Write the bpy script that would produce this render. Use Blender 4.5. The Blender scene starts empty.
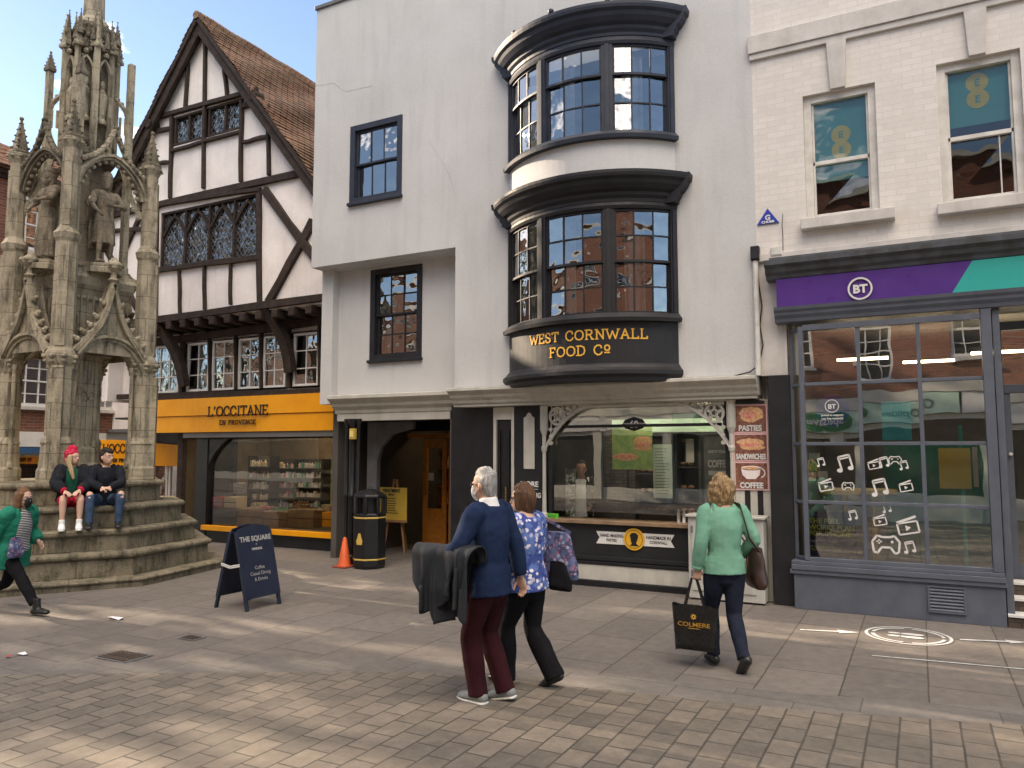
import bpy, math, random
from mathutils import Vector, Matrix, noise
R=math.radians
pi=math.pi
scene=bpy.context.scene
col=scene.collection
# ------------------------------------------------------------------ camera maths (pixel -> point on a real plane)
FPX=770.0; YAW=R(27.8); PIT=math.atan(66/FPX); EYE=1.9
_f=Vector((-math.sin(YAW)*math.cos(PIT),math.cos(YAW)*math.cos(PIT),math.sin(PIT)))
_r=Vector((math.cos(YAW),math.sin(YAW),0)); _u=_r.cross(_f)
def ray(px,py): return _f+_r*((px-512)/FPX)+_u*((384-py)/FPX)
def P(px,py,D):
    d=ray(px,py); t=D/d.y; return d.x*t, EYE+d.z*t
def G(px,py,z=0.0):
    d=ray(px,py); t=(z-EYE)/d.z; return d.x*t, d.y*t
cam=bpy.data.cameras.new('camera'); camo=bpy.data.objects.new('camera',cam); col.objects.link(camo)
camo.matrix_world=Matrix.Translation((0,0,EYE))@Matrix((_r,_u,-_f)).transposed().to_4x4()
cam.lens=FPX/1024*36; cam.sensor_width=36; cam.clip_end=2000; scene.camera=camo
# ------------------------------------------------------------------ materials
MATS={}
def newmat(name):
    m=bpy.data.materials.new(name); m.use_nodes=True; MATS[name]=m
    nt=m.node_tree; nt.nodes.clear()
    o=nt.nodes.new('ShaderNodeOutputMaterial'); return m,nt,o
def N(nt,t,**k):
    n=nt.nodes.new(t)
    for a,b in k.items():
        if a in n.inputs: n.inputs[a].default_value=b
        else: setattr(n,a,b)
    return n
def L(nt,a,b): nt.links.new(a,b)
def c4(c): return (c[0],c[1],c[2],1)
def ramp(nt,src,p0,p1,c0=(0,0,0),c1=(1,1,1)):
    r=nt.nodes.new('ShaderNodeValToRGB'); e=r.color_ramp.elements
    e[0].position=p0; e[1].position=p1; e[0].color=c4(c0); e[1].color=c4(c1)
    L(nt,src,r.inputs[0]); return r.outputs[0]
def mixc(nt,fac,a,b,mode='MIX'):
    m=nt.nodes.new('ShaderNodeMix'); m.data_type='RGBA'; m.blend_type=mode
    for s,v in ((0,fac),(6,a),(7,b)):
        if hasattr(v,'links') : L(nt,v,m.inputs[s])
        elif isinstance(v,(int,float)): m.inputs[s].default_value=v
        else: m.inputs[s].default_value=c4(v)
    return m.outputs[2]
def coords(nt,swz=None,scale=(1,1,1),world=False):
    if world: src=nt.nodes.new('ShaderNodeNewGeometry').outputs['Position']
    else: src=nt.nodes.new('ShaderNodeTexCoord').outputs['Object']
    if swz:
        s=nt.nodes.new('ShaderNodeSeparateXYZ'); L(nt,src,s.inputs[0])
        c=nt.nodes.new('ShaderNodeCombineXYZ')
        for i,ch in enumerate(swz): L(nt,s.outputs['xyz'.index(ch)],c.inputs[i])
        src=c.outputs[0]
    m=nt.nodes.new('ShaderNodeMapping'); m.inputs['Scale'].default_value=scale; L(nt,src,m.inputs[0]); return m.outputs[0]
def noi(nt,vec,scale,detail=4,rough=.55):
    n=N(nt,'ShaderNodeTexNoise',Scale=scale,Detail=detail,Roughness=rough); L(nt,vec,n.inputs['Vector']); return n.outputs['Fac']
def bump(nt,h,st,dist=.01,prev=None):
    b=N(nt,'ShaderNodeBump',Strength=st,Distance=dist); L(nt,h,b.inputs['Height'])
    if prev is not None: L(nt,prev,b.inputs['Normal'])
    return b.outputs[0]
def pbsdf(nt,o,rough=.8,spec=.4,metal=0):
    p=N(nt,'ShaderNodeBsdfPrincipled',Roughness=rough,Metallic=metal); p.inputs['Specular IOR Level'].default_value=spec
    L(nt,p.outputs[0],o.inputs[0]); return p
def mat(name,c1,c2=None,sc=3,rough=.8,bs=60,bst=.0,spec=.4,metal=0,streak=0,lo=.35,hi=.65,grain=.0,sheen=0):
    """general painted / stone / cloth surface: two tones mixed by noise, fine bump, optional vertical weather streaks"""
    if name in MATS: return MATS[name]
    m,nt,o=newmat(name); p=pbsdf(nt,o,rough,spec,metal)
    v=coords(nt,world=True)
    if c2 is None: c2=tuple(x*.86 for x in c1)
    c=mixc(nt,ramp(nt,noi(nt,v,sc,5),lo,hi),c1,c2)
    if streak:
        s=noi(nt,coords(nt,world=True,scale=(1,1,.12)),6,4)
        c=mixc(nt,ramp(nt,s,.52,.75,(0,0,0),(streak,)*3),c,tuple(x*.45 for x in c1))
    if grain:
        c=mixc(nt,grain,c,ramp(nt,noi(nt,v,bs*1.6,3),.3,.7,(.35,.35,.35),(1.3,1.3,1.3)),'MULTIPLY')
    L(nt,c,p.inputs['Base Color'])
    L(nt,ramp(nt,noi(nt,v,sc*2.3,3),.2,.8,(max(0,rough-.12),)*3,(min(1,rough+.1),)*3),p.inputs['Roughness'])
    if bst: L(nt,bump(nt,noi(nt,v,bs,4),bst),p.inputs['Normal'])
    if sheen: p.inputs['Sheen Weight'].default_value=sheen
    return m
def brickmat(name,c1,c2,mortar,swz,bw=.225,bh=.075,ms=.008,rough=.85,dirt=(.1,.09,.07),dirta=.5,bst=.5,off=.5,bias=0,dsc=1.2,world=True,patch=None,nz=.5):
    m,nt,o=newmat(name); p=pbsdf(nt,o,rough,.3)
    v=coords(nt,swz,world=world)
    b=nt.nodes.new('ShaderNodeTexBrick'); b.offset=off
    w=N(nt,'ShaderNodeTexNoise',Scale=1.7); L(nt,v,w.inputs['Vector'])
    vm=nt.nodes.new('ShaderNodeVectorMath'); vm.operation='MULTIPLY_ADD'; L(nt,w.outputs['Color'],vm.inputs[0]); vm.inputs[1].default_value=(.02,.02,0); L(nt,v,vm.inputs[2])
    L(nt,vm.outputs[0],b.inputs['Vector'])
    for k,x in (('Scale',1),('Brick Width',bw),('Row Height',bh),('Mortar Size',ms),('Mortar Smooth',.3),('Bias',bias)): b.inputs[k].default_value=x
    b.inputs['Color1'].default_value=c4(c1); b.inputs['Color2'].default_value=c4(c2); b.inputs['Mortar'].default_value=c4(mortar)
    c=b.outputs['Color']
    n1=noi(nt,v,dsc,6,.6)
    c=mixc(nt,ramp(nt,n1,.4,.75,(0,0,0),(dirta,)*3),c,dirt)
    c=mixc(nt,nz,c,ramp(nt,noi(nt,v,9,5,.7),.25,.75,(.55,.55,.55),(1.35,1.35,1.35)),'MULTIPLY')
    if patch: c=mixc(nt,ramp(nt,noi(nt,v,.45,3),.5,.62,(0,0,0),(patch[1],)*3),c,patch[0])
    L(nt,c,p.inputs['Base Color'])
    bb=bump(nt,b.outputs['Fac'],-bst,.012)
    bb=bump(nt,noi(nt,v,45,5,.7),.35,.006,bb); L(nt,bb,p.inputs['Normal'])
    return m
def glassmat(name,refl=.3,tint=(.82,.86,.84),wav=.02,wsc=3.0,rough=0.0):
    if name in MATS: return MATS[name]
    m,nt,o=newmat(name)
    tr=N(nt,'ShaderNodeBsdfTransparent'); tr.inputs[0].default_value=c4(tint)
    g=N(nt,'ShaderNodeBsdfGlossy',Roughness=rough); g.inputs[0].default_value=(.95,.97,1,1)
    fr=N(nt,'ShaderNodeFresnel',IOR=1.5)
    b=bump(nt,noi(nt,coords(nt,world=True),wsc,2),1.0,wav); L(nt,b,g.inputs['Normal'])
    ma=N(nt,'ShaderNodeMath',operation='MULTIPLY_ADD',use_clamp=True); L(nt,fr.outputs[0],ma.inputs[0]); ma.inputs[1].default_value=1.0; ma.inputs[2].default_value=refl
    mx=nt.nodes.new('ShaderNodeMixShader'); L(nt,ma.outputs[0],mx.inputs[0]); L(nt,tr.outputs[0],mx.inputs[1]); L(nt,g.outputs[0],mx.inputs[2]); L(nt,mx.outputs[0],o.inputs[0])
    return m
def emis(name,c,s):
    if name in MATS: return MATS[name]
    m,nt,o=newmat(name); e=N(nt,'ShaderNodeEmission',Strength=s); e.inputs[0].default_value=c4(c); L(nt,e.outputs[0],o.inputs[0]); return m
# ------------------------------------------------------------------ mesh builder
ORG={}      # world origin of every built object
def tag(o,label=None,cat=None,group=None,kind=None):
    for k,v in (('label',label),('category',cat),('group',group),('kind',kind)):
        if v: o[k]=v
    return o
def thing(name,label,cat,loc,group=None,kind=None):
    o=bpy.data.objects.new(name,None); o.empty_display_size=.1; col.objects.link(o); o.location=loc; ORG[o.name]=Vector(loc)
    return tag(o,label,cat,group,kind)
class MB:
    def __init__(s): s.v=[]; s.f=[]; s.mi=[]; s.m=0
    def add(s,vs,fs):
        k=len(s.v); s.v+= [Vector(x) for x in vs]; s.f+=[tuple(i+k for i in f) for f in fs]; s.mi+=[s.m]*len(fs); return s
    def box(s,x0,x1,y0,y1,z0,z1):
        x0,x1=sorted((x0,x1)); y0,y1=sorted((y0,y1)); z0,z1=sorted((z0,z1))
        return s.add([(x,y,z) for x in (x0,x1) for y in (y0,y1) for z in (z0,z1)],[(0,1,3,2),(4,6,7,5),(0,4,5,1),(2,3,7,6),(0,2,6,4),(1,5,7,3)])
    def quad(s,a,b,c,d): return s.add([a,b,c,d],[(0,1,2,3)])
    def prism(s,poly,axis,a,b):
        """poly: 2-D points; axis 'y': (x,z) extruded a..b in y;  'z': (x,y);  'x': (y,z)"""
        def mk(p,t): return {'y':(p[0],t,p[1]),'z':(p[0],p[1],t),'x':(t,p[0],p[1])}[axis]
        n=len(poly); vs=[mk(p,a) for p in poly]+[mk(p,b) for p in poly]
        fs=[(i,(i+1)%n,n+(i+1)%n,n+i) for i in range(n)]+[tuple(range(n-1,-1,-1)),tuple(range(n,2*n))]
        return s.add(vs,fs)
    def bar(s,a,b,w,d=None,up=(0,0,1)):
        """rectangular bar from a to b; w across, d along 'up'-ish direction"""
        a=Vector(a); b=Vector(b); t=(b-a).normalized(); d=d or w
        up=Vector(up); 
        if abs(t.dot(up))>.98: up=Vector((0,1,0))
        x=t.cross(up).normalized(); y=x.cross(t)
        vs=[p+x*i*w/2+y*j*d/2 for p in (a,b) for i,j in ((-1,-1),(1,-1),(1,1),(-1,1))]
        return s.add(vs,[(3,2,1,0),(4,5,6,7),(0,1,5,4),(1,2,6,5),(2,3,7,6),(3,0,4,7)])
    def tube(s,pts,r,n=8,cap=True):
        pts=[Vector(p) for p in pts]; rr=r if isinstance(r,(list,tuple)) else [r]*len(pts)
        k=len(s.v); vs=[]; ref=None
        for i,p in enumerate(pts):
            t=(pts[min(i+1,len(pts)-1)]-pts[max(i-1,0)]).normalized()
            if ref is None: ref=t.orthogonal().normalized()
            x=(ref-t*ref.dot(t)).normalized(); ref=x; y=t.cross(x)
            vs+=[p+(x*math.cos(a)+y*math.sin(a))*rr[i] for a in [2*pi*j/n for j in range(n)]]
        fs=[(i*n+j,i*n+(j+1)%n,(i+1)*n+(j+1)%n,(i+1)*n+j) for i in range(len(pts)-1) for j in range(n)]
        if cap: fs+=[tuple(range(n-1,-1,-1)),tuple((len(pts)-1)*n+j for j in range(n))]
        return s.add(vs,fs)
    def lathe(s,c,prof,n=16,a0=0,sx=1,sy=1):
        """prof: list of (radius,z) about centre c"""
        vs=[(c[0]+r*sx*math.cos(a0+2*pi*j/n),c[1]+r*sy*math.sin(a0+2*pi*j/n),c[2]+z) for r,z in prof for j in range(n)]
        m=len(prof)
        fs=[(i*n+j,i*n+(j+1)%n,(i+1)*n+(j+1)%n,(i+1)*n+j) for i in range(m-1) for j in range(n)]
        fs+=[tuple(range(n-1,-1,-1)),tuple((m-1)*n+j for j in range(n))]
        return s.add(vs,fs)
    def ball(s,c,r,n=10,m=7,sx=1,sy=1,sz=1):
        return s.lathe(c,[(r*max(.02,math.sin(pi*i/m)),-r*sz*math.cos(pi*i/m)) for i in range(m+1)],n,sx=sx,sy=sy)
    def arcbox(s,C,th0,th1,r0,r1,z0,z1,n=6):
        """curved bar about vertical axis at C; angle 0 looks to -y, positive to +x"""
        vs=[]
        for i in range(n+1):
            t=th0+(th1-th0)*i/n; sn,cs=math.sin(t),math.cos(t)
            for r,z in ((r0,z0),(r1,z0),(r1,z1),(r0,z1)): vs.append((C[0]+r*sn,C[1]-r*cs,z))
        fs=[(i*4+j,i*4+(j+1)%4,i*4+4+(j+1)%4,i*4+4+j) for i in range(n) for j in range(4)]+[(3,2,1,0),tuple(n*4+j for j in range(4))]
        return s.add(vs,fs)
    def sweep(s,prof,path):
        """prof: list of (out,z); path: list of (x,y,nx,ny) ; out is along (nx,ny)"""
        n=len(prof); vs=[(x+nx*o,y+ny*o,z) for x,y,nx,ny in path for o,z in prof]
        fs=[(i*n+j,(i+1)*n+j,(i+1)*n+(j+1)%n,i*n+(j+1)%n) for i in range(len(path)-1) for j in range(n)]
        fs+=[tuple(range(n)),tuple((len(path)-1)*n+j for j in range(n-1,-1,-1))]
        return s.add(vs,fs)
    def wall(s,x0,x1,z0,z1,y,holes,th=.3):
        """vertical wall facing -y with rectangular openings and their reveals"""
        xs=sorted({x0,x1}|{h[0] for h in holes}|{h[1] for h in holes}); zs=sorted({z0,z1}|{h[2] for h in holes}|{h[3] for h in holes})
        for i in range(len(xs)-1):
            for j in range(len(zs)-1):
                cx,cz=(xs[i]+xs[i+1])/2,(zs[j]+zs[j+1])/2
                if any(h[0]<cx<h[1] and h[2]<cz<h[3] for h in holes): continue
                if not(x0<cx<x1 and z0<cz<z1): continue
                a,b,c,d=xs[i],xs[i+1],zs[j],zs[j+1]
                s.add([(a,y,c),(b,y,c),(b,y,d),(a,y,d)],[(0,1,2,3)]); s.add([(a,y+th,c),(b,y+th,c),(b,y+th,d),(a,y+th,d)],[(3,2,1,0)])
        for a,b,c,d in list(holes):
            s.add([(a,y,c),(b,y,c),(b,y,d),(a,y,d),(a,y+th,c),(b,y+th,c),(b,y+th,d),(a,y+th,d)],[(0,4,5,1),(1,5,6,2),(2,6,7,3),(3,7,4,0)])
        a,b,c,d=x0,x1,z0,z1
        s.add([(a,y,c),(b,y,c),(b,y,d),(a,y,d),(a,y+th,c),(b,y+th,c),(b,y+th,d),(a,y+th,d)],[(0,1,5,4),(1,2,6,5),(2,3,7,6),(3,0,4,7)])
        return s
    def xf(s,M,k=0):
        for i in range(k,len(s.v)): s.v[i]=M@s.v[i]
        return s
    def build(s,name,m,parent=None,smooth=False,bev=0,origin=None,rot=None):
        me=bpy.data.meshes.new(name)
        if parent is not None and origin is None: origin=ORG[parent.name]
        if origin is None:
            xs=[v.x for v in s.v]; ys=[v.y for v in s.v]; zs=[v.z for v in s.v]
            origin=Vector(((min(xs)+max(xs))/2,(min(ys)+max(ys))/2,min(zs)))
        origin=Vector(origin)
        me.from_pydata([v-origin for v in s.v],[],s.f)
        for mm in (m if isinstance(m,(list,tuple)) else [m]): me.materials.append(mm)
        for p,i in zip(me.polygons,s.mi): p.material_index=i; p.use_smooth=bool(smooth)
        o=bpy.data.objects.new(name,me); col.objects.link(o)
        if parent is not None: o.parent=parent; o.location=origin-ORG[parent.name]
        else: o.location=origin
        ORG[o.name]=origin
        if bev:
            b=o.modifiers.new('bevel','BEVEL'); b.width=bev; b.segments=2; b.limit_method='ANGLE'; b.angle_limit=R(40)
        if smooth=='auto' :
            for p in me.polygons: p.use_smooth=True
            e=o.modifiers.new('edge','EDGE_SPLIT'); e.split_angle=R(40)
        return o
def fixn(o):
    import bmesh
    bm=bmesh.new(); bm.from_mesh(o.data); bmesh.ops.recalc_face_normals(bm,faces=bm.faces); bm.to_mesh(o.data); bm.free(); return o
TX={}
def text_geo(body,size,bold=0,ext=.004,align='CENTER',sp=1.0):
    key=(body,size,bold,ext,align,sp)
    if key in TX: return TX[key]
    cu=bpy.data.curves.new('t','FONT'); cu.body=body; cu.size=size; cu.extrude=ext; cu.align_x=align; cu.offset=bold; cu.space_character=sp; cu.resolution_u=3; cu.space_line=.95
    ob=bpy.data.objects.new('t',cu); col.objects.link(ob)
    dg=bpy.context.evaluated_depsgraph_get(); me=bpy.data.meshes.new_from_object(ob.evaluated_get(dg))
    r=([v.co.copy() for v in me.vertices],[tuple(p.vertices) for p in me.polygons])
    bpy.data.objects.remove(ob); bpy.data.curves.remove(cu); bpy.data.meshes.remove(me); TX[key]=r; return r
def text(mb,body,x,y,z,size,bold=0,align='CENTER',sx=1,M=None,sp=1.0,ext=.004,fn=None):
    """letters standing in the xz plane facing -y at (x,y,z)"""
    vs,fs=text_geo(body,size,bold,ext,align,sp)
    if fn: mb.add([fn(v.x*sx,v.y,v.z) for v in vs],fs)
    elif M is not None: mb.add([M@Vector((v.x*sx,-v.z,v.y)) for v in vs],fs)
    else: mb.add([(x+v.x*sx,y-v.z,z+v.y) for v in vs],fs)
    return mb
def dup(o,loc,rotz=0,label=None,group=None):
    def rec(a,p):
        c=a.copy(); col.objects.link(c)
        if p: c.parent=p
        for ch in a.children: rec(ch,c)
        return c
    c=rec(o,None); c.location=loc; c.rotation_euler=(0,0,o.rotation_euler.z+rotz); ORG[c.name]=Vector(loc)
    if label: c['label']=label
    if group: c['group']=group
    return c
# ------------------------------------------------------------------ palette
M_render=mat('pale_grey_render',(.565,.565,.56),(.505,.505,.50),sc=.8,rough=.85,bs=35,bst=.14,streak=.17,grain=.12)
M_navy=mat('dark_slate_paint',(.022,.028,.044),(.032,.038,.055),sc=4,rough=.5,bs=30,bst=.08,spec=.3)
M_char=mat('charcoal_paint',(.021,.021,.024),(.015,.015,.018),sc=4,rough=.5,bs=30,bst=.06,spec=.3)
M_black=mat('black_paint',(.009,.009,.011),(.015,.015,.017),sc=5,rough=.4)
M_stonepaint=mat('stone_colour_paint',(.54,.52,.46),(.44,.425,.375),sc=4,rough=.65,bs=40,bst=.08,streak=.35)
M_cream=mat('cream_paint',(.62,.60,.52),(.54,.52,.45),sc=3,rough=.5)
M_whitep=mat('white_paint',(.72,.71,.68),(.62,.61,.58),sc=4,rough=.5)
M_dirtyw=mat('weathered_white_paint',(.66,.64,.60),(.50,.48,.44),sc=5,rough=.6,streak=.35)
M_timber=mat('dark_stained_timber',(.050,.030,.022),(.022,.014,.011),sc=7,rough=.8,bs=50,bst=.7,grain=.5,streak=.4)
M_infill=mat('limewashed_infill',(.84,.79,.77),(.72,.67,.65),sc=1.6,rough=.9,bs=14,bst=.25,streak=.28,grain=.08)
M_orange=mat('orange_fascia_paint',(.88,.36,.008),(.80,.30,.006),sc=2,rough=.45,streak=.16,bs=20,bst=.06)
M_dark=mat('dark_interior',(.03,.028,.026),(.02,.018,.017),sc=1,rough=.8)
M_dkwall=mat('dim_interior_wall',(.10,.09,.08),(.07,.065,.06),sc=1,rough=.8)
M_wood=mat('varnished_oak',(.62,.24,.04),(.48,.17,.03),sc=9,rough=.4,bs=40,bst=.1)
M_lead=mat('lead_grey_metal',(.16,.165,.17),(.11,.11,.115),sc=6,rough=.5)
M_slate=mat('blue_grey_shop_paint',(.105,.120,.150),(.085,.098,.125),sc=5,rough=.5,bs=20,bst=.08,streak=.25)
M_stone=None
GL_up=glassmat('upper_window_glass',.24,wav=.012,wsc=2.2)
GL_shop=glassmat('shop_window_glass',.18,(.94,.97,.95),wav=.002,wsc=1.0)
GL_bt=glassmat('corner_shop_glass',.30,(.95,.97,.96),wav=.003,wsc=1.1)
GL_old=glassmat('leaded_glass',.22,(.6,.63,.6),wav=.05,wsc=9)
# ================================================================== SKY, SUN
w=bpy.data.worlds.new('World'); scene.world=w; w.use_nodes=True; nt=w.node_tree; nt.nodes.clear()
SUN_EL=R(23); SUN_AZ=R(180-1.6)          # azimuth of the direction TO the sun measured from +x: it comes along the street from the left
sdir=Vector((math.cos(SUN_EL)*math.cos(SUN_AZ),math.cos(SUN_EL)*math.sin(SUN_AZ),math.sin(SUN_EL)))
sky=N(nt,'ShaderNodeTexSky'); sky.sky_type='NISHITA'; sky.sun_disc=False; sky.sun_elevation=SUN_EL; sky.sun_rotation=math.atan2(sdir.x,sdir.y); sky.air_density=1.0; sky.dust_density=.15; sky.ozone_density=3.0; sky.altitude=200
tc=N(nt,'ShaderNodeTexCoord'); mp=N(nt,'ShaderNodeMapping'); mp.inputs['Scale'].default_value=(1,1,2.2); mp.inputs['Location'].default_value=(3.1,.4,.2); L(nt,tc.outputs['Generated'],mp.inputs[0])
cl=noi(nt,mp.outputs[0],3.2,8,.55)
# cloud cover: wisps ahead, unseen bank behind the camera added to light the facades
sp=N(nt,'ShaderNodeSeparateXYZ'); L(nt,tc.outputs['Generated'],sp.inputs[0])
dt=N(nt,'ShaderNodeVectorMath',operation='DOT_PRODUCT'); L(nt,tc.outputs['Generated'],dt.inputs[0]); dt.inputs[1].default_value=(.32,-.42,.85)
mr=N(nt,'ShaderNodeMapRange'); L(nt,dt.outputs['Value'],mr.inputs[0])
for k_,v_ in (('From Min',.79),('From Max',.95),('To Min',0.0),('To Max',.36)): mr.inputs[k_].default_value=v_
ad=N(nt,'ShaderNodeMath',operation='ADD'); L(nt,cl,ad.inputs[0]); L(nt,mr.outputs[0],ad.inputs[1])
m3=N(nt,'ShaderNodeMapRange'); L(nt,sp.outputs[0],m3.inputs[0])
for k_,v_ in (('From Min',.45),('From Max',.75),('To Min',0.0),('To Max',-.30)): m3.inputs[k_].default_value=v_
a2=N(nt,'ShaderNodeMath',operation='ADD'); L(nt,ad.outputs[0],a2.inputs[0]); L(nt,m3.outputs[0],a2.inputs[1])
cr=ramp(nt,a2.outputs[0],.595,.74,(0,0,0),(.92,.92,.92))
cc=mixc(nt,cr,sky.outputs[0],(25.0,24.5,23.8))
bg=N(nt,'ShaderNodeBackground',Strength=.115); L(nt,cc,bg.inputs[0]); wo=N(nt,'ShaderNodeOutputWorld'); L(nt,bg.outputs[0],wo.inputs[0])
sl=bpy.data.lights.new('sun','SUN'); sl.energy=4.4; sl.angle=R(.5); sl.color=(1,.9,.76); so=bpy.data.objects.new('sun',sl); col.objects.link(so)
so.rotation_euler=(-sdir).to_track_quat('-Z','Y').to_euler(); so.location=sdir*60
scene.view_settings.view_transform='Standard'; scene.view_settings.look='None'; scene.view_settings.gamma=1; scene.view_settings.use_curve_mapping=False
scene.view_settings.exposure=1.27
try:
    scene.view_settings.use_white_balance=True; scene.view_settings.white_balance_temperature=7800; scene.view_settings.white_balance_tint=14
except Exception as e: print(e)
# ================================================================== GROUND
def slabmat(name,c1,c2,mortar,bw,bh,ms,swz,sc_n,off=.5,patch=None,dirta=.45,bst=.35,rough=.75):
    return brickmat(name,c1,c2,mortar,swz,bw,bh,ms,rough=rough,dirt=tuple(x*.55 for x in c1),dirta=dirta,bst=bst,off=off,dsc=sc_n,patch=patch)
M_slab=slabmat('sandstone_paving',(.195,.170,.150),(.148,.131,.117),(.070,.062,.054),.95,.62,.008,'yxz',.7,.37,dirta=.4)
M_sett=slabmat('worn_stone_setts',(.215,.182,.147),(.14,.122,.103),(.075,.067,.056),.26,.185,.009,'yxz',2.2,.43,dirta=.35,bst=.9)
M_band=slabmat('pale_border_slabs',(.185,.168,.152),(.152,.138,.126),(.09,.085,.07),.9,.45,.006,'xyz',.9)
g=MB().add([(-400,-400,0),(400,-400,0),(400,400,0),(-400,400,0)],[(0,1,2,3)]).build('ground',M_slab,origin=(0,0,0)); tag(g,kind='structure')
# setts: the roadway in the foreground, its edge runs almost parallel to the shops
bd=[(-26,-3.0),(-12,1.6),(-6.97,3.91),(-5.2,4.9),(-3.86,5.62),(-2.3,5.9),(-.85,6.12),(.57,6.5),(3,7.1),(9,8.6),(26,12)]
rb=MB()
n=len(bd); rb.add([(x,y,.008) for x,y in bd]+[(x,min(y-3,-3.4),.008) for x,y in bd],[(n+i,n+i+1,i+1,i) for i in range(n-1)])
tag(rb.build('road',M_sett,origin=(0,0,0)),kind='structure')
bb=MB(); bb.add([(x,y,.004) for x,y in bd]+[(x-.03,y+.42,.004) for x,y in bd],[(i,i+1,n+i+1,n+i) for i in range(n-1)])
tag(bb.build('pavement_edge',M_band,origin=(0,0,0)),kind='structure')
# ---- painted marks and small ground things
M_paintw=mat('worn_white_road_paint',(.62,.62,.60),(.34,.33,.31),sc=9,rough=.7,lo=.45,hi=.75)
def flat(mb,pts,z): mb.add([(x,y,z) for x,y in pts],[tuple(range(len(pts)))])
def gp(l,z=0): return [G(a,b,z) for a,b in l]
a=MB()
def arrow(mb,p0,p1,w=.045):
    p0=Vector(p0); p1=Vector(p1); t=(p1-p0).normalized(); n_=Vector((-t.y,t.x)); m=p1-t*.2
    for q in ([p0-n_*w/2,m-n_*w/2,m+n_*w/2,p0+n_*w/2],[m-n_*.075,p1,m+n_*.075]):
        flat(mb,[(v.x,v.y) for v in q],.006)
arrow(a,G(800,630),G(859,633)); 
o=a.build('floor_arrow',M_paintw); tag(o,'white painted arrow on the paving, left of the round floor marking','arrow marking','painted floor arrows')
a=MB(); arrow(a,G(960,640),G(1030,643)); o=a.build('floor_arrow',M_paintw); tag(o,'white painted arrow on the paving, right of the round floor marking by the blue-grey shop','arrow marking','painted floor arrows')
a=MB(); cx,cy=G(908,636)
def ring(mb,cx,cy,r0,r1,z,a0=0,a1=2*pi,n=40):
    vs=[]; 
    for i in range(n+1):
        t=a0+(a1-a0)*i/n; vs+=[(cx+r0*math.cos(t),cy+r0*math.sin(t),z),(cx+r1*math.cos(t),cy+r1*math.sin(t),z)]
    mb.add(vs,[(2*i,2*i+1,2*i+3,2*i+2) for i in range(n)])
for k in range(4): ring(a,cx,cy,.31,.345,.006,k*pi/2+.12,(k+1)*pi/2-.12,12)
ring(a,cx,cy,.375,.405,.006)
for k in range(2):
    yy=cy-.07+.14*k
    flat(a,[(cx-.13+math.cos(t)*.06,yy+math.sin(t)*.035) for t in [i*pi/5 for i in range(10)]],.006)
    flat(a,[(cx+.04+math.cos(t)*.11,yy+math.sin(t)*.045) for t in [i*pi/6 for i in range(12)]],.006)
o=a.build('floor_sticker',M_paintw); tag(o,'round white floor marking with two footprints on the paving outside the blue-grey shop','floor marking')
a=MB(); p0=G(872,656); p1=G(1040,671); t=(Vector(p1)-Vector(p0)).normalized(); n_=Vector((-t.y,t.x))*.012
flat(a,[(p0[0]-n_.x,p0[1]-n_.y),(p1[0]-n_.x,p1[1]-n_.y),(p1[0]+n_.x,p1[1]+n_.y),(p0[0]+n_.x,p0[1]+n_.y)],.006)
tag(a.build('painted_line',M_paintw),'thin white line painted on the paving, lower right','painted line')
M_iron=mat('rusty_iron_cover',(.085,.055,.035),(.05,.04,.03),sc=25,rough=.7,bs=120,bst=.6)
def cover(cx,cy,w,d,lab):
    t=thing('drain_cover',lab,'drain cover',(cx,cy,.004),'iron covers in the paving')
    MB().box(cx-w/2,cx+w/2,cy-d/2,cy+d/2,.004,.010).build('rim',M_lead,t)
    m=MB(); k=7
    for i in range(k):
        for j in range(3):
            x0=cx-w/2+.02+(w-.04)*i/k; y0=cy-d/2+.02+(d-.04)*j/3
            m.box(x0,x0+(w-.04)/k*.75,y0,y0+(d-.04)/3*.8,.010,.016)
    m.build('plate',M_iron,t)
cover(*G(124,657),.42,.30,'rusty rectangular drain cover in the paving in front of the stone steps')
cover(*G(192,638.5),.22,.16,'small dark drain cover further back beside the larger rusty one')
M_litter=mat('white_paper',(.8,.79,.8),(.7,.7,.74),sc=20,rough=.7)
def litter(px,py,s,lab,m=M_litter,seed=1,nm='paper_scrap'):
    rr=random.Random(seed); x,y=G(px,py); mb=MB(); n=7
    vs=[(x,y,.02)]+[(x+s*(1+.5*rr.random())*math.cos(2*pi*i/n),y+.45*s*(1+.5*rr.random())*math.sin(2*pi*i/n),.006+.02*rr.random()) for i in range(n)]
    mb.add(vs,[(0,i+1,(i+1)%n+1) for i in range(n)]); tag(mb.build(nm,m),lab,'litter','litter on the paving')
litter(116,619,.1,'crumpled white paper on the paving to the left of the folding board')
litter(22,655,.06,'white and red wrapper lying on the paving, bottom left',seed=4)
litter(8,658,.03,'tiny red scrap beside the white wrapper, bottom left',mat('red_paper',(.5,.03,.03)),5)
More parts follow.
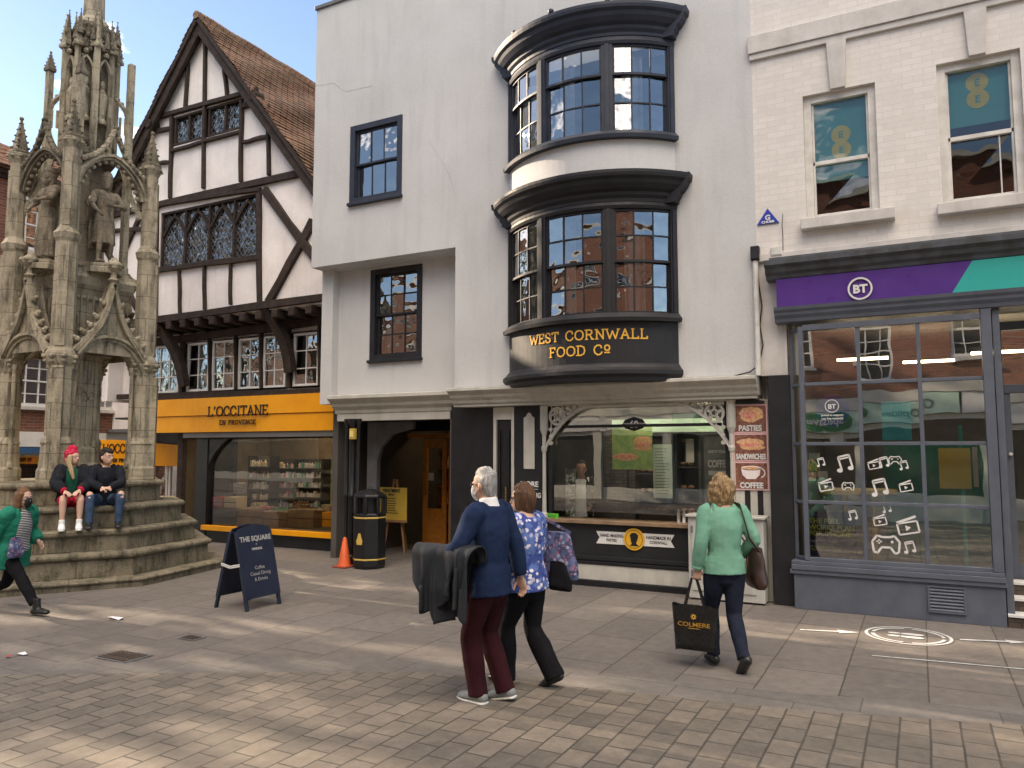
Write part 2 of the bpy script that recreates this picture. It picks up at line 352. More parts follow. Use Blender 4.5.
# ================================================================== GENERIC WINDOW
def sash(parent,x0,x1,z0,z1,y,cols,rows_up,rows_lo,mf,gl=None,fw=.07,bw=.022,sill=True,split=.5,name='window',sillm=None,proud=.03,silld=.12,silloh=.06):
    """sliding sash window filling an opening; face at y. frame part with panes and sill as its own pieces"""
    gl=gl or GL_up; m=MB(); ya=y-proud; 
    m.box(x0,x0+fw,ya,y+.09,z0,z1).box(x1-fw,x1,ya,y+.09,z0,z1).box(x0+fw,x1-fw,ya,y+.09,z1-fw,z1).box(x0+fw,x1-fw,ya,y+.09,z0,z0+fw*.8)
    zi0,zi1=z0+fw*.8,z1-fw; xi0,xi1=x0+fw,x1-fw; zm=zi0+(zi1-zi0)*split
    def leaf(za,zb,yy,rows):
        b=.035
        m.box(xi0,xi0+b,yy,yy+.035,za,zb).box(xi1-b,xi1,yy,yy+.035,za,zb).box(xi0+b,xi1-b,yy,yy+.035,za,za+b).box(xi0+b,xi1-b,yy,yy+.035,zb-b,zb)
        for i in range(1,cols):
            x=xi0+b+(xi1-xi0-2*b)*i/cols; m.box(x-bw/2,x+bw/2,yy+.004,yy+.03,za+b,zb-b)
        for j in range(1,rows):
            z=za+b+(zb-za-2*b)*j/rows
            for i in range(cols):
                xa=xi0+b+(xi1-xi0-2*b)*i/cols+(bw/2 if i else 0); xb=xi0+b+(xi1-xi0-2*b)*(i+1)/cols-(bw/2 if i<cols-1 else 0)
                m.box(xa,xb,yy+.004,yy+.03,z-bw/2,z+bw/2)
    leaf(zm-.018,zi1,y+.015,rows_up); leaf(zi0,zm+.018,y+.055,rows_lo)
    f=m.build(name,mf,parent,bev=.004)
    g=MB(); rr=random.Random(int(x0*100)+int(z0*37))
    for za,zb,yy,rows in ((zm,zi1,y+.034,rows_up),(zi0,zm,y+.074,rows_lo)):
        for i in range(cols):
            for j in range(rows):
                xa,xb=xi0+(xi1-xi0)*i/cols,xi0+(xi1-xi0)*(i+1)/cols; a,b=za+(zb-za)*j/rows,za+(zb-za)*(j+1)/rows
                t1,t2=rr.uniform(-.006,.006),rr.uniform(-.006,.006)      # old panes never sit quite in one plane
                g.add([(xa,yy-t1-t2,a),(xb,yy+t1-t2,a),(xb,yy+t1+t2,b),(xa,yy-t1+t2,b)],[(0,1,2,3)])
    g.build('pane',gl,f)
    if sill: MB().box(x0-silloh,x1+silloh,y-silld,y+.05,z0-.055,z0-.002).build('sill',sillm or mf,f,bev=.006)
    return f
def curtain(parent,x0,x1,z0,z1,y,m,seed=0):
    rr=random.Random(seed); n=max(8,int((x1-x0)/.02)); vs=[]
    for i in range(n+1):
        x=x0+(x1-x0)*i/n; d=.025*math.sin(i*1.3+rr.random()*.6); vs+=[(x,y+d,z0),(x,y+d,z1)]
    return MB().add(vs,[(2*i,2*i+2,2*i+3,2*i+1) for i in range(n)]).build('curtain',m,parent,smooth=True)
M_curt=mat('grey_net_curtain',(.34,.34,.33),(.25,.25,.25),sc=8,rough=.9)
# ================================================================== GREY RENDERED BUILDING
YW=10.1; XL=-9.3; XR=-1.757
gb=thing('rendered_building','tall pale grey rendered building with two dark bow windows, one above the other','building',(-5.5,YW,0))
BC=(-4.08,0); Rb=1.687; BY=YW+Rb-.60      # circle centre of the bow windows
bay_holes=[(-5.30,-2.86,6.2,7.55),(-5.30,-2.86,3.6,5.3)]
w1=(-8.47,-7.38,6.10,7.46)
m=MB()
m.wall(XL,XR,5.08,9.80,YW,[w1,bay_holes[0],(-5.30,-2.86,5.079,5.3)],.28)
m.wall(-6.33,XR,2.86,5.08,YW,[(-5.30,-2.86,3.6,5.081)],.28)
m.build('wall',M_render,gb)
# top storey leans out slightly at its left end
zz2=[P(a,b,10.55) for a,b in ((372,268),(422,261),(369,362),(422,355))]
w2=(round((zz2[0][0]+zz2[2][0])/2,2),round((zz2[1][0]+zz2[3][0])/2,2),round((zz2[2][1]+zz2[3][1])/2,2),min(5.02,round((zz2[0][1]+zz2[1][1])/2,2)))
m=MB(); m.wall(-9.22,-6.33,2.7,5.08,YW+.45,[w2],.25)
m.box(-9.30,-6.33,YW+.283,YW+.75,5.075,5.3)                      # soffit
m.build('recessed_wall',M_render,gb)
m=MB(); m.box(XL,XL+.25,YW+.29,YW+8,2.7,9.8).box(XR-.25,XR,YW+.29,YW+8,0,9.8).box(XL+.25,XR-.25,YW+7.7,YW+8,0,9.8); m.build('side_wall',M_render,gb)
m=MB(); m.box(XL-.03,XR,YW-.04,YW+.36,9.802,9.87).box(XL+.02,XR-.02,YW+.36,YW+8,9.70,9.79)
m.build('roof',M_lead,gb,bev=.01)
m=MB(); 
for z in (5.7,2.72): m.box(XL+.26,XR-.26,YW+.8,YW+7.6,z,z+.12)
m.box(-6.8,-6.7,YW+.8,YW+7.6,2.9,9.6).box(XL+.26,XR-.26,YW+3.6,YW+3.7,2.9,9.6)
m.build('inner_floor',M_dkwall,gb)
f=sash(gb,*w1,YW+.02,3,1,1,M_navy,fw=.10,proud=.04,silloh=.02,silld=.09)
f=sash(gb,*w2,YW+.47,3,2,2,M_char,fw=.10,proud=.04,silloh=.02,silld=.09); curtain(f,w2[0]+.12,w2[0]+.3,w2[2],w2[3],YW+.75,M_curt,3); 
f=sash.__defaults__
# hairline cracks, thin bars in a darker grey
mk=mat('crack_grey',(.30,.295,.28),(.36,.35,.33),rough=.95); m=MB()
def crack(pts,D,w_=.008):
    q=[P(a,b,D) for a,b in pts]
    for (x0,z0),(x1,z1) in zip(q,q[1:]): m.bar((x0,D-.0005,z0),(x1,D-.0005,z1),w_*.6,.003,up=(0,1,0))
crack([(313,86),(323,85),(334,83),(340,88),(346,92),(358,89),(372,86)],YW)
crack([(428,140),(436,152),(445,166),(452,182),(456,198)],YW,.005)
m.build('wall_crack',mk,gb)
# ---- bow windows
def bow(zc0,zc1,zs0,zs1,rows_up,rows_lo,mp,skirt=None,name='bow_window'):
    """curved bow: cornice zc0..zc1, glazed zone zs0..zs1"""
    C=(BC[0],BY); T=R(49.5); e=R(17.2)
    def path(r_extra=0,n=28):
        out=[]
        for i in range(n+1):
            t=-T+2*T*i/n; sn,cs=math.sin(t),math.cos(t); out.append((C[0]+Rb*sn,C[1]-Rb*cs,sn,-cs))
        return out
    pth=path()
    # straight returns so that mouldings die into the wall
    def full(p): 
        a=p[0]; b=p[-1]; return [(a[0]-.0,YW+.02,a[2],a[3]*.35)]+p+[(b[0],YW+.02,b[2],b[3]*.35)]
    fr=MB()
    z0,z1=zs0,zs1
    # frieze, head rail and sill rail
    fr.sweep([(0,z1),(.0,zc0),(-.12,zc0),(-.12,z1)],pth)
    fr.sweep([(.02,z1-.10),(.035,z1-.06),(.02,z1+.0),(-.10,z1),(-.10,z1-.10)],pth)
    fr.sweep([(.09,z0-.12),(.10,z0-.07),(.05,z0-.02),(.03,z0+.0),(-.10,z0),(-.10,z0-.12)],pth)
    segs=[(-T,-e),(-e,e),(e,T)]
    for t,wd in ((-T+R(1.6),.05),(-e,.075),(e,.075),(T-R(1.6),.05)):
        fr.arcbox(C,t-wd/Rb,t+wd/Rb,Rb-.1,Rb+.012,z0,z1-.1,3)
        fr.arcbox(C,t-.028/Rb,t+.028/Rb,Rb+.012,Rb+.03,z0,z1-.1,2)
    F=fr.build(name,mp,gb)
    sb=MB(); gl=MB(); zt=z1-.10; n_=rows_up+rows_lo; zm=z0+(zt-z0)*rows_lo/n_
    for a,b in segs:
        a+=.075/Rb+(.03 if a==-T else 0)/Rb; b-=.075/Rb
        for za,zb,ro,rows in ((zm-.02,zt,-.012,rows_up),(z0,zm+.02,-.05,rows_lo)):
            r1=Rb+ro; r0=r1-.03; s_=.03
            sb.arcbox(C,a,a+s_/Rb,r0,r1,za,zb,1).arcbox(C,b-s_/Rb,b,r0,r1,za,zb,1)
            sb.arcbox(C,a+s_/Rb,b-s_/Rb,r0,r1,za,za+s_*1.1,6).arcbox(C,a+s_/Rb,b-s_/Rb,r0,r1,zb-s_*1.1,zb,6)
            for i in (1,2):
                t=a+(b-a)*i/3; sb.arcbox(C,t-.009/Rb,t+.009/Rb,r0+.004,r1-.003,za+s_,zb-s_,1)
            for j in range(1,rows):
                z=za+(zb-za)*j/rows; sb.arcbox(C,a+s_/Rb,b-s_/Rb,r0+.006,r1-.005,z-.009,z+.009,6)
            rr=random.Random(int(za*91+a*50))
            for i in range(3):
                for j in range(rows):
                    t0=a+(b-a)*i/3; t1=a+(b-a)*(i+1)/3; q0=za+(zb-za)*j/rows; q1=za+(zb-za)*(j+1)/rows; r=r0+.012
                    w0,w1_=rr.uniform(-.005,.005),rr.uniform(-.006,.006)
                    def pt(t,z,d): return (C[0]+(r+d)*math.sin(t),C[1]-(r+d)*math.cos(t),z)
                    gl.add([pt(t0,q0,w0-w1_),pt(t1,q0,-w0-w1_),pt(t1,q1,-w0+w1_),pt(t0,q1,w0+w1_)],[(0,1,2,3)])
    sb.build('sash',mp,F); gl.build('pane',GL_up,F)
    # cornice
    k=.24
    prof=[(.0,zc0),(.03,zc0+.01),(.035,zc0+.05),(.07,zc0+.09),(.08,zc0+.13),(.13,zc0+.16),(.18,zc0+.22),(.20,zc0+.27),(.24,zc0+.30),(.25,zc0+.34),(.25,zc1),(-.1,zc1+.05),(-.1,zc0)]
    cp=[(x,y,nx,ny) for x,y,nx,ny in pth]
    cm=MB(); cm.sweep(prof,cp); 
    # returns of the cornice back to the wall
    for s_ in (-1,1):
        x,y,nx,ny=cp[0] if s_<0 else cp[-1]
        cm.prism([(x-(-s_)*-0.0+s_*(.02+o_*.85),z) for o_,z in prof[:-2]]+[(x-s_*.25,zc1),(x-s_*.25,zc0)],'y',y-.16,YW-.002)
    c=cm.build('cornice',mp,F)
    return F,pth,C
FA,pth,CC=bow(7.55,7.93,6.22,7.55,1,2,M_navy)
# three small lugs on the lead cover of the upper cornice, render apron between the bows
m=MB()
for t in (-32,-8,18):
    t=R(t); r=Rb+.13; m.ball((CC[0]+r*math.sin(t),CC[1]-r*math.cos(t),8.03),.045); m.tube([(CC[0]+r*math.sin(t),CC[1]-r*math.cos(t),7.9),(CC[0]+r*math.sin(t),CC[1]-r*math.cos(t),8.03)],.03,6)
m.build('lug',M_navy,FA)
m=MB(); m.sweep([(0,5.58),(0,6.10),(-.1,6.10),(-.1,5.58)],pth); m.build('bow_apron',M_render,gb)
FB,pth,CC=bow(5.22,5.60,3.72,5.24,2,2,M_char)
for Fx,z0,z1 in ((FA,6.25,7.4),(FB,3.75,5.15)):
    for t,wd,sd in ((-38,.35,1),(-8,.22,2),(30,.3,3)):
        tt=R(t); x=CC[0]+(Rb-.25)*math.sin(tt); curtain(Fx,x-wd/2,x+wd/2,z0,z1,CC[1]-(Rb-.25)*math.cos(tt)+.05,M_curt,sd)
sk=MB(); sk.sweep([(.0,3.02),(.0,3.60),(-.12,3.60),(-.12,3.02)],pth)
sk.sweep([(.0,2.80),(.05,2.81),(.06,2.86),(.10,2.90),(.10,2.95),(.05,2.99),(.02,3.03),(0,3.05),(-.12,3.05),(-.12,2.80)],pth)
skirt=sk.build('sign_skirt',M_char,gb)
M_gold=mat('gold_lettering',(.85,.47,.08),(.75,.40,.06),rough=.4)
# slab-serif letters are drawn from strokes, then bent round the bow
GL={ # polylines in a unit cell (x 0..w, y 0..1)
'W':(1.25,[[(0,1),(.32,0),(.62,.8),(.93,0),(1.25,1)]],[(0,1),(1.25,1)]),
'E':(.72,[[(.1,0),(.1,1)],[(0,1),(.68,1),(.68,.82)],[(0,0),(.72,0),(.72,.18)],[(.1,.52),(.5,.52)]],[]),
'S':(.66,[[(.6,.78),(.6,.92),(.45,1),(.2,1),(.05,.88),(.05,.68),(.2,.56),(.48,.46),(.62,.32),(.62,.12),(.45,0),(.2,0),(.04,.1),(.04,.26)]],[]),
'T':(.8,[[(.4,0),(.4,1)],[(0,.82),(0,1),(.8,1),(.8,.82)]],[(.4,0)]),
'C':(.85,[[(.8,.72),(.76,.88),(.6,1),(.35,1),(.1,.8),(.02,.5),(.1,.2),(.35,0),(.6,0),(.8,.14),(.84,.26)]],[]),
'O':(.95,[[(.48,1),(.2,.92),(.04,.68),(.04,.32),(.2,.08),(.48,0),(.75,.08),(.92,.32),(.92,.68),(.75,.92),(.48,1)]],[]),
'R':(.85,[[(.12,0),(.12,1),(.5,1),(.68,.9),(.7,.7),(.55,.52),(.12,.5)],[(.45,.5),(.75,0)]],[(.12,0),(.78,0),(.08,1)]),
'N':(.95,[[(.14,0),(.14,1),(.82,0),(.82,1)]],[(.14,0),(.08,1),(.82,1)]),
'A':(.9,[[(.08,0),(.45,1),(.82,0)],[(.2,.34),(.7,.34)]],[(.08,0),(.82,0)]),
'L':(.72,[[(.12,1),(.12,0),(.7,0),(.7,.2)]],[(.12,1),(.05,0)]),
'F':(.7,[[(.12,0),(.12,1)],[(0,1),(.68,1),(.68,.8)],[(.12,.52),(.5,.52)]],[(.12,0)]),
'D':(.9,[[(.12,0),(.12,1),(.45,1),(.75,.85),(.86,.5),(.75,.15),(.45,0),(.12,0)]],[(.05,0),(.05,1)]),
'I':(.4,[[(.2,0),(.2,1)]],[(.2,0),(.2,1)]),
'P':(.78,[[(.12,0),(.12,1),(.5,1),(.7,.88),(.72,.68),(.55,.48),(.12,.46)]],[(.12,0),(.06,1)]),
'V':(.9,[[(.05,1),(.45,0),(.85,1)]],[(.06,1),(.84,1)]),
"'":(.25,[[(.14,1.02),(.06,.78)]],[]),' ':(.45,[],[]),
'o':(.6,[[(.3,1),(.08,.9),(.04,.7),(.1,.5),(.3,.42),(.5,.5),(.56,.7),(.5,.9),(.3,1)],[(.05,.2),(.55,.2)]],[])}
def slabtext(mb,s,h,fn,w=.13,sp=.2,serif=.13,d=.006):
    """fn maps (x,z,out) to a point; centred"""
    tot=sum(GL[c][0]+sp for c in s)-sp; x=-tot/2
    def seg(a,b,wd):
        a=Vector(a);b=Vector(b); t=(b-a)
        if t.length<1e-6: return
        t.normalize(); n_=Vector((-t.y,t.x))*wd/2; a=a-t*wd*.35; b=b+t*wd*.35
        q=[a-n_,b-n_,b+n_,a+n_]; vs=[fn(p.x*h,p.y*h,o_) for o_ in (0,d) for p in q]
        mb.add(vs,[(0,1,2,3),(7,6,5,4),(0,4,5,1),(1,5,6,2),(2,6,7,3),(3,7,4,0)])
    for c in s:
        wd,pl,sf=GL[c]
        for p in pl:
            for a,b in zip(p,p[1:]): seg((x+a[0],a[1]),(x+b[0],b[1]),w)
        for a,b in sf: seg((x+a-serif,b),(x+a+serif,b),w*.75)
        x+=wd+sp
def bent(x0,z0):
    def fn(x,z,o_):
        t=math.asin((x0-CC[0])/Rb)+x/Rb; r=Rb+.002+o_
        return (CC[0]+r*math.sin(t),CC[1]-r*math.cos(t),z0+z)
    return fn
lt=MB(); xa=P(582,342,9.5)[0]
slabtext(lt,'WEST CORNWALL',.125,bent(xa,3.375),w=.15,sp=.24); slabtext(lt,'FOOD Co',.125,bent(P(576,352,9.5)[0]+.03,3.165),w=.15,sp=.26)
lt.build('sign_lettering',M_gold,skirt)
# ---- long cornice over the shop and the passage
m=MB()
def hcorn(m,x0,x1,y,z0,z1,out,ends=True):
    h=z1-z0
    prof=[(y+.3,z0),(y,z0),(y-.02,z0+.02*1),(y-.03,z0+h*.22),(y-out*.45,z0+h*.40),(y-out*.5,z0+h*.55),(y-out*.85,z0+h*.72),(y-out,z0+h*.80),(y-out,z0+h*.97),(y-out*.9,z1),(y+.3,z1+.02)]
    m.prism([(a,b) for a,b in prof],'x',x0,x1)
hcorn(m,-9.05,-6.36,YW+.42,2.52,2.84,.24); hcorn(m,-6.36,-1.78,YW-.0,2.60,2.84,.20)
m.box(-9.0,-6.36,YW+.40,YW+.60,2.40,2.518); m.box(-6.36,-1.80,YW+.02,YW+.30,2.56,2.598)
c=m.build('shop_cornice',M_stonepaint,gb,bev=.004)
m=MB()
for i in range(20):
    x=-6.25+i*.232; m.ball((x,YW-.062,2.70),.026,8,5)
    m.box(x-.05,x-.036,YW-.06,YW-.02,2.655,2.74)
m.build('stud_row',M_stonepaint,c)
# ---- shop front of the food shop
ys=10.30; XA,XB=-4.83,-2.21
sf=thing('food_shop','cream and charcoal serving window with curved ironwork arch, under the lower bow window','shop',(-3.5,ys,0))
m=MB(); m.box(XA-.06,XB+.06,ys-.02,ys+.12,.30,.86); m.box(XA-.06,XB+.06,ys-.05,ys+.12,.36,.42)
m.build('counter_panel',M_char,sf,bev=.006)
m=MB(); m.box(XA-.1,XB+.1,ys-.10,ys+.30,.865,.915); m.build('counter_top',mat('scrubbed_wood',(.30,.20,.12),(.2,.13,.08),sc=6,rough=.6),sf,bev=.006)
MB().box(XA-.1,-2.76,ys-.03,ys+.10,.085,.296).build('plinth_band',M_stonepaint,sf,bev=.004)
MB().box(XA-.14,-1.8,ys-.07,ys+.14,.0,.083).box(XA-.12,XB+.06,ys-.045,ys+.0,.30,.345).build('plinth',M_black,sf,bev=.006)
# window frame, arch and mullions
m=MB(); m.box(XA,XA+.05,ys,ys+.09,.915,2.55).box(XB-.05,XB,ys,ys+.09,.915,2.55).box(XA+.05,XB-.05,ys,ys+.09,2.22,2.26)
for px in (606,): 
    x=P(px,470,ys)[0]; 
m.build('window_frame',M_char,sf,bev=.004)
g=MB(); g.quad((XA+.05,ys+.05,1.02),(XB-.05,ys+.05,1.02),(XB-.05,ys+.05,2.55),(XA+.05,ys+.05,2.55)); g.build('window_glass',GL_shop,sf)
# ironwork arch: two spandrel brackets with roundels + flat arched valance
def archz(x):
    c=(XA+XB)/2; h=(XB-XA)/2+.04; u=abs((x-c)/h); return 2.50-.62*max(0,(u-.42)/.58)**2.1
xs=[XA-.02+(XB-XA+.04)*i/60 for i in range(61)]
m=MB()
for o_,t0,t1,ya,yb in ((0,.0,.045,ys-.06,ys-.01),(0,.06,.075,ys-.045,ys-.02)):
    for a,b in zip(xs,xs[1:]):
        m.prism([(a,archz(a)+t0),(b,archz(b)+t0),(b,archz(b)+t1),(a,archz(a)+t1)],'y',ya,yb)
m.box(XA-.02,XB+.02,ys-.06,ys-.005,2.54,2.585)
for s_,xe in ((1,XA),(-1,XB)):
    cx,cz=xe+s_*.17,2.39
    for r0,r1 in ((.105,.135),(.035,.055)):
        n=20
        for k in range(n):
            a0,a1=2*pi*k/n,2*pi*(k+1)/n
            m.prism([(cx+r0*math.cos(a0),cz+r0*math.sin(a0)),(cx+r1*math.cos(a0),cz+r1*math.sin(a0)),(cx+r1*math.cos(a1),cz+r1*math.sin(a1)),(cx+r0*math.cos(a1),cz+r0*math.sin(a1))],'y',ys-.055,ys-.02)
    for k in range(5):
        a0=2*pi*k/5+.3; m.bar((cx+.05*math.cos(a0),ys-.04,cz+.05*math.sin(a0)),(cx+.11*math.cos(a0),ys-.04,cz+.11*math.sin(a0)),.035,.03,up=(0,1,0))
    for (dx,dz) in ((.34,2.50),(.44,2.52),(.54,2.525),(.36,2.42),(.06,2.2),(.07,2.1),(.06,2.0),(.14,2.2)):
        m.prism([(xe+s_*dx+.035*math.cos(2*pi*k/6),min(dz,2.53)+.03*math.sin(2*pi*k/6)) for k in range(6)],'y',ys-.05,ys-.02)
    for k in range(9):
        x=xe+s_*(.06+.085*k); z=archz(x); m.bar((x,ys-.035,z+.03),(x+s_*.02,ys-.035,2.55),.012,.02,up=(0,1,0))
    # slim cast column
    m.lathe((xe-s_*.045,ys-.04,.915),[(.05,0),(.05,.06),(.032,.09),(.028,.5),(.026,.95),(.04,.98),(.045,1.02),(.03,1.05),(.03,1.2),(.06,1.28),(.06,1.64)],12)
m.build('ironwork_arch',M_stonepaint,sf)
MB().box(XA+.05,XB-.05,ys+.10,ys+.13,2.33,2.52).build('valance',M_cream,sf)
# left dark pilaster with pale panel and lettering, narrow side door, right panel
m=MB(); m.box(-5.39,-4.93,ys-.01,ys+.2,0.02,2.56); p=m.build('pilaster',M_char,sf,bev=.006)
q=MB(); q.prism([(-5.22,1.62),(-5.04,1.62),(-5.04,2.38),(-5.08,2.40),(-5.10,2.44),(-5.13,2.46),(-5.16,2.44),(-5.18,2.40),(-5.22,2.38)],'y',ys-.03,ys-.011); q.build('pale_panel',M_stonepaint,p,bev=.004)
q=MB(); text(q,'MORE',-5.13,ys-.018,1.36,.11,.003); text(q,'TEMPTING',-5.13,ys-.018,1.20,.10,.003,sx=.8); q.box(-5.27,-4.99,ys-.02,ys-.011,1.32,1.327); q.build('lettering',M_whitep,p)
m=MB(); m.box(-5.75,-5.70,ys-.01,ys+.05,0,2.55).box(-5.44,-5.392,ys-.01,ys+.05,0,2.55).box(-5.70,-5.44,ys-.01,ys+.05,2.36,2.55); m.build('door_frame',M_stonepaint,sf,bev=.004)
m=MB(); m.box(-5.698,-5.442,ys+.03,ys+.06,.02,2.355); m.box(-5.66,-5.64,ys+.0,ys+.03,.3,2.2).box(-5.50,-5.48,ys+.0,ys+.03,.3,2.2)
d=m.build('side_door',M_black,sf); q=MB(); q.tube([(-5.52,ys+.03,1.0),(-5.52,ys-.03,1.0),(-5.52,ys-.03,1.35),(-5.52,ys+.03,1.35)],.012,8); q.build('handle',mat('brass',(.6,.4,.12),rough=.3,metal=1),d)
m=MB(); m.box(-2.14,-1.70,ys-.012,ys+.15,.0,2.56); p=m.build('end_panel',M_stonepaint,sf,bev=.004)
m=MB(); m.box(-2.10,-1.85,ys-.03,ys-.014,2.50,2.57).prism([(-2.12,2.50),(-1.74,2.50),(-1.74,2.53),(-1.86,2.55),(-1.93,2.60),(-2.0,2.55),(-2.12,2.53)],'y',ys-.05,ys-.031)
m.build('panel_cresting',M_char,p)
MB().box(-2.02,-1.95,ys-.016,ys-.0125,1.0,1.38).build('dark_stripe',M_char,p); MB().box(-1.86,-1.79,ys-.016,ys-.0125,1.0,1.38).build('dark_stripe',M_char,p)
# badge banner on the counter panel
bx,bz=P(635,539,ys); bn=thing('shop_banner','white ribbon banner with round yellow badge, on the charcoal panel below the serving window','banner',(bx,ys-.03,bz-.1))
m=MB(); hw=.56; hh=.085
m.prism([(bx-hw,bz+hh),(bx-hw+.05,bz),(bx-hw,bz-hh),(bx+hw,bz-hh),(bx+hw-.05,bz),(bx+hw,bz+hh)],'y',ys-.03,ys-.021); m.build('ribbon',M_whitep,bn)
m=MB(); text(m,'HAND MAKING',bx-.33,ys-.032,bz+.012,.062,.0015,sx=.8,ext=.001); text(m,'PASTIES',bx-.33,ys-.032,bz-.048,.055,.001,sx=.8,ext=.001)
text(m,'HANDMADE IN',bx+.34,ys-.032,bz+.012,.062,.0015,sx=.8,ext=.001); text(m,'CORNWALL',bx+.34,ys-.032,bz-.048,.055,.001,sx=.8,ext=.001); m.build('ribbon_lettering',M_black,bn)
m=MB(); m.prism([(bx+.15*math.cos(2*pi*k/36),bz+.15*math.sin(2*pi*k/36)) for k in range(36)],'y',ys-.045,ys-.031); bd_=m.build('badge',mat('badge_yellow',(.80,.42,.04),rough=.5),bn)
m=MB()
for k in range(36):
    a0,a1=2*pi*k/36,2*pi*(k+1)/36; m.prism([(bx+.118*math.cos(a0),bz+.118*math.sin(a0)),(bx+.123*math.cos(a0),bz+.123*math.sin(a0)),(bx+.123*math.cos(a1),bz+.123*math.sin(a1)),(bx+.118*math.cos(a1),bz+.118*math.sin(a1))],'y',ys-.048,ys-.0455)
fp=[(-.05,.02),(-.06,.05),(-.03,.085),(.02,.09),(.06,.06),(.06,.02),(.045,.0),(.05,-.02),(.03,-.03),(.035,-.06),(.07,-.09),(-.06,-.09),(-.03,-.06),(-.045,-.02)]
m.prism([(bx+a,bz+b) for a,b in reversed(fp)],'y',ys-.049,ys-.0455); m.build('badge_drawing',M_black,bd_)
# ---- food posters on the end panel: three printed sheets
def blob(mb,cx,cz,rx,rz,y,seed=0,n=22,j=.12):
    rr=random.Random(seed); mb.prism([(cx+rx*math.cos(2*pi*k/n)*(1+rr.uniform(-j,j)),cz+rz*math.sin(2*pi*k/n)*(1+rr.uniform(-j,j))) for k in range(n)],'y',y,y+.0015)
M_brown=mat('poster_brown',(.16,.055,.04),(.28,.13,.09),sc=22,rough=.5,lo=.4,hi=.6)
M_pastry=mat('poster_pastry',(.62,.30,.12),(.75,.48,.30),sc=30,rough=.5,lo=.4,hi=.6)
M_filling=mat('poster_filling',(.60,.12,.08),(.80,.45,.35),sc=35,rough=.5)
M_cup=mat('poster_cup',(.85,.78,.76),(.75,.66,.66),sc=10,rough=.5)
M_pink=mat('poster_border',(.80,.50,.50),(.78,.46,.46),rough=.5)
pz=[(2.12,2.49,'PASTIES'),(1.755,2.115,'SANDWICHES'),(1.385,1.75,'COFFEE')]; px0,px1=-2.145,-1.71
for k,(a,b,wd) in enumerate(pz):
    lab=['food poster with a pasty picture, topmost of the three on the end panel','food poster with a sandwich picture, in the middle of the three on the end panel','coffee poster with a cup picture, lowest of the three on the end panel'][k]
    po=thing('food_poster',lab,'poster',((px0+px1)/2,ys-.03,a),'food posters beside the serving window'); y=ys-.03
    MB().box(px0,px1,y,y+.012,a,b).build('sheet',M_pink,po); 
    MB().box(px0+.018,px1-.018,y-.002,y-.0002,a+.018,b-.018).build('picture_ground',M_brown,po)
    cx=(px0+px1)/2; cz=(a+b)/2+.04
    if k==0:
        m=MB(); blob(m,cx+.02,cz+.02,.15,.10,y-.004,3); m.build('pasty',M_pastry,po); m=MB(); blob(m,cx-.02,cz+.01,.08,.05,y-.006,5); m.build('filling',M_filling,po)
    elif k==1:
        m=MB(); blob(m,cx,cz+.02,.17,.055,y-.004,7); blob(m,cx+.02,cz-.035,.16,.04,y-.004,8); m.build('bread',M_pastry,po); m=MB(); blob(m,cx,cz-.01,.15,.022,y-.006,9,j=.3); m.build('filling',M_filling,po)
    else:
        m=MB(); m.prism([(cx-.13,cz+.06),(cx-.11,cz-.03),(cx-.06,cz-.08),(cx+.05,cz-.08),(cx+.10,cz-.03),(cx+.12,cz+.06)],'y',y-.004,y-.0025)
        blob(m,cx,cz+.06,.13,.03,y-.004,1,j=0)
        for t in range(10):
            a0=-1.4+2.8*t/10; a1=-1.4+2.8*(t+1)/10
            m.prism([(cx+.11+.05*math.cos(a0),cz+.0+.05*math.sin(a0)),(cx+.11+.065*math.cos(a0),cz+.0+.065*math.sin(a0)),(cx+.11+.065*math.cos(a1),cz+.065*math.sin(a1)),(cx+.11+.05*math.cos(a1),cz+.05*math.sin(a1))],'y',y-.004,y-.0025)
        m.build('cup',M_cup,po); m=MB(); blob(m,cx,cz+.058,.105,.02,y-.006,4); m.build('froth',M_pastry,po)
    m=MB(); text(m,wd,cx,y-.008,a+.028,.10 if k!=1 else .095,.004,sx=.85 if k!=1 else .62); m.build('poster_lettering',M_whitep,po)
# ---- interior of the food shop
it=thing('shop_interior','dim interior of the food shop behind the serving window','shop interior',(-3.5,12.2,0))
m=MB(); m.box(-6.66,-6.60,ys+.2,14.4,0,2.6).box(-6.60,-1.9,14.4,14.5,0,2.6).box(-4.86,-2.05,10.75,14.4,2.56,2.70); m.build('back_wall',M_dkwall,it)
brick_dk=brickmat('dark_glazed_brick',(.13,.12,.11),(.075,.07,.065),(.05,.045,.04),'xzy',.14,.05,.006,rough=.4)
m=MB(); xa,xb=P(606,440,11.3)[0],P(624,440,11.3)[0]; m.box(xa,xb+.2,11.2,11.4,0.,2.5); m.build('brick_pier',brick_dk,it)
m=MB(); m.box(XA+.05,XB-.05,10.45,10.95,.80,.86); m.build('worktop',mat('steel',(.45,.45,.45),rough=.35,metal=.8),it)
MB().box(XA+.1,-2.4,10.50,10.9,.1,.80).build('worktop_base',M_black,it)
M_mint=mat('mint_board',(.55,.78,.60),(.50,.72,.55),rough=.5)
m=MB(); x0,z0=P(612,434,11.0); x1,z1=P(722,408,11.0); m.box(x0,x1,11.0,11.04,z0+.02,z1+.02); m.build('mint_reflection_panel',M_mint,it)  # added mint panel standing in for the fascia reflected in the glass
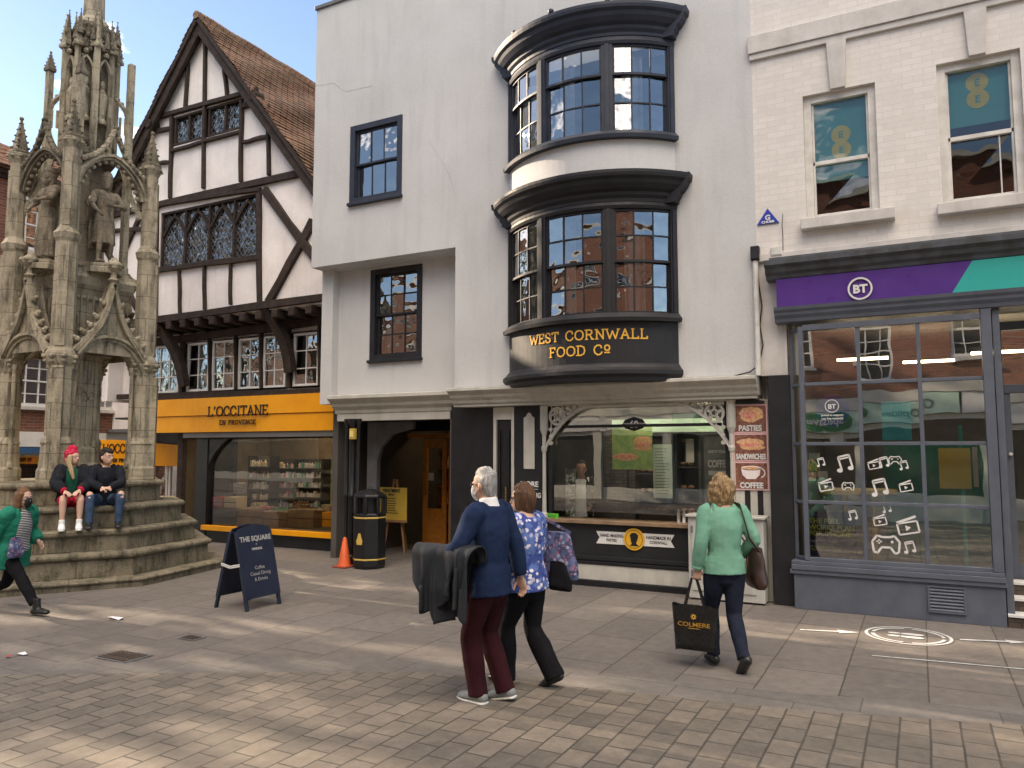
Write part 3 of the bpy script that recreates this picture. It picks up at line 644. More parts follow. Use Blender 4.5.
# food cabinets with glowing... steel cases, seen through the glass
def case(x0,x1,z0,z1,y,lab):
    t=thing('food_cabinet',lab,'cabinet',((x0+x1)/2,y,z0),'steel food cabinets inside the food shop'); m=MB()
    m.box(x0,x0+.04,y,y+.4,z0,z1).box(x1-.04,x1,y,y+.4,z0,z1).box(x0+.04,x1-.04,y,y+.4,z1-.05,z1).box(x0+.04,x1-.04,y,y+.4,z0,z0+.05).box(x0+.04,x1-.04,y+.38,y+.4,z0+.05,z1-.05); m.build('case',mat('dull_steel',(.12,.13,.13),rough=.4,metal=.3),t,bev=.01)
    m=MB()
    for k in range(1,4): m.box(x0+.045,x1-.045,y+.03,y+.36,z0+(z1-z0)*k/4-.01,z0+(z1-z0)*k/4)
    m.build('shelf',M_lead,t)
    m=MB(); rr=random.Random(int(x0*50))
    for k in range(0,4):
        x=x0+.09
        while x<x1-.1:
            m.ball((x,y+.18,z0+(z1-z0)*k/4+.05),.045,8,5,sx=1.1,sz=.6); x+=.11
    m.build('pastry_row',M_pastry,t)
    MB().box(x0+(x1-x0)*.45,x0+(x1-x0)*.75,y-.006,y-.001,z0+(z1-z0)*.55,z0+(z1-z0)*.8).build('paper_notice',M_whitep,t)
a,b=P(627,500,11.2),P(668,434,11.2); case(a[0],b[0],.95,b[1],11.2,'steel food cabinet with a paper notice, left of the two inside the food shop')
a,b=P(675,500,11.4),P(700,420,11.4); case(a[0],b[0],.95,b[1],11.4,'narrower steel food cabinet, right of the two inside the food shop')
# food picture hanging behind the glass
x0,z0=P(612,430,10.7); x1,_=P(652,430,10.7); zt=P(612,404,10.7)[1]; zb=P(620,434,10.7)[1]
po=thing('burger_poster','green poster with a burger and a hot dog hanging inside the serving window','poster',((x0+x1)/2,10.7,1.6))
MB().box(x0,x1,10.7,10.71,1.62,2.24).build('sheet',mat('poster_green',(.15,.34,.10),(.35,.45,.15),sc=12,rough=.5),po)
m=MB(); blob(m,x1-.14,2.03,.14,.07,10.697,3,j=.05); blob(m,x1-.14,1.93,.14,.04,10.697,4,j=.05); blob(m,x0+.2,1.80,.19,.055,10.697,6,j=.08); m.build('bun',M_pastry,po)
m=MB(); blob(m,x1-.14,1.975,.13,.018,10.694,3,j=.1); blob(m,x0+.2,1.81,.17,.018,10.694,8,j=.1); m.build('filling',M_filling,po)
x0,x1=P(653,460,10.75)[0],P(672,460,10.75)[0]
po=thing('price_list','tall pale green price list sheet behind the serving glass','price list',((x0+x1)/2,10.75,1.3))
MB().box(x0,x1,10.75,10.757,1.22,1.98).build('sheet',mat('pale_green_paper',(.55,.68,.55),(.5,.62,.5),rough=.6),po)
m=MB(); rr=random.Random(5)
for k in range(16): m.box(x0+.03,x0+.03+(x1-x0-.06)*rr.uniform(.5,1),10.748,10.7495,1.28+k*.042,1.292+k*.042)
m.build('text_line',mat('grey_ink',(.25,.32,.27)),po)
x0,x1=P(704,460,10.5)[0],P(731,460,10.5)[0]
po=thing('coffee_poster','grey coffee poster with a white cup, inside the right end of the serving window','poster',((x0+x1)/2,10.5,1.2))
MB().box(x0,x1,10.5,10.507,1.15,2.08).build('sheet',mat('poster_grey',(.13,.14,.13),(.2,.22,.2),sc=8,rough=.5),po)
m=MB(); text(m,'COFFEE',(x0+x1)/2+.01,10.497,1.67,.135,.004,sx=.6); text(m,'MAKE IT YOURS',(x0+x1)/2,10.497,1.86,.055,.001,sx=.6); m.box(x0+.06,x1-.03,10.496,10.499,1.56,1.62); m.build('poster_lettering',M_whitep,po)
m=MB(); blob(m,(x0+x1)/2,1.34,.13,.11,10.497,2,j=.02); m.build('cup',M_cup,po); m=MB(); blob(m,(x0+x1)/2,1.38,.10,.05,10.494,2,j=.05); m.build('froth',M_pastry,po)
for k,px in enumerate((592,645,705)):
    x=P(px,408,10.62)[0]; t=thing('shop_lamp',['small lit lamp box under the valance of the serving window, left of three','small lit lamp box under the valance of the serving window, middle of three','small lit lamp box under the valance of the serving window, right of three'][k],'lamp',(x,10.62,2.36),'lamp boxes in the serving window')
    MB().box(x-.10,x+.10,10.56,10.68,2.47,2.55).build('housing',M_whitep,t); MB().box(x-.085,x+.085,10.57,10.67,2.42,2.469).build('diffuser',emis('lamp_box_glow',(1,.93,.8),14),t)
for k,(x,y) in enumerate(((-4.2,12.0),(-2.9,12.0),(-3.6,13.4))):
    t=thing('shop_lamp',['ceiling light deep in the food shop, front left','ceiling light deep in the food shop, front right','ceiling light deep in the food shop, at the back'][k],'lamp',(x,y,2.5),'ceiling lights of the food shop')
    MB().box(x-.3,x+.3,y-.08,y+.08,2.52,2.555).build('housing',M_whitep,t); MB().box(x-.28,x+.28,y-.06,y+.06,2.51,2.519).build('diffuser',emis('lamp_box_glow2',(1,.9,.72),9),t)
for k,(x,y) in enumerate(((-8.3,13.6),(-7.4,13.6))):
    t=thing('shop_lamp',['warm ceiling light beyond the oak door, left','warm ceiling light beyond the oak door, right'][k],'lamp',(x,y,2.5),'ceiling lights beyond the oak door')
    MB().box(x-.2,x+.2,y-.08,y+.08,2.55,2.59).build('housing',M_whitep,t); MB().box(x-.18,x+.18,y-.06,y+.06,2.54,2.549).build('diffuser',emis('lamp_box_glow3',(1,.72,.42),8),t)
# stickers on the glass
m=MB(); cx,cz=P(634,424,ys+.04); hx=[(-.17,0),(-.13,.06),(0,.10),(.13,.06),(.17,0),(.13,-.06),(0,-.10),(-.13,-.06)]
st=thing('glass_sticker','dark hexagonal sticker reading 60 on the serving window','sticker',(cx,ys+.04,cz-.1)); m.prism([(cx+a,cz+b) for a,b in reversed(hx)],'y',ys+.036,ys+.044); m.build('shape',M_char,st)
m=MB(); text(m,'60',cx,ys+.033,cz-.048,.13,.006,ext=.001); text(m,'OVER',cx-.11,ys+.033,cz-.01,.035,.001,ext=.001); text(m,'YEARS',cx+.115,ys+.033,cz-.01,.035,.001,ext=.001); m.build('sticker_lettering',M_whitep,st)
for k,(px,py) in enumerate(((602,418),(603,429))):
    cx,cz=P(px,py,ys+.04); st=MB(); st.prism([(cx-.04,cz-.03),(cx+.04,cz-.03),(cx+.045,cz+.0),(cx+.02,cz+.035),(cx-.02,cz+.035),(cx-.045,cz)] ,'y',ys+.036,ys+.044)
    tag(st.build('glass_sticker',M_whitep),['small white sticker on the serving window, the higher of two','small white sticker on the serving window, the lower of two'][k],'sticker','small white stickers on the serving window')
cx,cz=P(553,516,ys-.0); st=thing('green_notice','small bright green notice at the left end of the serving counter','notice',(cx,ys-.03,cz-.05))
MB().box(cx-.10,cx+.10,ys-.035,ys-.025,cz-.05,cz+.04).build('card',mat('bright_green',(.10,.55,.05),rough=.5),st); 
m=MB(); 
for k in range(3): m.box(cx-.07,cx+.06,ys-.038,ys-.0355,cz-.03+k*.022,cz-.024+k*.022)
m.build('text_line',M_dark,st)
m=MB(); x0,z0=P(544,415,ys+.02); text(m,'M',XA+.20,ys+.03,2.28,.13,.004,ext=.001); tag(m.build('window_letter',M_whitep),'white letter on the top left of the serving window glass','lettering')
# perspex screens standing on the counter, and white drips of cups
m=MB(); xk=P(573,500,10.55)[0]; t=thing('counter_screen','clear upright screen standing on the serving counter','screen',(xk,10.5,.92)); MB().box(xk-.09,xk+.05,10.5,10.506,.916,1.62).build('sheet',glassmat('perspex',.12,(.7,.74,.74)),t); MB().box(xk-.10,xk-.09,10.495,10.512,.916,1.64).box(xk+.05,xk+.06,10.495,10.512,.916,1.64).build('edge_strip',M_lead,t)
for k,px in enumerate((683,688,693,677)):
    x=P(px,515,10.35)[0]; o=MB().lathe((x,10.40+.03*(k%2),.916),[(.022,0),(.022,.12),(.01,.15),(.01,.18)],10).build('sauce_bottle',M_whitep if k!=1 else M_filling,smooth='auto'); tag(o,['white sauce bottle on the counter, second from the left','red sauce bottle on the counter beside the white ones','white sauce bottle on the counter, rightmost','white sauce bottle on the counter, leftmost'][k],'bottle','sauce bottles on the counter')
# ---- passage with the oak door
pa=thing('covered_passage','dark covered entrance passage under the grey building, beside the food shop','passage',(-7.5,11.5,0))
m=MB(); m.box(-6.56,-5.76,ys+.08,ys+.14,0,2.6); m.box(-6.60,-6.56,ys+.14,14.4,0,2.6); m.build('passage_side_wall',M_black,pa)
m=MB(); m.box(-9.30,-9.18,10.75,14.4,0,2.7).box(-12,-9.30,14.3,14.4,0,2.7).box(-9.18,-6.6,14.3,14.4,0,2.7)
m.build('passage_left_wall',M_dkwall,pa)
MB().box(-9.1,-5.8,10.72,14.3,2.60,2.69).build('passage_ceiling',M_black,pa)
yd=12.9; xd0,zz=P(426,440,yd); xd1,_=P(449,440,yd)
m=MB()
lx0=P(355,440,yd)[0]
m.box(lx0-.5,lx0+.25,yd,yd+.1,0,2.6).box(lx0+.25,xd1+.6,yd,yd+.1,2.28,2.6).box(xd1+.12,xd1+.7,yd+.02,yd+.1,0,2.28); m.build('inner_front',M_black,pa)
m=MB(); m.box(xd1+.02,xd1+.11,yd-.05,yd+.1,0,2.27).box(lx0+.26,lx0+.33,yd-.04,yd+.08,0,2.27); m.box(lx0+.33,xd1+.02,yd-.04,yd+.08,2.14,2.22); m.build('door_frame',M_wood,pa,bev=.01)
m=MB(); a,b=xd0,xd1; m.box(a,a+.10,yd-.10,yd-.05,.03,2.12).box(b-.10,b,yd-.10,yd-.05,.03,2.12).box(a+.1,b-.1,yd-.10,yd-.05,1.95,2.12).box(a+.1,b-.1,yd-.10,yd-.05,.03,.75)
m.box(a+.13,b-.13,yd-.11,yd-.101,.15,.65); d=m.build('oak_door',M_wood,pa,bev=.008)
MB().quad((a+.1,yd-.075,.75),(b-.1,yd-.075,.75),(b-.1,yd-.075,1.95),(a+.1,yd-.075,1.95)).build('pane',GL_shop,d)
q=MB(); q.tube([(a+.05,yd-.10,1.05),(a+.05,yd-.15,1.05),(a+.12,yd-.15,1.05)],.012,8); q.build('handle',MATS['brass'],d); MB().box(a+.12,a+.25,yd-.078,yd-.0765,1.3,1.45).build('door_notice',M_cream,d)
xq=P(467,480,11.6)[0]; MB().box(xq-.06,xq+.06,11.55,11.67,0,2.45).build('oak_post',M_wood,pa,bev=.01)
m=MB(); m.box(xq+.06,xq+.9,11.60,11.63,.4,2.2).build('post_glazing',GL_shop,pa)
# shelves of goods deep in the passage shop
m=MB(); x0=lx0+.35
for k in range(5): m.box(x0,xd0+.4,14.0,14.28,.35+.38*k,.37+.38*k)
sh=thing('goods_shelf','dim wooden goods shelf deep inside the passage shop','shelf',(x0+.5,14.1,.3)); m.build('board',mat('shelf_wood',(.22,.13,.07),rough=.6),sh)
def goods(parent,x0,x1,y,z,hmax,cols,seed,dens=.8,dep=.08,nm='goods'):
    rr=random.Random(seed); mbs={}
    x=x0
    while x<x1:
        w_=rr.uniform(.04,.09)
        if rr.random()<dens:
            c=rr.choice(cols); mbs.setdefault(c,MB())
            if rr.random()<.4: mbs[c].lathe((x+w_/2,y+dep/2,z),[(w_*.4,0),(w_*.4,hmax*.6),(w_*.2,hmax*.7),(w_*.2,hmax*rr.uniform(.8,1))],8)
            else: mbs[c].box(x,x+w_*.85,y,y+dep,z,z+hmax*rr.uniform(.5,1))
        x+=w_+.008
    for c,mb in mbs.items(): mb.build(nm,MATS[c],parent)
for nm,c in (('pack_white',(.6,.58,.52)),('pack_cream',(.55,.45,.28)),('pack_green',(.08,.28,.16)),('pack_red',(.45,.05,.05)),('pack_brown',(.25,.13,.07)),('pack_lilac',(.35,.22,.35)),('pack_yellow',(.65,.42,.06)),('pack_pink',(.6,.2,.25))): mat(nm,c,rough=.45)
for k in range(4): goods(sh,x0,xd0+.35,14.02,.375+.38*k,.26,['pack_white','pack_brown','pack_red','pack_cream','pack_lilac'],k+3,.75,nm='row_of_goods')
# iron posts at the passage corner, small yellow lamp box
for k,(px,r) in enumerate(((346.5,.035),(352,.05),(358,.03))):
    x=P(px,480,10.2)[0]; o=MB().lathe((x,10.2,0),[(r*1.6,0),(r*1.6,.15),(r,.18),(r,1.1),(r*1.25,1.12),(r*1.25,1.16),(r,1.18),(r,2.30),(r*1.5,2.34),(r*1.7,2.42)],14).build('iron_post',M_black,smooth='auto')
    tag(o,['slim black iron post at the passage corner, left of three','thick black iron post at the passage corner, middle of three','slim black iron post at the passage corner, right of three'][k],'post','iron posts at the passage corner')
xl,zl=P(353.5,434,10.12); t=thing('lamp_box','small brass yellow box fixed high on the black iron posts','box',(xl,10.1,zl-.1)); MB().box(xl-.055,xl+.055,10.07,10.14,zl-.09,zl+.09).build('case',mat('brass_yellow',(.55,.38,.08),(.45,.3,.06),rough=.4),t,bev=.01); MB().box(xl-.03,xl+.03,10.064,10.069,zl-.05,zl+.05).build('front_plate',mat('pale_yellow',(.75,.6,.25),rough=.4),t)
# grey bracket shape and left passage pier
m=MB(); px_=P(372,430,11.2)[0]; m.box(px_-.1,px_+.12,11.2,11.3,0,2.4)
pts=[(px_+.12,1.7),(px_+.2,1.95),(px_+.45,2.18),(px_+.9,2.28),(px_+.9,2.4),(px_+.12,2.4)]; m.prism(pts,'y',11.21,11.29); m.build('curved_bracket',mat('dim_grey_paint',(.16,.16,.16),(.12,.12,.12),rough=.7),pa)
# ---- grey utility cabinet in front of the end panel
uc=thing('utility_cabinet','pale grey metal utility cabinet standing against the food shop end panel','cabinet',(-2.18,9.8,0))
Mc=mat('pale_grey_cabinet_paint',(.47,.46,.42),(.40,.39,.35),sc=5,rough=.5,streak=.3); x0,x1=-2.70,-1.72
MB().box(x0+.02,x1-.02,9.94,ys-.08,.02,1.04).build('body',Mc,uc,bev=.01); MB().box(x0-.01,x1+.01,9.90,ys-.08,1.042,1.075).build('lid',Mc,uc,bev=.01)
m=MB(); m.box(x0+.07,x1-.12,9.925,9.939,.12,.98); d=m.build('door',Mc,uc,bev=.004)
m=MB()
for z in (.3,.85): m.box(x0+.06,x0+.09,9.915,9.925,z,z+.08)
m.ball((x1-.17,9.922,.9),.014); m.ball((x1-.17,9.922,.25),.014); m.build('hinge',M_lead,d)
m=MB(); m.box(-2.17,-2.0,9.920,9.9235,.62,.92); m.build('paper_notice',M_whitep,d); m=MB()
for k in range(5): m.box(-2.15,-2.03,9.9175,9.9195,.66+.05*k,.675+.05*k)
m.build('notice_print',MATS['grey_ink'],d)
# ================================================================== WHITE PAINTED BRICK BUILDING AND THE BLUE-GREY SHOP
M_wbrick=brickmat('white_painted_brick',(.70,.66,.62),(.64,.60,.56),(.60,.565,.53),'xzy',.225,.075,.006,rough=.75,dirt=(.56,.53,.49),dirta=.35,bst=.3,dsc=2.0,nz=.12)
M_wstone=mat('white_painted_stone',(.60,.57,.54),(.48,.45,.42),sc=3,rough=.8,bs=18,bst=.3,streak=.3)
wb=thing('white_brick_building','white painted brick building on the right, two large sash windows above the blue-grey shop','building',(1.3,YW,0))
E1=(-1.14,-.305,4.775,6.39); E2=(.355,1.19,4.745,6.45); XR2=7.0
m=MB(); m.wall(XR,XR2,4.29,11.2,YW,[E1,E2,(1.9,2.75,4.75,6.42),(-1.15,-.30,8.05,9.5),(.40,1.2,8.05,9.5)],.3); m.build('wall',M_wbrick,wb)
m=MB(); m.box(XR+.003,XR+.25,YW+.31,YW+8,0,11.2).box(XR2-.25,XR2,YW+.31,YW+8,0,11.2).box(XR+.25,XR2-.25,YW+7.7,YW+8,0,11.2); m.build('side_wall',M_wbrick,wb)
MB().box(XR+.003,XR2,YW-.1,YW+8,11.21,11.35).build('roof',M_lead,wb)
m=MB()
for z in (7.2,): m.box(XR+.26,XR2-.26,YW+.8,YW+7.6,z,z+.12)
m.box(XR+.26,XR2-.26,YW+4,YW+4.1,4.4,11.1); m.build('inner_floor',M_dkwall,wb)
m=MB(); m.box(XR-.035,XR2,YW-.07,YW-.001,7.08,7.32); m.box(XR-.02,XR2,YW-.045,YW-.0012,7.0,7.078); m.build('string_course',M_wstone,wb,bev=.006)
for E in (E1,E2):
    c=(E[0]+E[1])/2+.0; MB().prism([(c-.085,E[3]+.0),(c+.085,E[3]+.0),(c+.115,6.998),(c-.115,6.998)],'y',YW-.055,YW-.002).build('keystone',M_wstone,wb,bev=.005)
MB().box(XR+.0,XR2,YW-.05,YW-.001,4.30,4.40).build('ledge',M_wstone,wb,bev=.008)
M_blind=mat('teal_blind',(.07,.46,.43),(.06,.42,.39),rough=.6); M_disc=mat('blind_yellow',(.90,.72,.06),rough=.6)
for k,(E,zb) in enumerate(((E1,5.30),(E2,5.72))):
    x0,x1,z0,z1=E; f=MB(); y=YW+.10
    f.box(x0,x0+.09,y-.04,y+.1,z0,z1).box(x1-.09,x1,y-.04,y+.1,z0,z1).box(x0+.09,x1-.09,y-.04,y+.1,z1-.09,z1).box(x0+.09,x1-.09,y-.04,y+.1,z0,z0+.05)
    zm=z0+(z1-z0)*(.47 if k else .46)
    f.box(x0+.09,x1-.09,y+.0,y+.05,zm-.025,zm+.025)
    for a in (x0+.09,x1-.115): f.box(a,a+.025,y,y+.06,z0+.05,z1-.09)
    f.box(x0+.115,x1-.115,y+.02,y+.06,z0+.05,z0+.09)
    if k: f.box(x1-.24,x1-.225,y+.03,y+.06,z0+.09,zm-.025)
    F=f.build('window',M_dirtyw,wb,bev=.004)
    g=MB(); g.quad((x0+.1,y+.03,zm),(x1-.1,y+.03,zm),(x1-.1,y+.024,z1-.09),(x0+.1,y+.024,z1-.09)); g.quad((x0+.1,y+.055,z0+.06),(x1-.1,y+.050,z0+.06),(x1-.1,y+.055,zm),(x0+.1,y+.05,zm)); g.build('pane',glassmat('sash_glass',.08,(.97,.98,.97),wav=.006,wsc=1.6),F)
    MB().box(x0-.06,x1+.16,YW-.13,YW+.06,z0-.14,z0-.003).build('sill',M_wstone,F,bev=.01)
    MB().box(x0+.1,x1-.1,y+.12,y+.125,zb,z1-.09).build('blind',M_blind,F)
    cx=(x0+x1)/2+.0; cz=(5.79 if k==0 else 6.13); r=.115; m=MB()
    for s_ in (-1,1): m.prism([(cx+r*math.cos(2*pi*i/28),cz+s_*.1+r*math.sin(2*pi*i/28)) for i in range(28)],'y',y+.112+.001*s_,y+.1185)
    m.build('blind_disc',M_disc,F); m=MB(); text(m,'E',cx,y+.108,cz+.1-.045,.12,.002,ext=.001); text(m,'E',cx,y+.108,cz-.1-.045,.12,.002,ext=.001); m.build('blind_letter',M_blind,F)
for E in ((1.9,2.75,4.75,6.42),(-1.15,-.30,8.05,9.5),(.40,1.2,8.05,9.5)): sash(wb,*E,YW+.10,1,1,1,M_dirtyw,GL_up,fw=.09,proud=.04,sillm=M_wstone)
# little things fixed to the wall corner
cx,cz=P(768,218,YW); s_=.13
pl=thing('triangular_plaque','small blue triangular plaque with white letters, on the corner of the white brick wall','plaque',(cx,YW-.02,cz-.1))
MB().prism([(cx-s_*1.05,cz-.08),(cx+s_*1.05,cz-.08),(cx,cz+.12)],'y',YW-.02,YW-.003).build('plate',mat('plaque_blue',(.02,.05,.38),rough=.4),pl)
m=MB(); text(m,'G',cx,YW-.024,cz-.03,.09,.004,ext=.001); text(m,'CHUBB',cx,YW-.024,cz-.07,.04,.002,ext=.001,sx=1.2); m.build('plaque_lettering',M_whitep,pl)
cx,cz=P(756,255,YW); bxo=thing('black_wall_box','black plastic box at the corner of the white brick wall, cables running down from it','box',(cx,YW-.1,cz-.1)); MB().box(cx-.055,cx+.055,YW-.10,YW-.003,cz-.09,cz+.10).build('case',M_black,bxo,bev=.012)
MB().box(cx-.04,cx+.04,YW-.112,YW-.102,cz-.07,cz+.06).build('cover',M_char,bxo)
cx2,cz2=P(777,252,YW); b2=thing('junction_box','cream junction box beside the black wall box','box',(cx2,YW-.06,cz2-.07)); MB().box(cx2-.07,cx2+.07,YW-.06,YW-.003,cz2-.06,cz2+.06).build('case',M_dirtyw,b2,bev=.008); MB().box(cx2-.055,cx2+.055,YW-.066,YW-.061,cz2-.045,cz2+.045).build('cover',M_dirtyw,b2)
def cable(pts,D,r,lab,m=M_black,seed=0):
    q=[P(a,b,D) for a,b in pts]; o=MB().tube([(x,D-.01*(i%2),z) for i,(x,z) in enumerate(q)],r,6).build('cable',m,smooth=True); tag(o,lab,'cable','cables on the corner of the buildings')
cable([(757,263),(759,285),(762,305),(760,325),(763,345),(759,365),(750,372),(735,376)],YW-.03,.009,'black cable running down the corner below the black wall box')
cable([(776,258),(790,262),(800,266),(808,267)],YW-.03,.006,'thin dark cable running right from the junction box')
cable([(783,250),(783,236),(782,225),(783,214)],YW-.03,.005,'thin cable rising above the junction box')
m=MB(); x0,z0=P(754,270,YW-.04); m.lathe((x0+.02,YW-.05,2.84),[(.035,0),(.035,1.5),(.045,1.5),(.045,1.56)],12); tag(m.build('drain_pipe',M_dirtyw,smooth='auto'),'off-white pipe running down the corner between the grey and the white building','pipe')
# lower part of the wall strip between the shops
m=MB(); m.box(-1.752,-1.42,YW+.0,YW+.3,2.84,4.288); m.build('corner_pier',M_wstone,wb); 
MB().box(-1.66,-1.40,YW-.02,YW+.3,0,2.838).build('dark_pier',M_char,wb,bev=.006)
# ---- shop
yb=9.95; bt=thing('corner_shop','blue-grey shop with a purple and teal fascia and a large gridded window','shop',(-.3,yb,0))
GX0,GX1,GZ0,GZ1=-1.27,.66,.60,3.38
m=MB(); m.box(-1.40,.76,yb+.0,yb+.5,.0,.42); m.box(-1.44,.78,yb-.03,yb+.5,.42,.47); m.box(-1.42,.77,yb-.045,yb+.45,.47,.53).box(-1.42,.765,yb-.02,yb+.4,.53,.575)
m.build('stall_riser',M_slate,bt,bev=.006)
m=MB(); v0,v1=P(930,600,yb)[0],P(964,600,yb)[0]; 
for k in range(7): m.add([(v0,yb-.025,.13+.036*k),(v1,yb-.025,.13+.036*k),(v1,yb-.002,.155+.036*k),(v0,yb-.002,.155+.036*k)],[(0,1,2,3)]); m.box(v0,v1,yb-.024,yb-.003,.122+.036*k,.13+.036*k)
m.box(v0-.02,v0,yb-.026,yb-.001,.10,.39).box(v1,v1+.02,yb-.026,yb-.001,.10,.39).box(v0,v1,yb-.026,yb-.001,.375,.39).box(v0,v1,yb-.026,yb-.001,.10,.118)
m.build('vent_grille',M_slate,bt)
m=MB(); fw=.055; y0,y1=yb+.0,yb+.10
m.box(GX0-.0,GX0+fw,y0,y1,GZ0-.02,GZ1+.03).box(GX1,GX1+.10,y0-.01,y1+.05,GZ0-.02,3.47).box(GX0+fw,GX1,y0,y1,GZ1-.02,GZ1+.05).box(GX0+fw,GX1,y0,y1,GZ0-.025,GZ0+.02)
vx=[-.60,.035]; hz=[1.275,1.975,2.70]; b=.022
xsx=[GX0+fw]+vx+[GX1]
for x in vx: m.box(x-b,x+b,y0+.012,y1-.01,GZ0+.02,GZ1-.02)
for z in hz:
    for i in range(3): m.box(xsx[i]+(b if i else 0),xsx[i+1]-(b if i<2 else 0),y0+.016,y1-.012,z-b*.9,z+b*.9)
# canted side light and corner posts
m.box(-1.40,-1.355,YW+.02,YW+.12,.575,3.47); 
for z in (.60,1.275,1.975,2.70,3.38): m.bar((-1.385,YW+.05,z),(-1.255,yb+.05,z),.035,.04)
fr=m.build('window_frame',M_slate,bt,bev=.004)
g=MB(); zz=[GZ0]+hz+[GZ1]; rr=random.Random(2)
for i in range(3):
    for j in range(4):
        t1,t2=rr.uniform(-.004,.004),rr.uniform(-.004,.004); yy=yb+.05
        g.add([(xsx[i],yy-t1-t2,zz[j]),(xsx[i+1],yy+t1-t2,zz[j]),(xsx[i+1],yy+t1+t2,zz[j+1]),(xsx[i],yy-t1+t2,zz[j+1])],[(0,1,2,3)])
g.add([(-1.385,YW+.05,.6),(-1.26,yb+.06,.6),(-1.26,yb+.06,3.38),(-1.385,YW+.05,3.38)],[(0,1,2,3)]); g.build('pane',GL_bt,fr)
# right pilaster, door recess
m=MB(); m.box(.64+.13,.84,yb+.04,yb+.5,0,3.47); m.build('pilaster',M_slate,bt,bev=.006)
yd2=10.6; m=MB(); m.box(.841,.90,yd2,yd2+.08,.42,3.40).box(.9,2.2,yd2,yd2+.08,2.56,2.66).box(.9,2.2,yd2,yd2+.08,3.3,3.40).box(.9,.96,yd2+.02,yd2+.06,.42,2.56).box(.96,2.1,yd2+.02,yd2+.06,.42,.60).box(1.98,2.1,yd2+.02,yd2+.06,.6,2.56)
d=m.build('door',M_slate,bt,bev=.004); MB().quad((.96,yd2+.04,.6),(2.0,yd2+.04,.6),(2.0,yd2+.04,2.56),(.96,yd2+.04,2.56)).quad((.9,yd2+.04,2.66),(2.1,yd2+.04,2.66),(2.1,yd2+.04,3.3),(.9,yd2+.04,3.3)).build('pane',GL_bt,d)
q=MB(); q.ball((.93,yd2-.01,1.85),.02); q.build('lock',M_whitep,d)
M_tile=brickmat('dark_brick_step',(.10,.065,.05),(.07,.05,.042),(.03,.025,.022),'xzy',.12,.07,.006,rough=.5)
for k in range(3): 
    MB().box(.77,2.4,yb+.02+.2*k,yb+.22+.2*k,.145*k,.145*k+.112).build('step',M_tile,bt); MB().box(.77,2.4,yb-.0+.2*k,yb+.22+.2*k,.145*k+.113,.145*k+.145).build('step_nosing',M_whitep,bt,bev=.004)
MB().box(2.2,2.35,yb,yb+.9,0,3.47).box(2.35,6.9,yb+.05,yb+.5,0,3.47).build('right_front',M_slate,bt)
# fascia with lip mouldings
m=MB()
def mould(m,x0,x1,y,prof): m.prism([(y-o_,z) for o_,z in prof]+[(y+.35,prof[-1][1]),(y+.35,prof[0][1])],'x',x0,x1)
mould(m,-1.53,6.9,yb,[(0,3.472),(.02,3.48),(.03,3.52),(.06,3.56),(.065,3.59),(.09,3.62),(.10,3.66)]); m.build('lower_moulding',M_slate,bt)
m=MB(); mould(m,-1.62,6.9,yb,[(0,4.02),(.03,4.03),(.05,4.07),(.10,4.10),(.12,4.15),(.18,4.18),(.19,4.24)]); m.box(-1.56,6.9,yb-.15,YW+.0,4.243,4.275); m.build('upper_moulding',mat('weathered_moulding',(.10,.11,.13),(.06,.062,.06),sc=6,rough=.7),bt)
xd=P(952,300,yb)[0]; xu=P(972,258,yb)[0]
m=MB(); m.prism([(-1.50,3.663),(xd,3.663),(xu,4.018),(-1.50,4.018)],'y',yb-.04,yb+.1); fa=m.build('fascia_panel',mat('fascia_purple',(.085,.03,.22),(.075,.026,.20),rough=.35),bt)
MB().prism([(xd,3.664),(6.9,3.664),(6.9,4.017),(xu,4.017)],'y',yb-.041,yb+.1).build('fascia_panel_teal',mat('fascia_teal',(.01,.38,.34),(.01,.36,.32),rough=.35),bt)
cx,cz=P(860,288.5,yb-.06); m=MB(); n=40
for k in range(n):
    a0,a1=2*pi*k/n,2*pi*(k+1)/n; r0,r1=.115,.135
    m.prism([(cx+r0*math.cos(a0),cz+r0*math.sin(a0)),(cx+r1*math.cos(a0),cz+r1*math.sin(a0)),(cx+r1*math.cos(a1),cz+r1*math.sin(a1)),(cx+r0*math.cos(a1),cz+r0*math.sin(a1))],'y',yb-.065,yb-.042)
text(m,'BT',cx,yb-.055,cz-.048,.135,.006); m.build('fascia_emblem',M_whitep,fa)
# ---- inside of that shop
bi=thing('blue_shop_room','interior of the blue-grey shop with teal panels, seen through the gridded window','shop interior',(0,12,0))
m=MB(); m.box(-1.45,-1.40,YW+.3,14,.0,3.6).box(-1.4,6.5,13.9,14,.0,3.6).box(-1.4,6.5,YW+.3,14,3.5,3.6); m.build('room_wall',mat('grey_room_wall',(.26,.26,.26),(.20,.20,.20),rough=.8),bi)
MB().box(-1.39,6.5,yb+.55,13.9,.40,.42).build('room_floor',mat('grey_room_floor',(.14,.13,.12),rough=.5),bi)
M_teal=mat('teal_panel',(.01,.17,.13),(.008,.13,.10),rough=.5); MB().box(-.45,1.0,12.0,12.05,.42,2.0).build('teal_panel',M_teal,bi)
MB().box(.43,.47,10.9,10.95,.42,2.2).build('teal_post',mat('bright_teal',(.01,.36,.28),rough=.5),bi)
M_yel=mat('yellow_plastic',(.92,.62,.02),(.88,.56,.02),rough=.4)
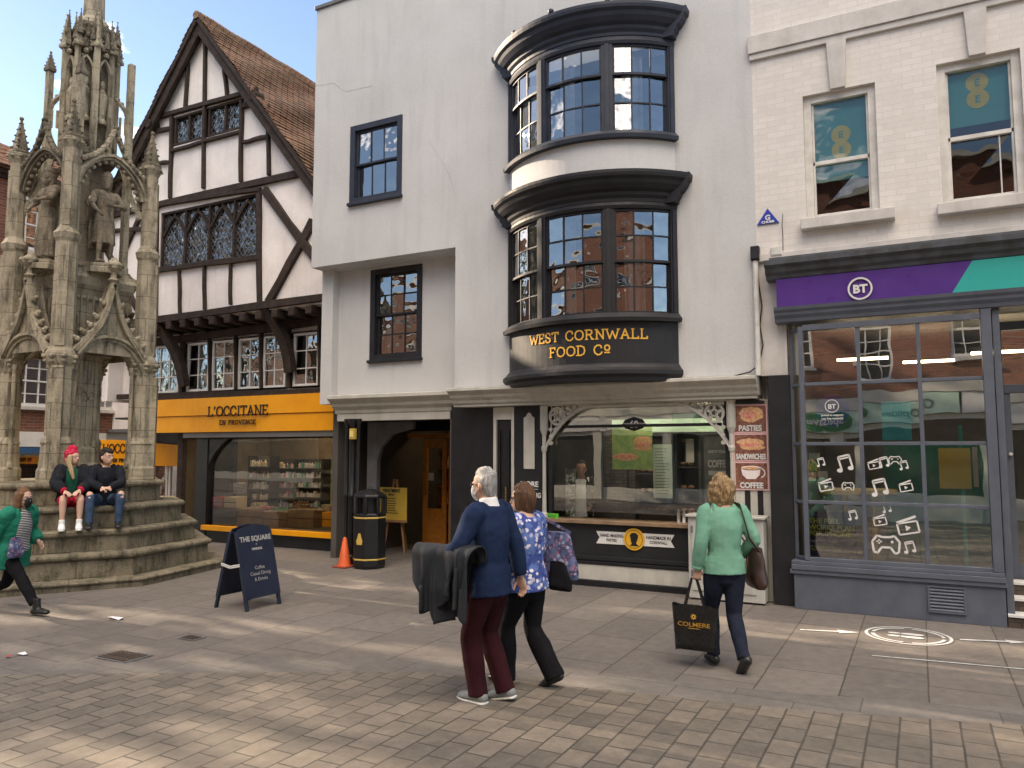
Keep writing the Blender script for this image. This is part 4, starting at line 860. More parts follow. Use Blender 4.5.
def hightable(px,py_t,D,lab):
    x,z=P(px,py_t,D); t=thing('high_table',lab,'table',(x,D,.42),'yellow high tables in the shop window')
    MB().lathe((x,D,z-.06),[(.27,0),(.28,.01),(.28,.055),(.27,.06)],32).build('table_top',M_yel,t,smooth='auto'); MB().lathe((x,D,.44),[(.03,0),(.03,z-.06-.44)],14).build('leg',M_yel,t,smooth='auto'); MB().lathe((x,D,.42),[(.24,0),(.24,.015),(.03,.03)],28).build('base',M_yel,t,smooth='auto')
hightable(845,489,10.42,'yellow round high table in the shop window, left of two'); hightable(873,489,10.80,'yellow round high table in the shop window, right and further back of two')
yy=yb+.065
def card(px0,px1,py0,py1,D,m,lab,nm='window_poster',cat='poster'):
    x0,z1=P(px0,py0,D); x1,z0=P(px1,py1,D); o=MB().box(x0,x1,D,D+.006,z0,z1).build(nm,m); tag(o,lab,cat); return x0,x1,z0,z1,o
card(881,912,402,440,yy+.06,mat('cyan_poster',(.02,.48,.55),(.05,.55,.6),sc=9,rough=.4),'bright cyan poster hanging in the middle of the gridded shop window')
card(938,972,448,489,yy+.3,mat('yellow_poster',(.90,.68,.12),(.85,.72,.3),sc=3,rough=.5),'plain yellow poster hanging in the right part of the gridded shop window')
card(972,979,447,487,yy+.33,M_cup,'white card edge behind the yellow poster in the shop window','window_card','card')
t=thing('window_leaflet_stand','stand of small green and white leaflets at the left of the gridded shop window','leaflets',(P(815,480,yy+.1)[0],yy+.1,1.3))
for k,(a,b,c,d_,mm) in enumerate(((809,820,453,460,'pale_green_paper'),(809,817,461,471,'bright_green'),(808,816,472,481,'white_paint'),(818,828,471,481,'white_paint'),(818,826,482,489,'mint_board'))):
    x0,z1=P(a,c,yy+.1); x1,z0=P(b,d_,yy+.1); MB().box(x0,x1,yy+.1,yy+.105,z0,z1).build('leaflet',MATS[mm],t)
# dark poster with yellow-green wording
x0,x1,z0,z1=P(808,555,yy)[0],P(857,555,yy)[0],.64,1.26
po=thing('works_poster','dark poster with yellow-green wording in the lower left pane of the gridded shop window','poster',((x0+x1)/2,yy+.02,z0)); MB().box(x0,x1,yy+.02,yy+.025,z0,z1-.1).build('sheet',mat('poster_dark',(.02,.022,.03),(.03,.03,.04),rough=.4),po)
m=MB(); 
for k,s in enumerate(('THE FULL','WORKS PLAN','FOR IPHONE')): text(m,s,x0+.02,yy+.015,1.02-.075*k,.085,.0025,'LEFT',sx=.95,ext=.001)
text(m,'Hit us for the Summer',x0+.02,yy+.015,.735,.032,.0005,'LEFT',ext=.001); text(m,'Time to go',x0+.02,yy+.015,.70,.032,.0005,'LEFT',ext=.001); m.build('poster_lettering',mat('lime_print',(.62,.72,.05),rough=.5),po)
m=MB(); text(m,'Music   TV+   Arcade',x0+.02,yy+.015,.80,.036,.001,'LEFT',ext=.001); m.build('small_lettering',M_whitep,po)
# white line icons stuck on the panes
ysx=yb+.043
def ic(lab,cat,fn):
    m=MB(); fn(m); tag(m.build('window_icon',M_whitep),lab,cat,'white icons stuck on the shop window')
def strip(m,pts,w_=.012,closed=False):
    q=list(pts)+([pts[0]] if closed else [])
    for (a,b),(c,d_) in zip(q,q[1:]): m.bar((a,ysx,b),(c,ysx,d_),w_,.003,up=(0,1,0))
def note(cx,cz,s,rot=.25):
    def f(m):
        def T_(a,b): return (cx+s*(a*math.cos(rot)-b*math.sin(rot)),cz+s*(a*math.sin(rot)+b*math.cos(rot)))
        strip(m,[T_(-.3,-.35),T_(-.3,.45),T_(.35,.45),T_(.35,-.35)],s*.11); strip(m,[T_(-.3,.3),T_(.35,.3)],s*.09)
        for a in (-.42,.23):
            c=T_(a,-.38); m.prism([(c[0]+s*.17*math.cos(2*pi*k/12),c[1]+s*.13*math.sin(2*pi*k/12)) for k in range(12)],'y',ysx-.002,ysx+.001)
    return f
def pad(cx,cz,s):
    def f(m):
        pts=[(-.5,-.35),(-.55,.1),(-.35,.36),(-.15,.3),(.15,.3),(.35,.36),(.55,.1),(.5,-.35),(.35,-.4),(.18,-.15),(-.18,-.15),(-.35,-.4)]
        strip(m,[(cx+a*s,cz+b*s) for a,b in pts],s*.09,True); strip(m,[(cx-.38*s,cz+.1*s),(cx-.16*s,cz+.1*s)],s*.07); strip(m,[(cx-.27*s,cz+.2*s),(cx-.27*s,cz-.0*s)],s*.07); strip(m,[(cx+.2*s,cz+.1*s),(cx+.3*s,cz+.1*s)],s*.1)
    return f
def clap(cx,cz,s,rot=.2):
    def f(m):
        def T_(a,b): return (cx+s*(a*math.cos(rot)-b*math.sin(rot)),cz+s*(a*math.sin(rot)+b*math.cos(rot)))
        strip(m,[T_(-.5,-.35),T_(-.5,.25),T_(.5,.25),T_(.5,-.35)],s*.09,True); strip(m,[T_(-.5,.3),T_(.5,.5)],s*.13); m.prism([T_(-.12,-.2),T_(.14,-.05),T_(-.12,.1)],'y',ysx-.002,ysx+.001)
    return f
icons=[(845,463,'n',.19,'music note, large, high in the left column of panes'),(874,465,'c',.12,'clapper board, left end of the middle pane row'),(884,462,'n',.12,'small music note in the middle pane row'),(895,460,'p',.12,'game controller, high in the middle pane'),(904,465,'n',.10,'tiny music note at the right of the middle pane'),
(880,487,'n',.19,'music note, large, by the yellow table top'),(906,487,'c',.13,'clapper board beside the pane bar under the cyan poster'),(848,486,'p',.12,'game controller above the left yellow table'),(826,486,'c',.15,'clapper board beside the leaflets'),(821,462,'n',.10,'tiny music note among the leaflets'),
(853,515,'n',.11,'small music note between the two yellow table legs'),(880,521,'c',.13,'small clapper board right of the yellow table leg'),(908,527,'c',.21,'clapper board, the largest, low in the middle pane'),(886,544,'p',.26,'game controller, the largest, at the bottom of the window'),(910,547,'n',.13,'small music note right of the large game controller'),(887,508,'n',.1,'tiny music note under the pane bar in the middle column')]
for px,py,k,s,lab in icons:
    cx,cz=P(px,py,ysx); ic('white window icon of a '+lab,'window icon',{'n':note,'c':clap,'p':pad}[k](cx,cz,s))
# round purple badge high in the window
cx,cz=P(832,411,ysx); b_=thing('window_badge','round purple window badge with a white ring, left of the cyan poster','badge',(cx,ysx,cz-.17)); MB().prism([(cx+.19*math.cos(2*pi*k/36),cz+.19*math.sin(2*pi*k/36)) for k in range(36)],'y',yy+.0,yy+.004).build('disc',mat('badge_purple',(.12,.07,.35),rough=.5),b_)
m=MB(); strip(m,[(cx+.075*math.cos(2*pi*k/24),cz+.06+.075*math.sin(2*pi*k/24)) for k in range(24)],.008,True); text(m,'BT',cx,ysx,cz+.03,.075,.002,ext=.001); text(m,'proud to support',cx,ysx,cz-.06,.035,.0005,ext=.001); text(m,'our key workers',cx,ysx,cz-.10,.035,.0005,ext=.001); m.build('badge_lettering',M_whitep,b_)
for k in range(4):
    x,z=P(850+30*k,370+4*(k%2),11.5); x=-.6+.75*k; o=MB().box(x-.3,x+.3,10.75+.7*(k%2),10.82+.7*(k%2),3.05,3.08).build('strip_light',emis('strip_light_glow',(1,.86,.60),7)); tag(o,['warm ceiling strip light in the corner shop, leftmost of four','warm ceiling strip light in the corner shop, second from the left','warm ceiling strip light in the corner shop, third from the left','warm ceiling strip light in the corner shop, rightmost of four'][k],'light','ceiling strip lights')
# ================================================================== HALF-TIMBERED HOUSE
YT=10.9; YG=11.42
th_=thing('timbered_house','black and white half-timbered gabled house with leaded windows, above the orange fascia shop','building',(-13,YG,0))
def pt(px,py,D=YT): return P(px,py,D)
AX,AZ=pt(206,22); EL=(-16.45,6.85); ER=(-9.55,6.62)
sl=(AZ-ER[1])/(ER[0]-AX); sl2=(AZ-EL[1])/(AX-EL[0])
gw1=[*pt(174,120),*pt(243,130)]
m=MB()
# gable and first-floor infill wall, windows cut out as openings in a strip wall
x0w,z1w=pt(174,117); x1w,z0w=pt(243,134); GW=(x0w,x1w,8.45,9.10); MW=(pt(160,240)[0],pt(261,240)[0],5.72,7.02)
m.wall(-16.35,-9.40,4.62,7.25,YT,[MW],.2)
m.wall(-15.9,-10.3,7.25,8.45,YT,[],.2) if 0 else None
def zr(x): return AZ-(AX-x)*sl2 if x<AX else AZ-(x-AX)*sl
n=34; xs_=[-16.35+(6.95)*i/n for i in range(n+1)]; xs_=sorted(set(xs_+[AX,GW[0],GW[1]]))
for a,b in zip(xs_,xs_[1:]):
    za,zb=zr(a)-.02,zr(b)-.02
    if min(za,zb)<7.25: continue
    mid=(a+b)/2
    if GW[0]<=mid<=GW[1]:
        m.add([(a,YT,7.25),(b,YT,7.25),(b,YT,GW[2]),(a,YT,GW[2])],[(0,1,2,3)]); m.add([(a,YT,GW[3]),(b,YT,GW[3]),(b,YT,zb),(a,YT,za)],[(0,1,2,3)])
    else: m.add([(a,YT,7.25),(b,YT,7.25),(b,YT,zb),(a,YT,za)],[(0,1,2,3)])
m.build('infill_wall',M_infill,th_)
m=MB(); m.wall(-16.35,-9.35,3.04,4.45,YG+.06,[(-15.3,-9.6,3.12,4.26)],.2); m.build('lower_wall',M_infill,th_)
MB().box(-16.4,-16.2,YT+.2,YT+9,3.0,7.0).box(-16.2,-9.4,YT+8.8,YT+9,3,7).build('side_wall',M_infill,th_)
m=MB(); m.box(-16.2,-9.4,YT+2.4,YT+2.45,3.0,6.9); m.prism([(-16.2,6.9),(-9.4,6.9),(-9.6,7.0),(AX,AZ-.3),(-16.1,7.1)],'y',YT+2.4,YT+2.45); m.box(-16.2,-9.4,YT+.3,YT+2.4,4.5,4.6).box(-16.2,-9.4,YT+.3,YT+2.4,7.2,7.3); m.build('inner_floor',M_dkwall,th_)
# timbers: slightly crooked bars proud of the infill
def beams(lst,D,mb,th=.07,seed=1):
    rr=random.Random(seed)
    for a,b,wpx in lst:
        (xa,za),(xb,zb)=P(*a,D),P(*b,D); w_=wpx*abs(D)/770*1.23
        n_=4; prev=None; L_=Vector((xb-xa,zb-za)); nn=Vector((-L_.y,L_.x)).normalized()
        pts=[]
        for i in range(n_+1):
            t=i/n_; o_=rr.uniform(-.012,.012) if 0<i<n_ else 0; ww=w_*rr.uniform(.88,1.1)/2
            c=Vector((xa,za))+L_*t+nn*o_; pts.append((c+nn*ww,c-nn*ww))
        dth=th+rr.uniform(0,.02)
        poly=[(p.x,p.y) for p,_ in pts]+[(q.x,q.y) for _,q in reversed(pts)]
        mb.prism(poly,'y',D-dth,D-.002)
gab=MB()
beams([((207,29),(205,189),4),((189.6,63),(187,109),3.2),((224.6,52),(229,97),3.5),((157,119),(259,90.5),5),((150,133),(173,129),5),((245,107),(265,101),6),
((173.5,151.5),(244,132),3.5),((173.2,117),(171.6,199),4.2),((243.5,101),(242.6,183),3.6),((269.6,106),(270.4,176),4),((244.6,143),(269,137.5),4),((156,164),(171.6,163),4),((144,143),(143,200),3.5),
((108,217),(320,170),8)],YT,gab,seed=3)
ft=gab.build('gable_timbers',M_timber,th_,bev=.008)
fl=MB()
beams([((158,206),(262,190),5),((158,208),(157,318),5.5),((260,189),(261,305),6),((159,270.5),(262,257.5),6),((180.5,271),(181.5,314),3),((206,267),(206.5,310),3),((232,264),(232,305),3),
((266,190),(316,258),9),((315,221),(270,303),9.5),((110,326),(332,297),8),((143,214),(124,256),6),((105,245),(139,310),7),((112,232),(156,228),5),((112,290),(120,330),6)],YT,fl,seed=5)
fl.build('first_floor_timbers',M_timber,th_,bev=.008)
# jetty joists and brackets
m=MB()
for k in range(16):
    x=-16.1+.43*k; m.box(x,x+.15,YT-.10,YG+.1,4.44,4.60)
m.build('jetty_joists',M_timber,th_,bev=.012)
MB().box(-16.3,-9.35,YT+.12,YG+.05,4.605,4.615).build('jetty_soffit',M_infill,th_)
lo=MB(); beams([((120,348),(330,320),9),((120,397),(328,390.5),6),((185,335),(184,393),4.5),((290,322),(291,388),5),((237.5,335),(238,390),2.5),((263,332),(263.5,388),2.5),((211.5,338),(212,390),2.5),((321.5,325),(322,386),3)],YG,lo,th=.09,seed=8); lo.build('window_band_timbers',M_timber,th_,bev=.006)
def bracket(pa_,pb_):
    xa,za=P(*pa_,YT+.1); xb,zb=P(*pb_,YG-.1); m=MB(); n_=8
    A=Vector((xa,YT+.0,za)); B=Vector((xb,YG-.12,zb))
    pts=[]
    for i in range(n_+1):
        t=i/n_; p=A.lerp(B,t); p.x+=.10*math.sin(pi*t); p.y+=.07*math.sin(pi*t); pts.append(p)
    for a,b in zip(pts,pts[1:]): m.bar(a,b+(b-a)*.08,.16,.20,up=(1,0,0))
    m.build('jetty_bracket',M_timber,th_,bev=.01)
bracket((160,322),(185,386)); bracket((268,308),(291,372))
# barge boards and roof
m=MB()
for (ex,ez) in (EL,ER):
    s_=1 if ex>AX else -1; d_=Vector((ex-AX,ez-AZ)).normalized(); nn=Vector((-d_.y,d_.x)); nn=nn if nn.y>0 else -nn
    a=Vector((AX,AZ)); b=Vector((ex,ez))+d_*.15
    m.prism([tuple(a-nn*.02),tuple(b-nn*.02),tuple(b-nn*.24),tuple(a-Vector((0,.24/abs(nn.y))))] ,'y',YT-.20,YT-.12)
    m.prism([tuple(a+nn*.02),tuple(b+nn*.02),tuple(b-nn*.07),tuple(a-nn*.07)],'y',YT-.25,YT-.2)
m.build('barge_board',M_timber,th_,bev=.01); fixn(bpy.data.objects['barge_board'])
M_rtile=brickmat('clay_roof_tile',(.36,.20,.13),(.22,.13,.09),(.035,.025,.02),'yzx',.17,.10,.012,rough=.9,dirt=(.24,.19,.13),dirta=.6,bst=1.0,dsc=2.5)
for s_,(ex,ez),sp_ in ((-1,EL,sl2),(1,ER,sl)):
    m=MB(); rows=46; rr=random.Random(7)
    a=Vector((AX,AZ+.03)); b=Vector((ex+s_*.18,ez-.18*sp_+.03)); d_=(b-a); nn=Vector((-d_.y,d_.x)).normalized(); nn=nn if nn.y>0 else -nn
    for i in range(rows):   # each tile course is its own sloping step, wavy along the ridge direction
        p0=a+d_*(i/rows); p1=a+d_*((i+1.15)/rows); segs=14; vs=[]
        for k in range(segs+1):
            y=YT-.26+8.9*k/segs; wv=.02*math.sin(k*1.7+i*.6)+rr.uniform(-.006,.006)
            vs+=[(p0.x+nn.x*(.0+wv),y,p0.y+nn.y*(.0+wv)),(p1.x+nn.x*(.028+wv),y,p1.y+nn.y*(.028+wv)),(p1.x+nn.x*wv,y,p1.y+nn.y*wv)]
        fs=[]
        for k in range(segs): fs+=[(3*k,3*k+1,3*k+4,3*k+3),(3*k+1,3*k+2,3*k+5,3*k+4)]
        m.add(vs,fs)
    m.build('roof',M_rtile,th_)
    m=MB(); m.prism([(a.x,a.y-.03),(b.x,b.y-.03),(b.x-nn.x*.12,b.y-nn.y*.12),(a.x,a.y-.2)],'y',YT-.10,YT+8.5); m.build('roof_deck',M_timber,th_)
m=MB(); m.tube([(AX,YT-.27+8.9*i/20,AZ+.03+.015*math.sin(i*2.2)) for i in range(21)],.09,8); m.build('ridge_tile',M_rtile,th_)
# gutter end and purlin ends
m=MB(); m.tube([(-9.50,YT-.3,6.62),(-9.50,YT+1,6.62)],.09,8); m.box(-9.60,-9.36,YT-.32,YT+.0,6.70,6.92); m.build('gutter',M_navy,th_)
m=MB(); x,z=pt(261,99); m.tube([(x,YT-.24,z),(x,YT,z)],.10,10); x,z=pt(157,127); m.tube([(x,YT-.24,z),(x,YT,z)],.10,10); m.build('purlin_end',M_timber,th_)
# leaded windows
def leaded(x0,x1,z0,z1,y,nl,par,arch=False):
    f=MB(); fw=.05
    f.box(x0,x1,y-.05,y+.05,z1-fw,z1).box(x0,x1,y-.05,y+.05,z0,z0+fw)
    for i in range(nl+1):
        x=x0+(x1-x0-fw)*i/nl; f.box(x,x+fw,y-.045,y+.05,z0+fw,z1-fw)
    if arch:
        zt=z0+(z1-z0)*.60; f.box(x0,x1,y-.03,y+.03,z0+(z1-z0)*.42,z0+(z1-z0)*.42+.001) if 0 else None
        for i in range(nl):
            a=x0+(x1-x0-fw)*i/nl+fw; b=x0+(x1-x0-fw)*(i+1)/nl; c=(a+b)/2; n_=8
            for s_,e_ in ((1,a),(-1,b)):
                prev=None
                for k in range(n_+1):
                    t=k/n_; xx=e_+s_*(b-a)/2*(t); zz=zt+.30*math.sin(t*pi/2)**1.0*(1 if t<1 else 1)+.10*t*t
                    if prev: f.bar((prev[0],y-.0,prev[1]),(xx,y-.0,zz),.055,.07,up=(0,1,0))
                    prev=(xx,zz)
            f.bar((c,y,zt+.40),(c,y,z1-fw),.045,.06,up=(0,1,0))
    F=f.build('leaded_window',M_timber,par,bev=.004)
    g=MB(); rr=random.Random(int(x0*33)); q=.11   # diamond quarries, each tilted a little
    came=MB()
    def clip(p): return (min(max(p[0],x0+fw),x1-fw),min(max(p[1],z0+fw),z1-fw))
    nx=int((x1-x0)/q)+2; nz=int((z1-z0)/(q*1.3))+2
    for i in range(nx*2):
        for j in range(nz*2):
            cx=x0+i*q/2; cz=z0+j*q*1.3/2
            if (i+j)%2: continue
            if not(x0+.02<cx<x1-.02 and z0+.02<cz<z1-.02): continue
            d1,d2=rr.uniform(-.012,.012),rr.uniform(-.012,.012)
            ps=[clip((cx-q/2,cz)),clip((cx,cz-q*.65)),clip((cx+q/2,cz)),clip((cx,cz+q*.65))]
            g.add([(ps[0][0],y+.03-d1,ps[0][1]),(ps[1][0],y+.03-d2,ps[1][1]),(ps[2][0],y+.03+d1,ps[2][1]),(ps[3][0],y+.03+d2,ps[3][1])],[(0,1,2,3)])
            for a,b in ((0,1),(1,2)): 
                if (Vector(ps[a])-Vector(ps[b])).length>.02: came.bar((ps[a][0],y+.015,ps[a][1]),(ps[b][0],y+.015,ps[b][1]),.008,.006,up=(0,1,0))
    g.build('pane',GL_old,F); came.build('lead_came',M_lead,F)
cxg=P(206,130,YT)[0]
leaded(GW[0]+.03,cxg-.06,GW[2],GW[3],YT+.04,2,th_); leaded(cxg+.06,GW[1]-.03,GW[2],GW[3],YT+.04,2,th_)
leaded(MW[0]+.03,MW[1]-.03,MW[2],MW[3],YT+.05,4,th_,True)
# white casements
for a,b in ((152,180),(188,210),(213,236),(239,262),(264,286.5),(294,319.5),(324,346)):
    x0=P(a,366,YG)[0]; x1=P(b,362,YG)[0]; z0,z1=3.15,4.20; y=YG-.03
    f=MB(); fw=.045; f.box(x0,x0+fw,y,y+.06,z0,z1).box(x1-fw,x1,y,y+.06,z0,z1).box(x0+fw,x1-fw,y,y+.06,z1-fw,z1).box(x0+fw,x1-fw,y,y+.06,z0,z0+fw)
    nc=3 if b-a>26 else 2
    for i in range(1,nc): x=x0+(x1-x0)*i/nc; f.box(x-.011,x+.011,y+.01,y+.05,z0+fw,z1-fw)
    for j in (1,2): 
        z=z0+(z1-z0)*j/3
        for i in range(nc): f.box(x0+(x1-x0)*i/nc+(.011 if i else fw),x0+(x1-x0)*(i+1)/nc-(.011 if i<nc-1 else fw),y+.012,y+.048,z-.011,z+.011)
    F=f.build('casement',M_whitep,th_,bev=.003); g=MB(); rr=random.Random(a)
    for i in range(nc):
        for j in range(3):
            t1,t2=rr.uniform(-.006,.006),rr.uniform(-.006,.006); xa,xb=x0+(x1-x0)*i/nc,x0+(x1-x0)*(i+1)/nc; za,zb=z0+(z1-z0)*j/3,z0+(z1-z0)*(j+1)/3
            g.add([(xa,y+.03-t1-t2,za),(xb,y+.03+t1-t2,za),(xb,y+.03+t1+t2,zb),(xa,y+.03-t1+t2,zb)],[(0,1,2,3)])
    g.build('pane',GL_up,F)
    if a in (152,188,213,264): curtain(F,x0+.05,x0+(x1-x0)*.9,z0+.05,z1-.05,y+.25,MATS['cream_paint'] if a!=213 else M_curt,a)
# ---- orange shop front below
os_=thing('orange_shop','shop with a long orange fascia and a wide dark window full of shelves','shop',(-12.5,YG,0))
m=MB(); 
for z0,z1,yo in ((2.62,2.985,.03),(2.27,2.612,.0)): m.box(-15.3,-9.62,YG-.16-yo,YG-.12,z0,z1)
fas=m.build('fascia_panel',M_orange,os_,bev=.006)
def fl_(y,x0,z0): return lambda x,z,o_:(x0+x,y-o_,z0+z)
xc=P(237.5,410,YG-.19)[0]; m=MB(); slabtext(m,"L'OCCITANE",.19,fl_(YG-.195,xc,2.60),w=.13,sp=.16,d=.012)
xc2=P(237.5,424,YG-.19)[0]; slabtext(m,'EN PROVENCE',.085,fl_(YG-.195,xc2,2.42),w=.2,sp=.3,d=.012); m.build('sign_lettering',M_dark,fas)
m=MB(); m.box(-15.4,-9.62,YG-.14,YG+.2,2.985,3.06).box(-14.0,-9.62,YG-.05,YG+.1,2.13,2.268); m.build('fascia_capping',M_timber,os_)
MB().box(-13.9,-9.7,YG-.12,YG-.052,2.16,2.262).build('shutter_box',mat('shutter_grey',(.16,.155,.15),rough=.6),os_)
SX0,SX1,SZ0,SZ1=P(207,490,YG)[0],-9.70,.33,2.125
m=MB(); m.box(SX0-.35,SX0,YG-.02,YG+.15,0,2.268).box(SX1,-9.35,YG-.02,YG+.15,0,2.6).box(SX0,SX1,YG-.0,YG+.15,0,.24)
n_=10
for k in range(n_):
    t0,t1=k/n_*pi/2,(k+1)/n_*pi/2; m.prism([(SX0,2.125),(SX0,2.125-.62*math.cos(t0)*1.0),(SX0+.62*(1-math.cos(t0))*0+.5*math.sin(t0)*1.0,2.125-.62*(math.cos(t0))**1*1.0),(SX0+.5*math.sin(t1),2.125-.62*math.cos(t1)),(SX0+.5*math.sin(t1),2.125)],'y',YG+.0,YG+.06) if 0 else m.prism([(SX0,2.125-.7*(1-t0/(pi/2))),(SX0+.55*(t0/(pi/2))**2,2.125-.7*(1-t0/(pi/2))),(SX0+.55*(t1/(pi/2))**2,2.125-.7*(1-t1/(pi/2))),(SX0,2.125-.7*(1-t1/(pi/2)))],'y',YG+.0,YG+.06)
m.build('shop_frame',M_black,os_); m=MB(); m.box(SX0-.05,SX1,YG-.09,YG+.02,.245,.345); m.build('orange_sill',M_orange,os_,bev=.006)
for x in (P(245,490,YG)[0],P(293,490,YG)[0]): pass
MB().quad((SX0,YG+.08,SZ0),(SX1,YG+.08,SZ0),(SX1,YG+.08,SZ1),(SX0,YG+.08,SZ1)).build('window_glass',glassmat('shop_glass_left',.07,(.94,.96,.95),wav=.004,wsc=.8),os_)
# room behind
oi=thing('orange_shop_interior','dim interior of the orange fascia shop with shelving','shop interior',(-12,13.5,0))
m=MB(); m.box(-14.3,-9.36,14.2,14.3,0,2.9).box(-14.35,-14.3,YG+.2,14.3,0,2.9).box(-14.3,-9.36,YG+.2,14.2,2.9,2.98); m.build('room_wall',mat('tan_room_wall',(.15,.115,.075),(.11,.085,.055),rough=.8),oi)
def shelves(px0,px1,py0,py1,D,n,cols,lab,seed,back='dark_interior'):
    x0,z1=P(px0,py0,D); x1,z0=P(px1,py1,D); t=thing('shelf_unit',lab,'shelf',((x0+x1)/2,D,z0),'shelf units in the orange fascia shop')
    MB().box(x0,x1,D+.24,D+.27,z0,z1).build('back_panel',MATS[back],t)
    m=MB(); m.box(x0-.03,x0,D,D+.27,z0,z1).box(x1,x1+.03,D,D+.27,z0,z1); m.build('side',M_black,t)
    for k in range(n):
        z=z0+(z1-z0)*k/n; MB().box(x0,x1,D,D+.238,z,z+.015).build('shelf',M_lead,t); goods(t,x0+.02,x1-.03,D+.02,z+.016,(z1-z0)/n*.62,cols,seed+k,.92,nm='row_of_goods')
shelves(249,268,456,512,12.1,5,['pack_white','pack_cream','pack_brown','pack_white'],'shelf unit with white and cream packs, left of three in the orange fascia shop',1,'dim_interior_wall')
shelves(272,293,459,508,12.4,5,['pack_pink','pack_white','pack_green','pack_cream','pack_lilac'],'shelf unit with pink and green bottles, middle of three in the orange fascia shop',20)
shelves(296,320,459,508,12.2,5,['pack_white','pack_cream','pack_white','pack_green'],'shelf unit with small white bottles on black, right of three in the orange fascia shop',40)
for k,(x,y) in enumerate(((-13.2,12.0),(-11.6,12.0),(-10.2,12.0),(-12.4,13.4),(-10.8,13.4))):
    t=thing('ceiling_light',['ceiling light panel in the orange shop, front row left','ceiling light panel in the orange shop, front row middle','ceiling light panel in the orange shop, front row right','ceiling light panel in the orange shop, back row left','ceiling light panel in the orange shop, back row right'][k],'light',(x,y,2.86),'ceiling lights of the orange shop')
    MB().box(x-.32,x+.32,y-.12,y+.12,2.86,2.895).build('housing',M_whitep,t); MB().box(x-.29,x+.29,y-.09,y+.09,2.85,2.859).build('diffuser',emis('shop_light_glow',(1,.86,.66),16),t)
# display boxes in front
def dbox(px0,px1,py0,py1,D,m,lab,nm='display_box',cat='display box',lid=True):
    x0,z1=P(px0,py0,D); x1,z0=P(px1,py1,D); t=thing(nm,lab,cat,((x0+x1)/2,D,z0)); MB().box(x0,x1,D,D+.35,z0,z1).build('body',m,t,bev=.006)
    q=MB(); 
    q.box(x0-.004,x1+.004,D-.008,D-.001,(z0+z1)/2-.006,(z0+z1)/2+.006); q.build('drawer_gap',M_dark,t)
Mk=mat('kraft_wood',(.27,.17,.085),(.20,.125,.065),sc=5,rough=.6)
dbox(237,262,508,526,11.75,Mk,'brown wooden display chest, leftmost of three on the floor of the orange shop window')
dbox(263,287,511,528,11.75,Mk,'brown wooden display chest, middle of three on the floor of the orange shop window')
dbox(288,313,509,528,11.75,Mk,'brown wooden display chest, rightmost of three on the floor of the orange shop window')
dbox(322,343,512,528,11.70,M_orange,'orange display box at the right end of the orange shop window')
dbox(211,222,497,508,11.8,MATS['pack_red'],'red gift bag on the left of the orange shop window','gift_bag','gift bag')
dbox(224,236,497,508,11.8,MATS['pack_cream'],'cream gift bag on the left of the orange shop window','gift_bag','gift bag')
dbox(209,236,509,527,11.8,M_dkwall,'dark shelf box under the two gift bags in the orange shop window')
dbox(229,242,483,493,12.3,M_curt,'small framed picture standing on the dark shelf in the orange shop','picture_frame','picture')
dbox(331,344,455,508,12.0,mat('olive_poster',(.32,.30,.10),(.2,.2,.07),sc=9,rough=.6),'tall olive patterned panel at the right of the orange shop window','patterned_board','board')
for k,(px,py,c) in enumerate(((256,506,'pack_cream'),(271,510,'pack_pink'),(281,511,'pack_green'),(300,505,'pack_brown'),(326,508,'pack_cream'))):
    x,z=P(px,py,11.9); t=thing('display_heap',['heap of cream soap bars on the left chest','small pink heap of soaps on the middle chest','small green heap of soaps on the middle chest','brown heap of soap bars on the right chest','cream heap of soaps on the orange display box'][k],'display',(x,11.9,z-.06)); rr=random.Random(k); m=MB()
    for j in range(16):
        a,b=rr.uniform(-.17,.17),rr.uniform(-.1,.1); h=z-.06+.07*(j//8)+.01; m.box(x+a-.04,x+a+.04,11.9+b,11.95+b,h,h+.05)
    m.build('soap_pile',MATS[c],t)
# narrow entrance left of the window, small second fascia
x0,x1=P(150,500,12.3)[0],P(186,500,12.3)[0]
en=thing('shop_entrance','dark recessed shop entrance with a glazed white door, left of the wide orange shop window','entrance',(x0,12.3,0))
m=MB(); m.box(-16.3,x0,12.3,12.4,0,2.3).box(x1,SX0-.2,12.3,12.4,0,2.3).box(-16.3,SX0-.2,12.3,12.4,2.0,2.6).box(-16.35,SX0-.2,YG,12.3,2.6,2.64); m.build('dark_lining',M_black,en)
m=MB()
xm=(x0+x1)/2
for a,b in ((x0,xm-.02),(xm+.02,x1)):
    m.box(a,a+.06,12.28,12.34,.0,2.0).box(b-.06,b,12.28,12.34,.0,2.0).box(a+.06,b-.06,12.28,12.34,1.93,2.0).box(a+.06,b-.06,12.28,12.34,0,.4)
D_=m.build('door_frame',M_dirtyw,en,bev=.004); MB().quad((x0,12.31,.4),(x1,12.31,.4),(x1,12.31,1.93),(x0,12.31,1.93)).build('pane',GL_up,D_)
MB().box(-14.2,-14.05,YG+.0,YG+.12,0,2.27).build('entrance_post',M_timber,en)
D2=12.2; x0,zt=P(92,440,D2); x1,_=P(193,447,D2); zb=P(97,465,D2)[1]
sg=thing('small_fascia_sign','smaller orange sign with dark lettering behind the right-hand pillars of the stone monument','sign',((x0+x1)/2,D2,zb)); m=MB(); m.prism([(x0,zb),(x1,zb-.0),(x1,zt-.16),(x0+.9,zt),(x0,zt)],'y',D2-.02,D2+.05); m.build('panel',M_orange,sg,bev=.004)
m=MB(); xc=P(119,452,D2)[0]+.28; slabtext(m,"L'OCCITANE",.20,fl_(D2-.025,xc,(zb+zt)/2-.0),w=.13,sp=.14,d=.012); slabtext(m,'EN PROVENCE',.08,fl_(D2-.025,xc,zb+.08),w=.2,sp=.25,d=.012); m.build('sign_lettering',M_dark,sg)
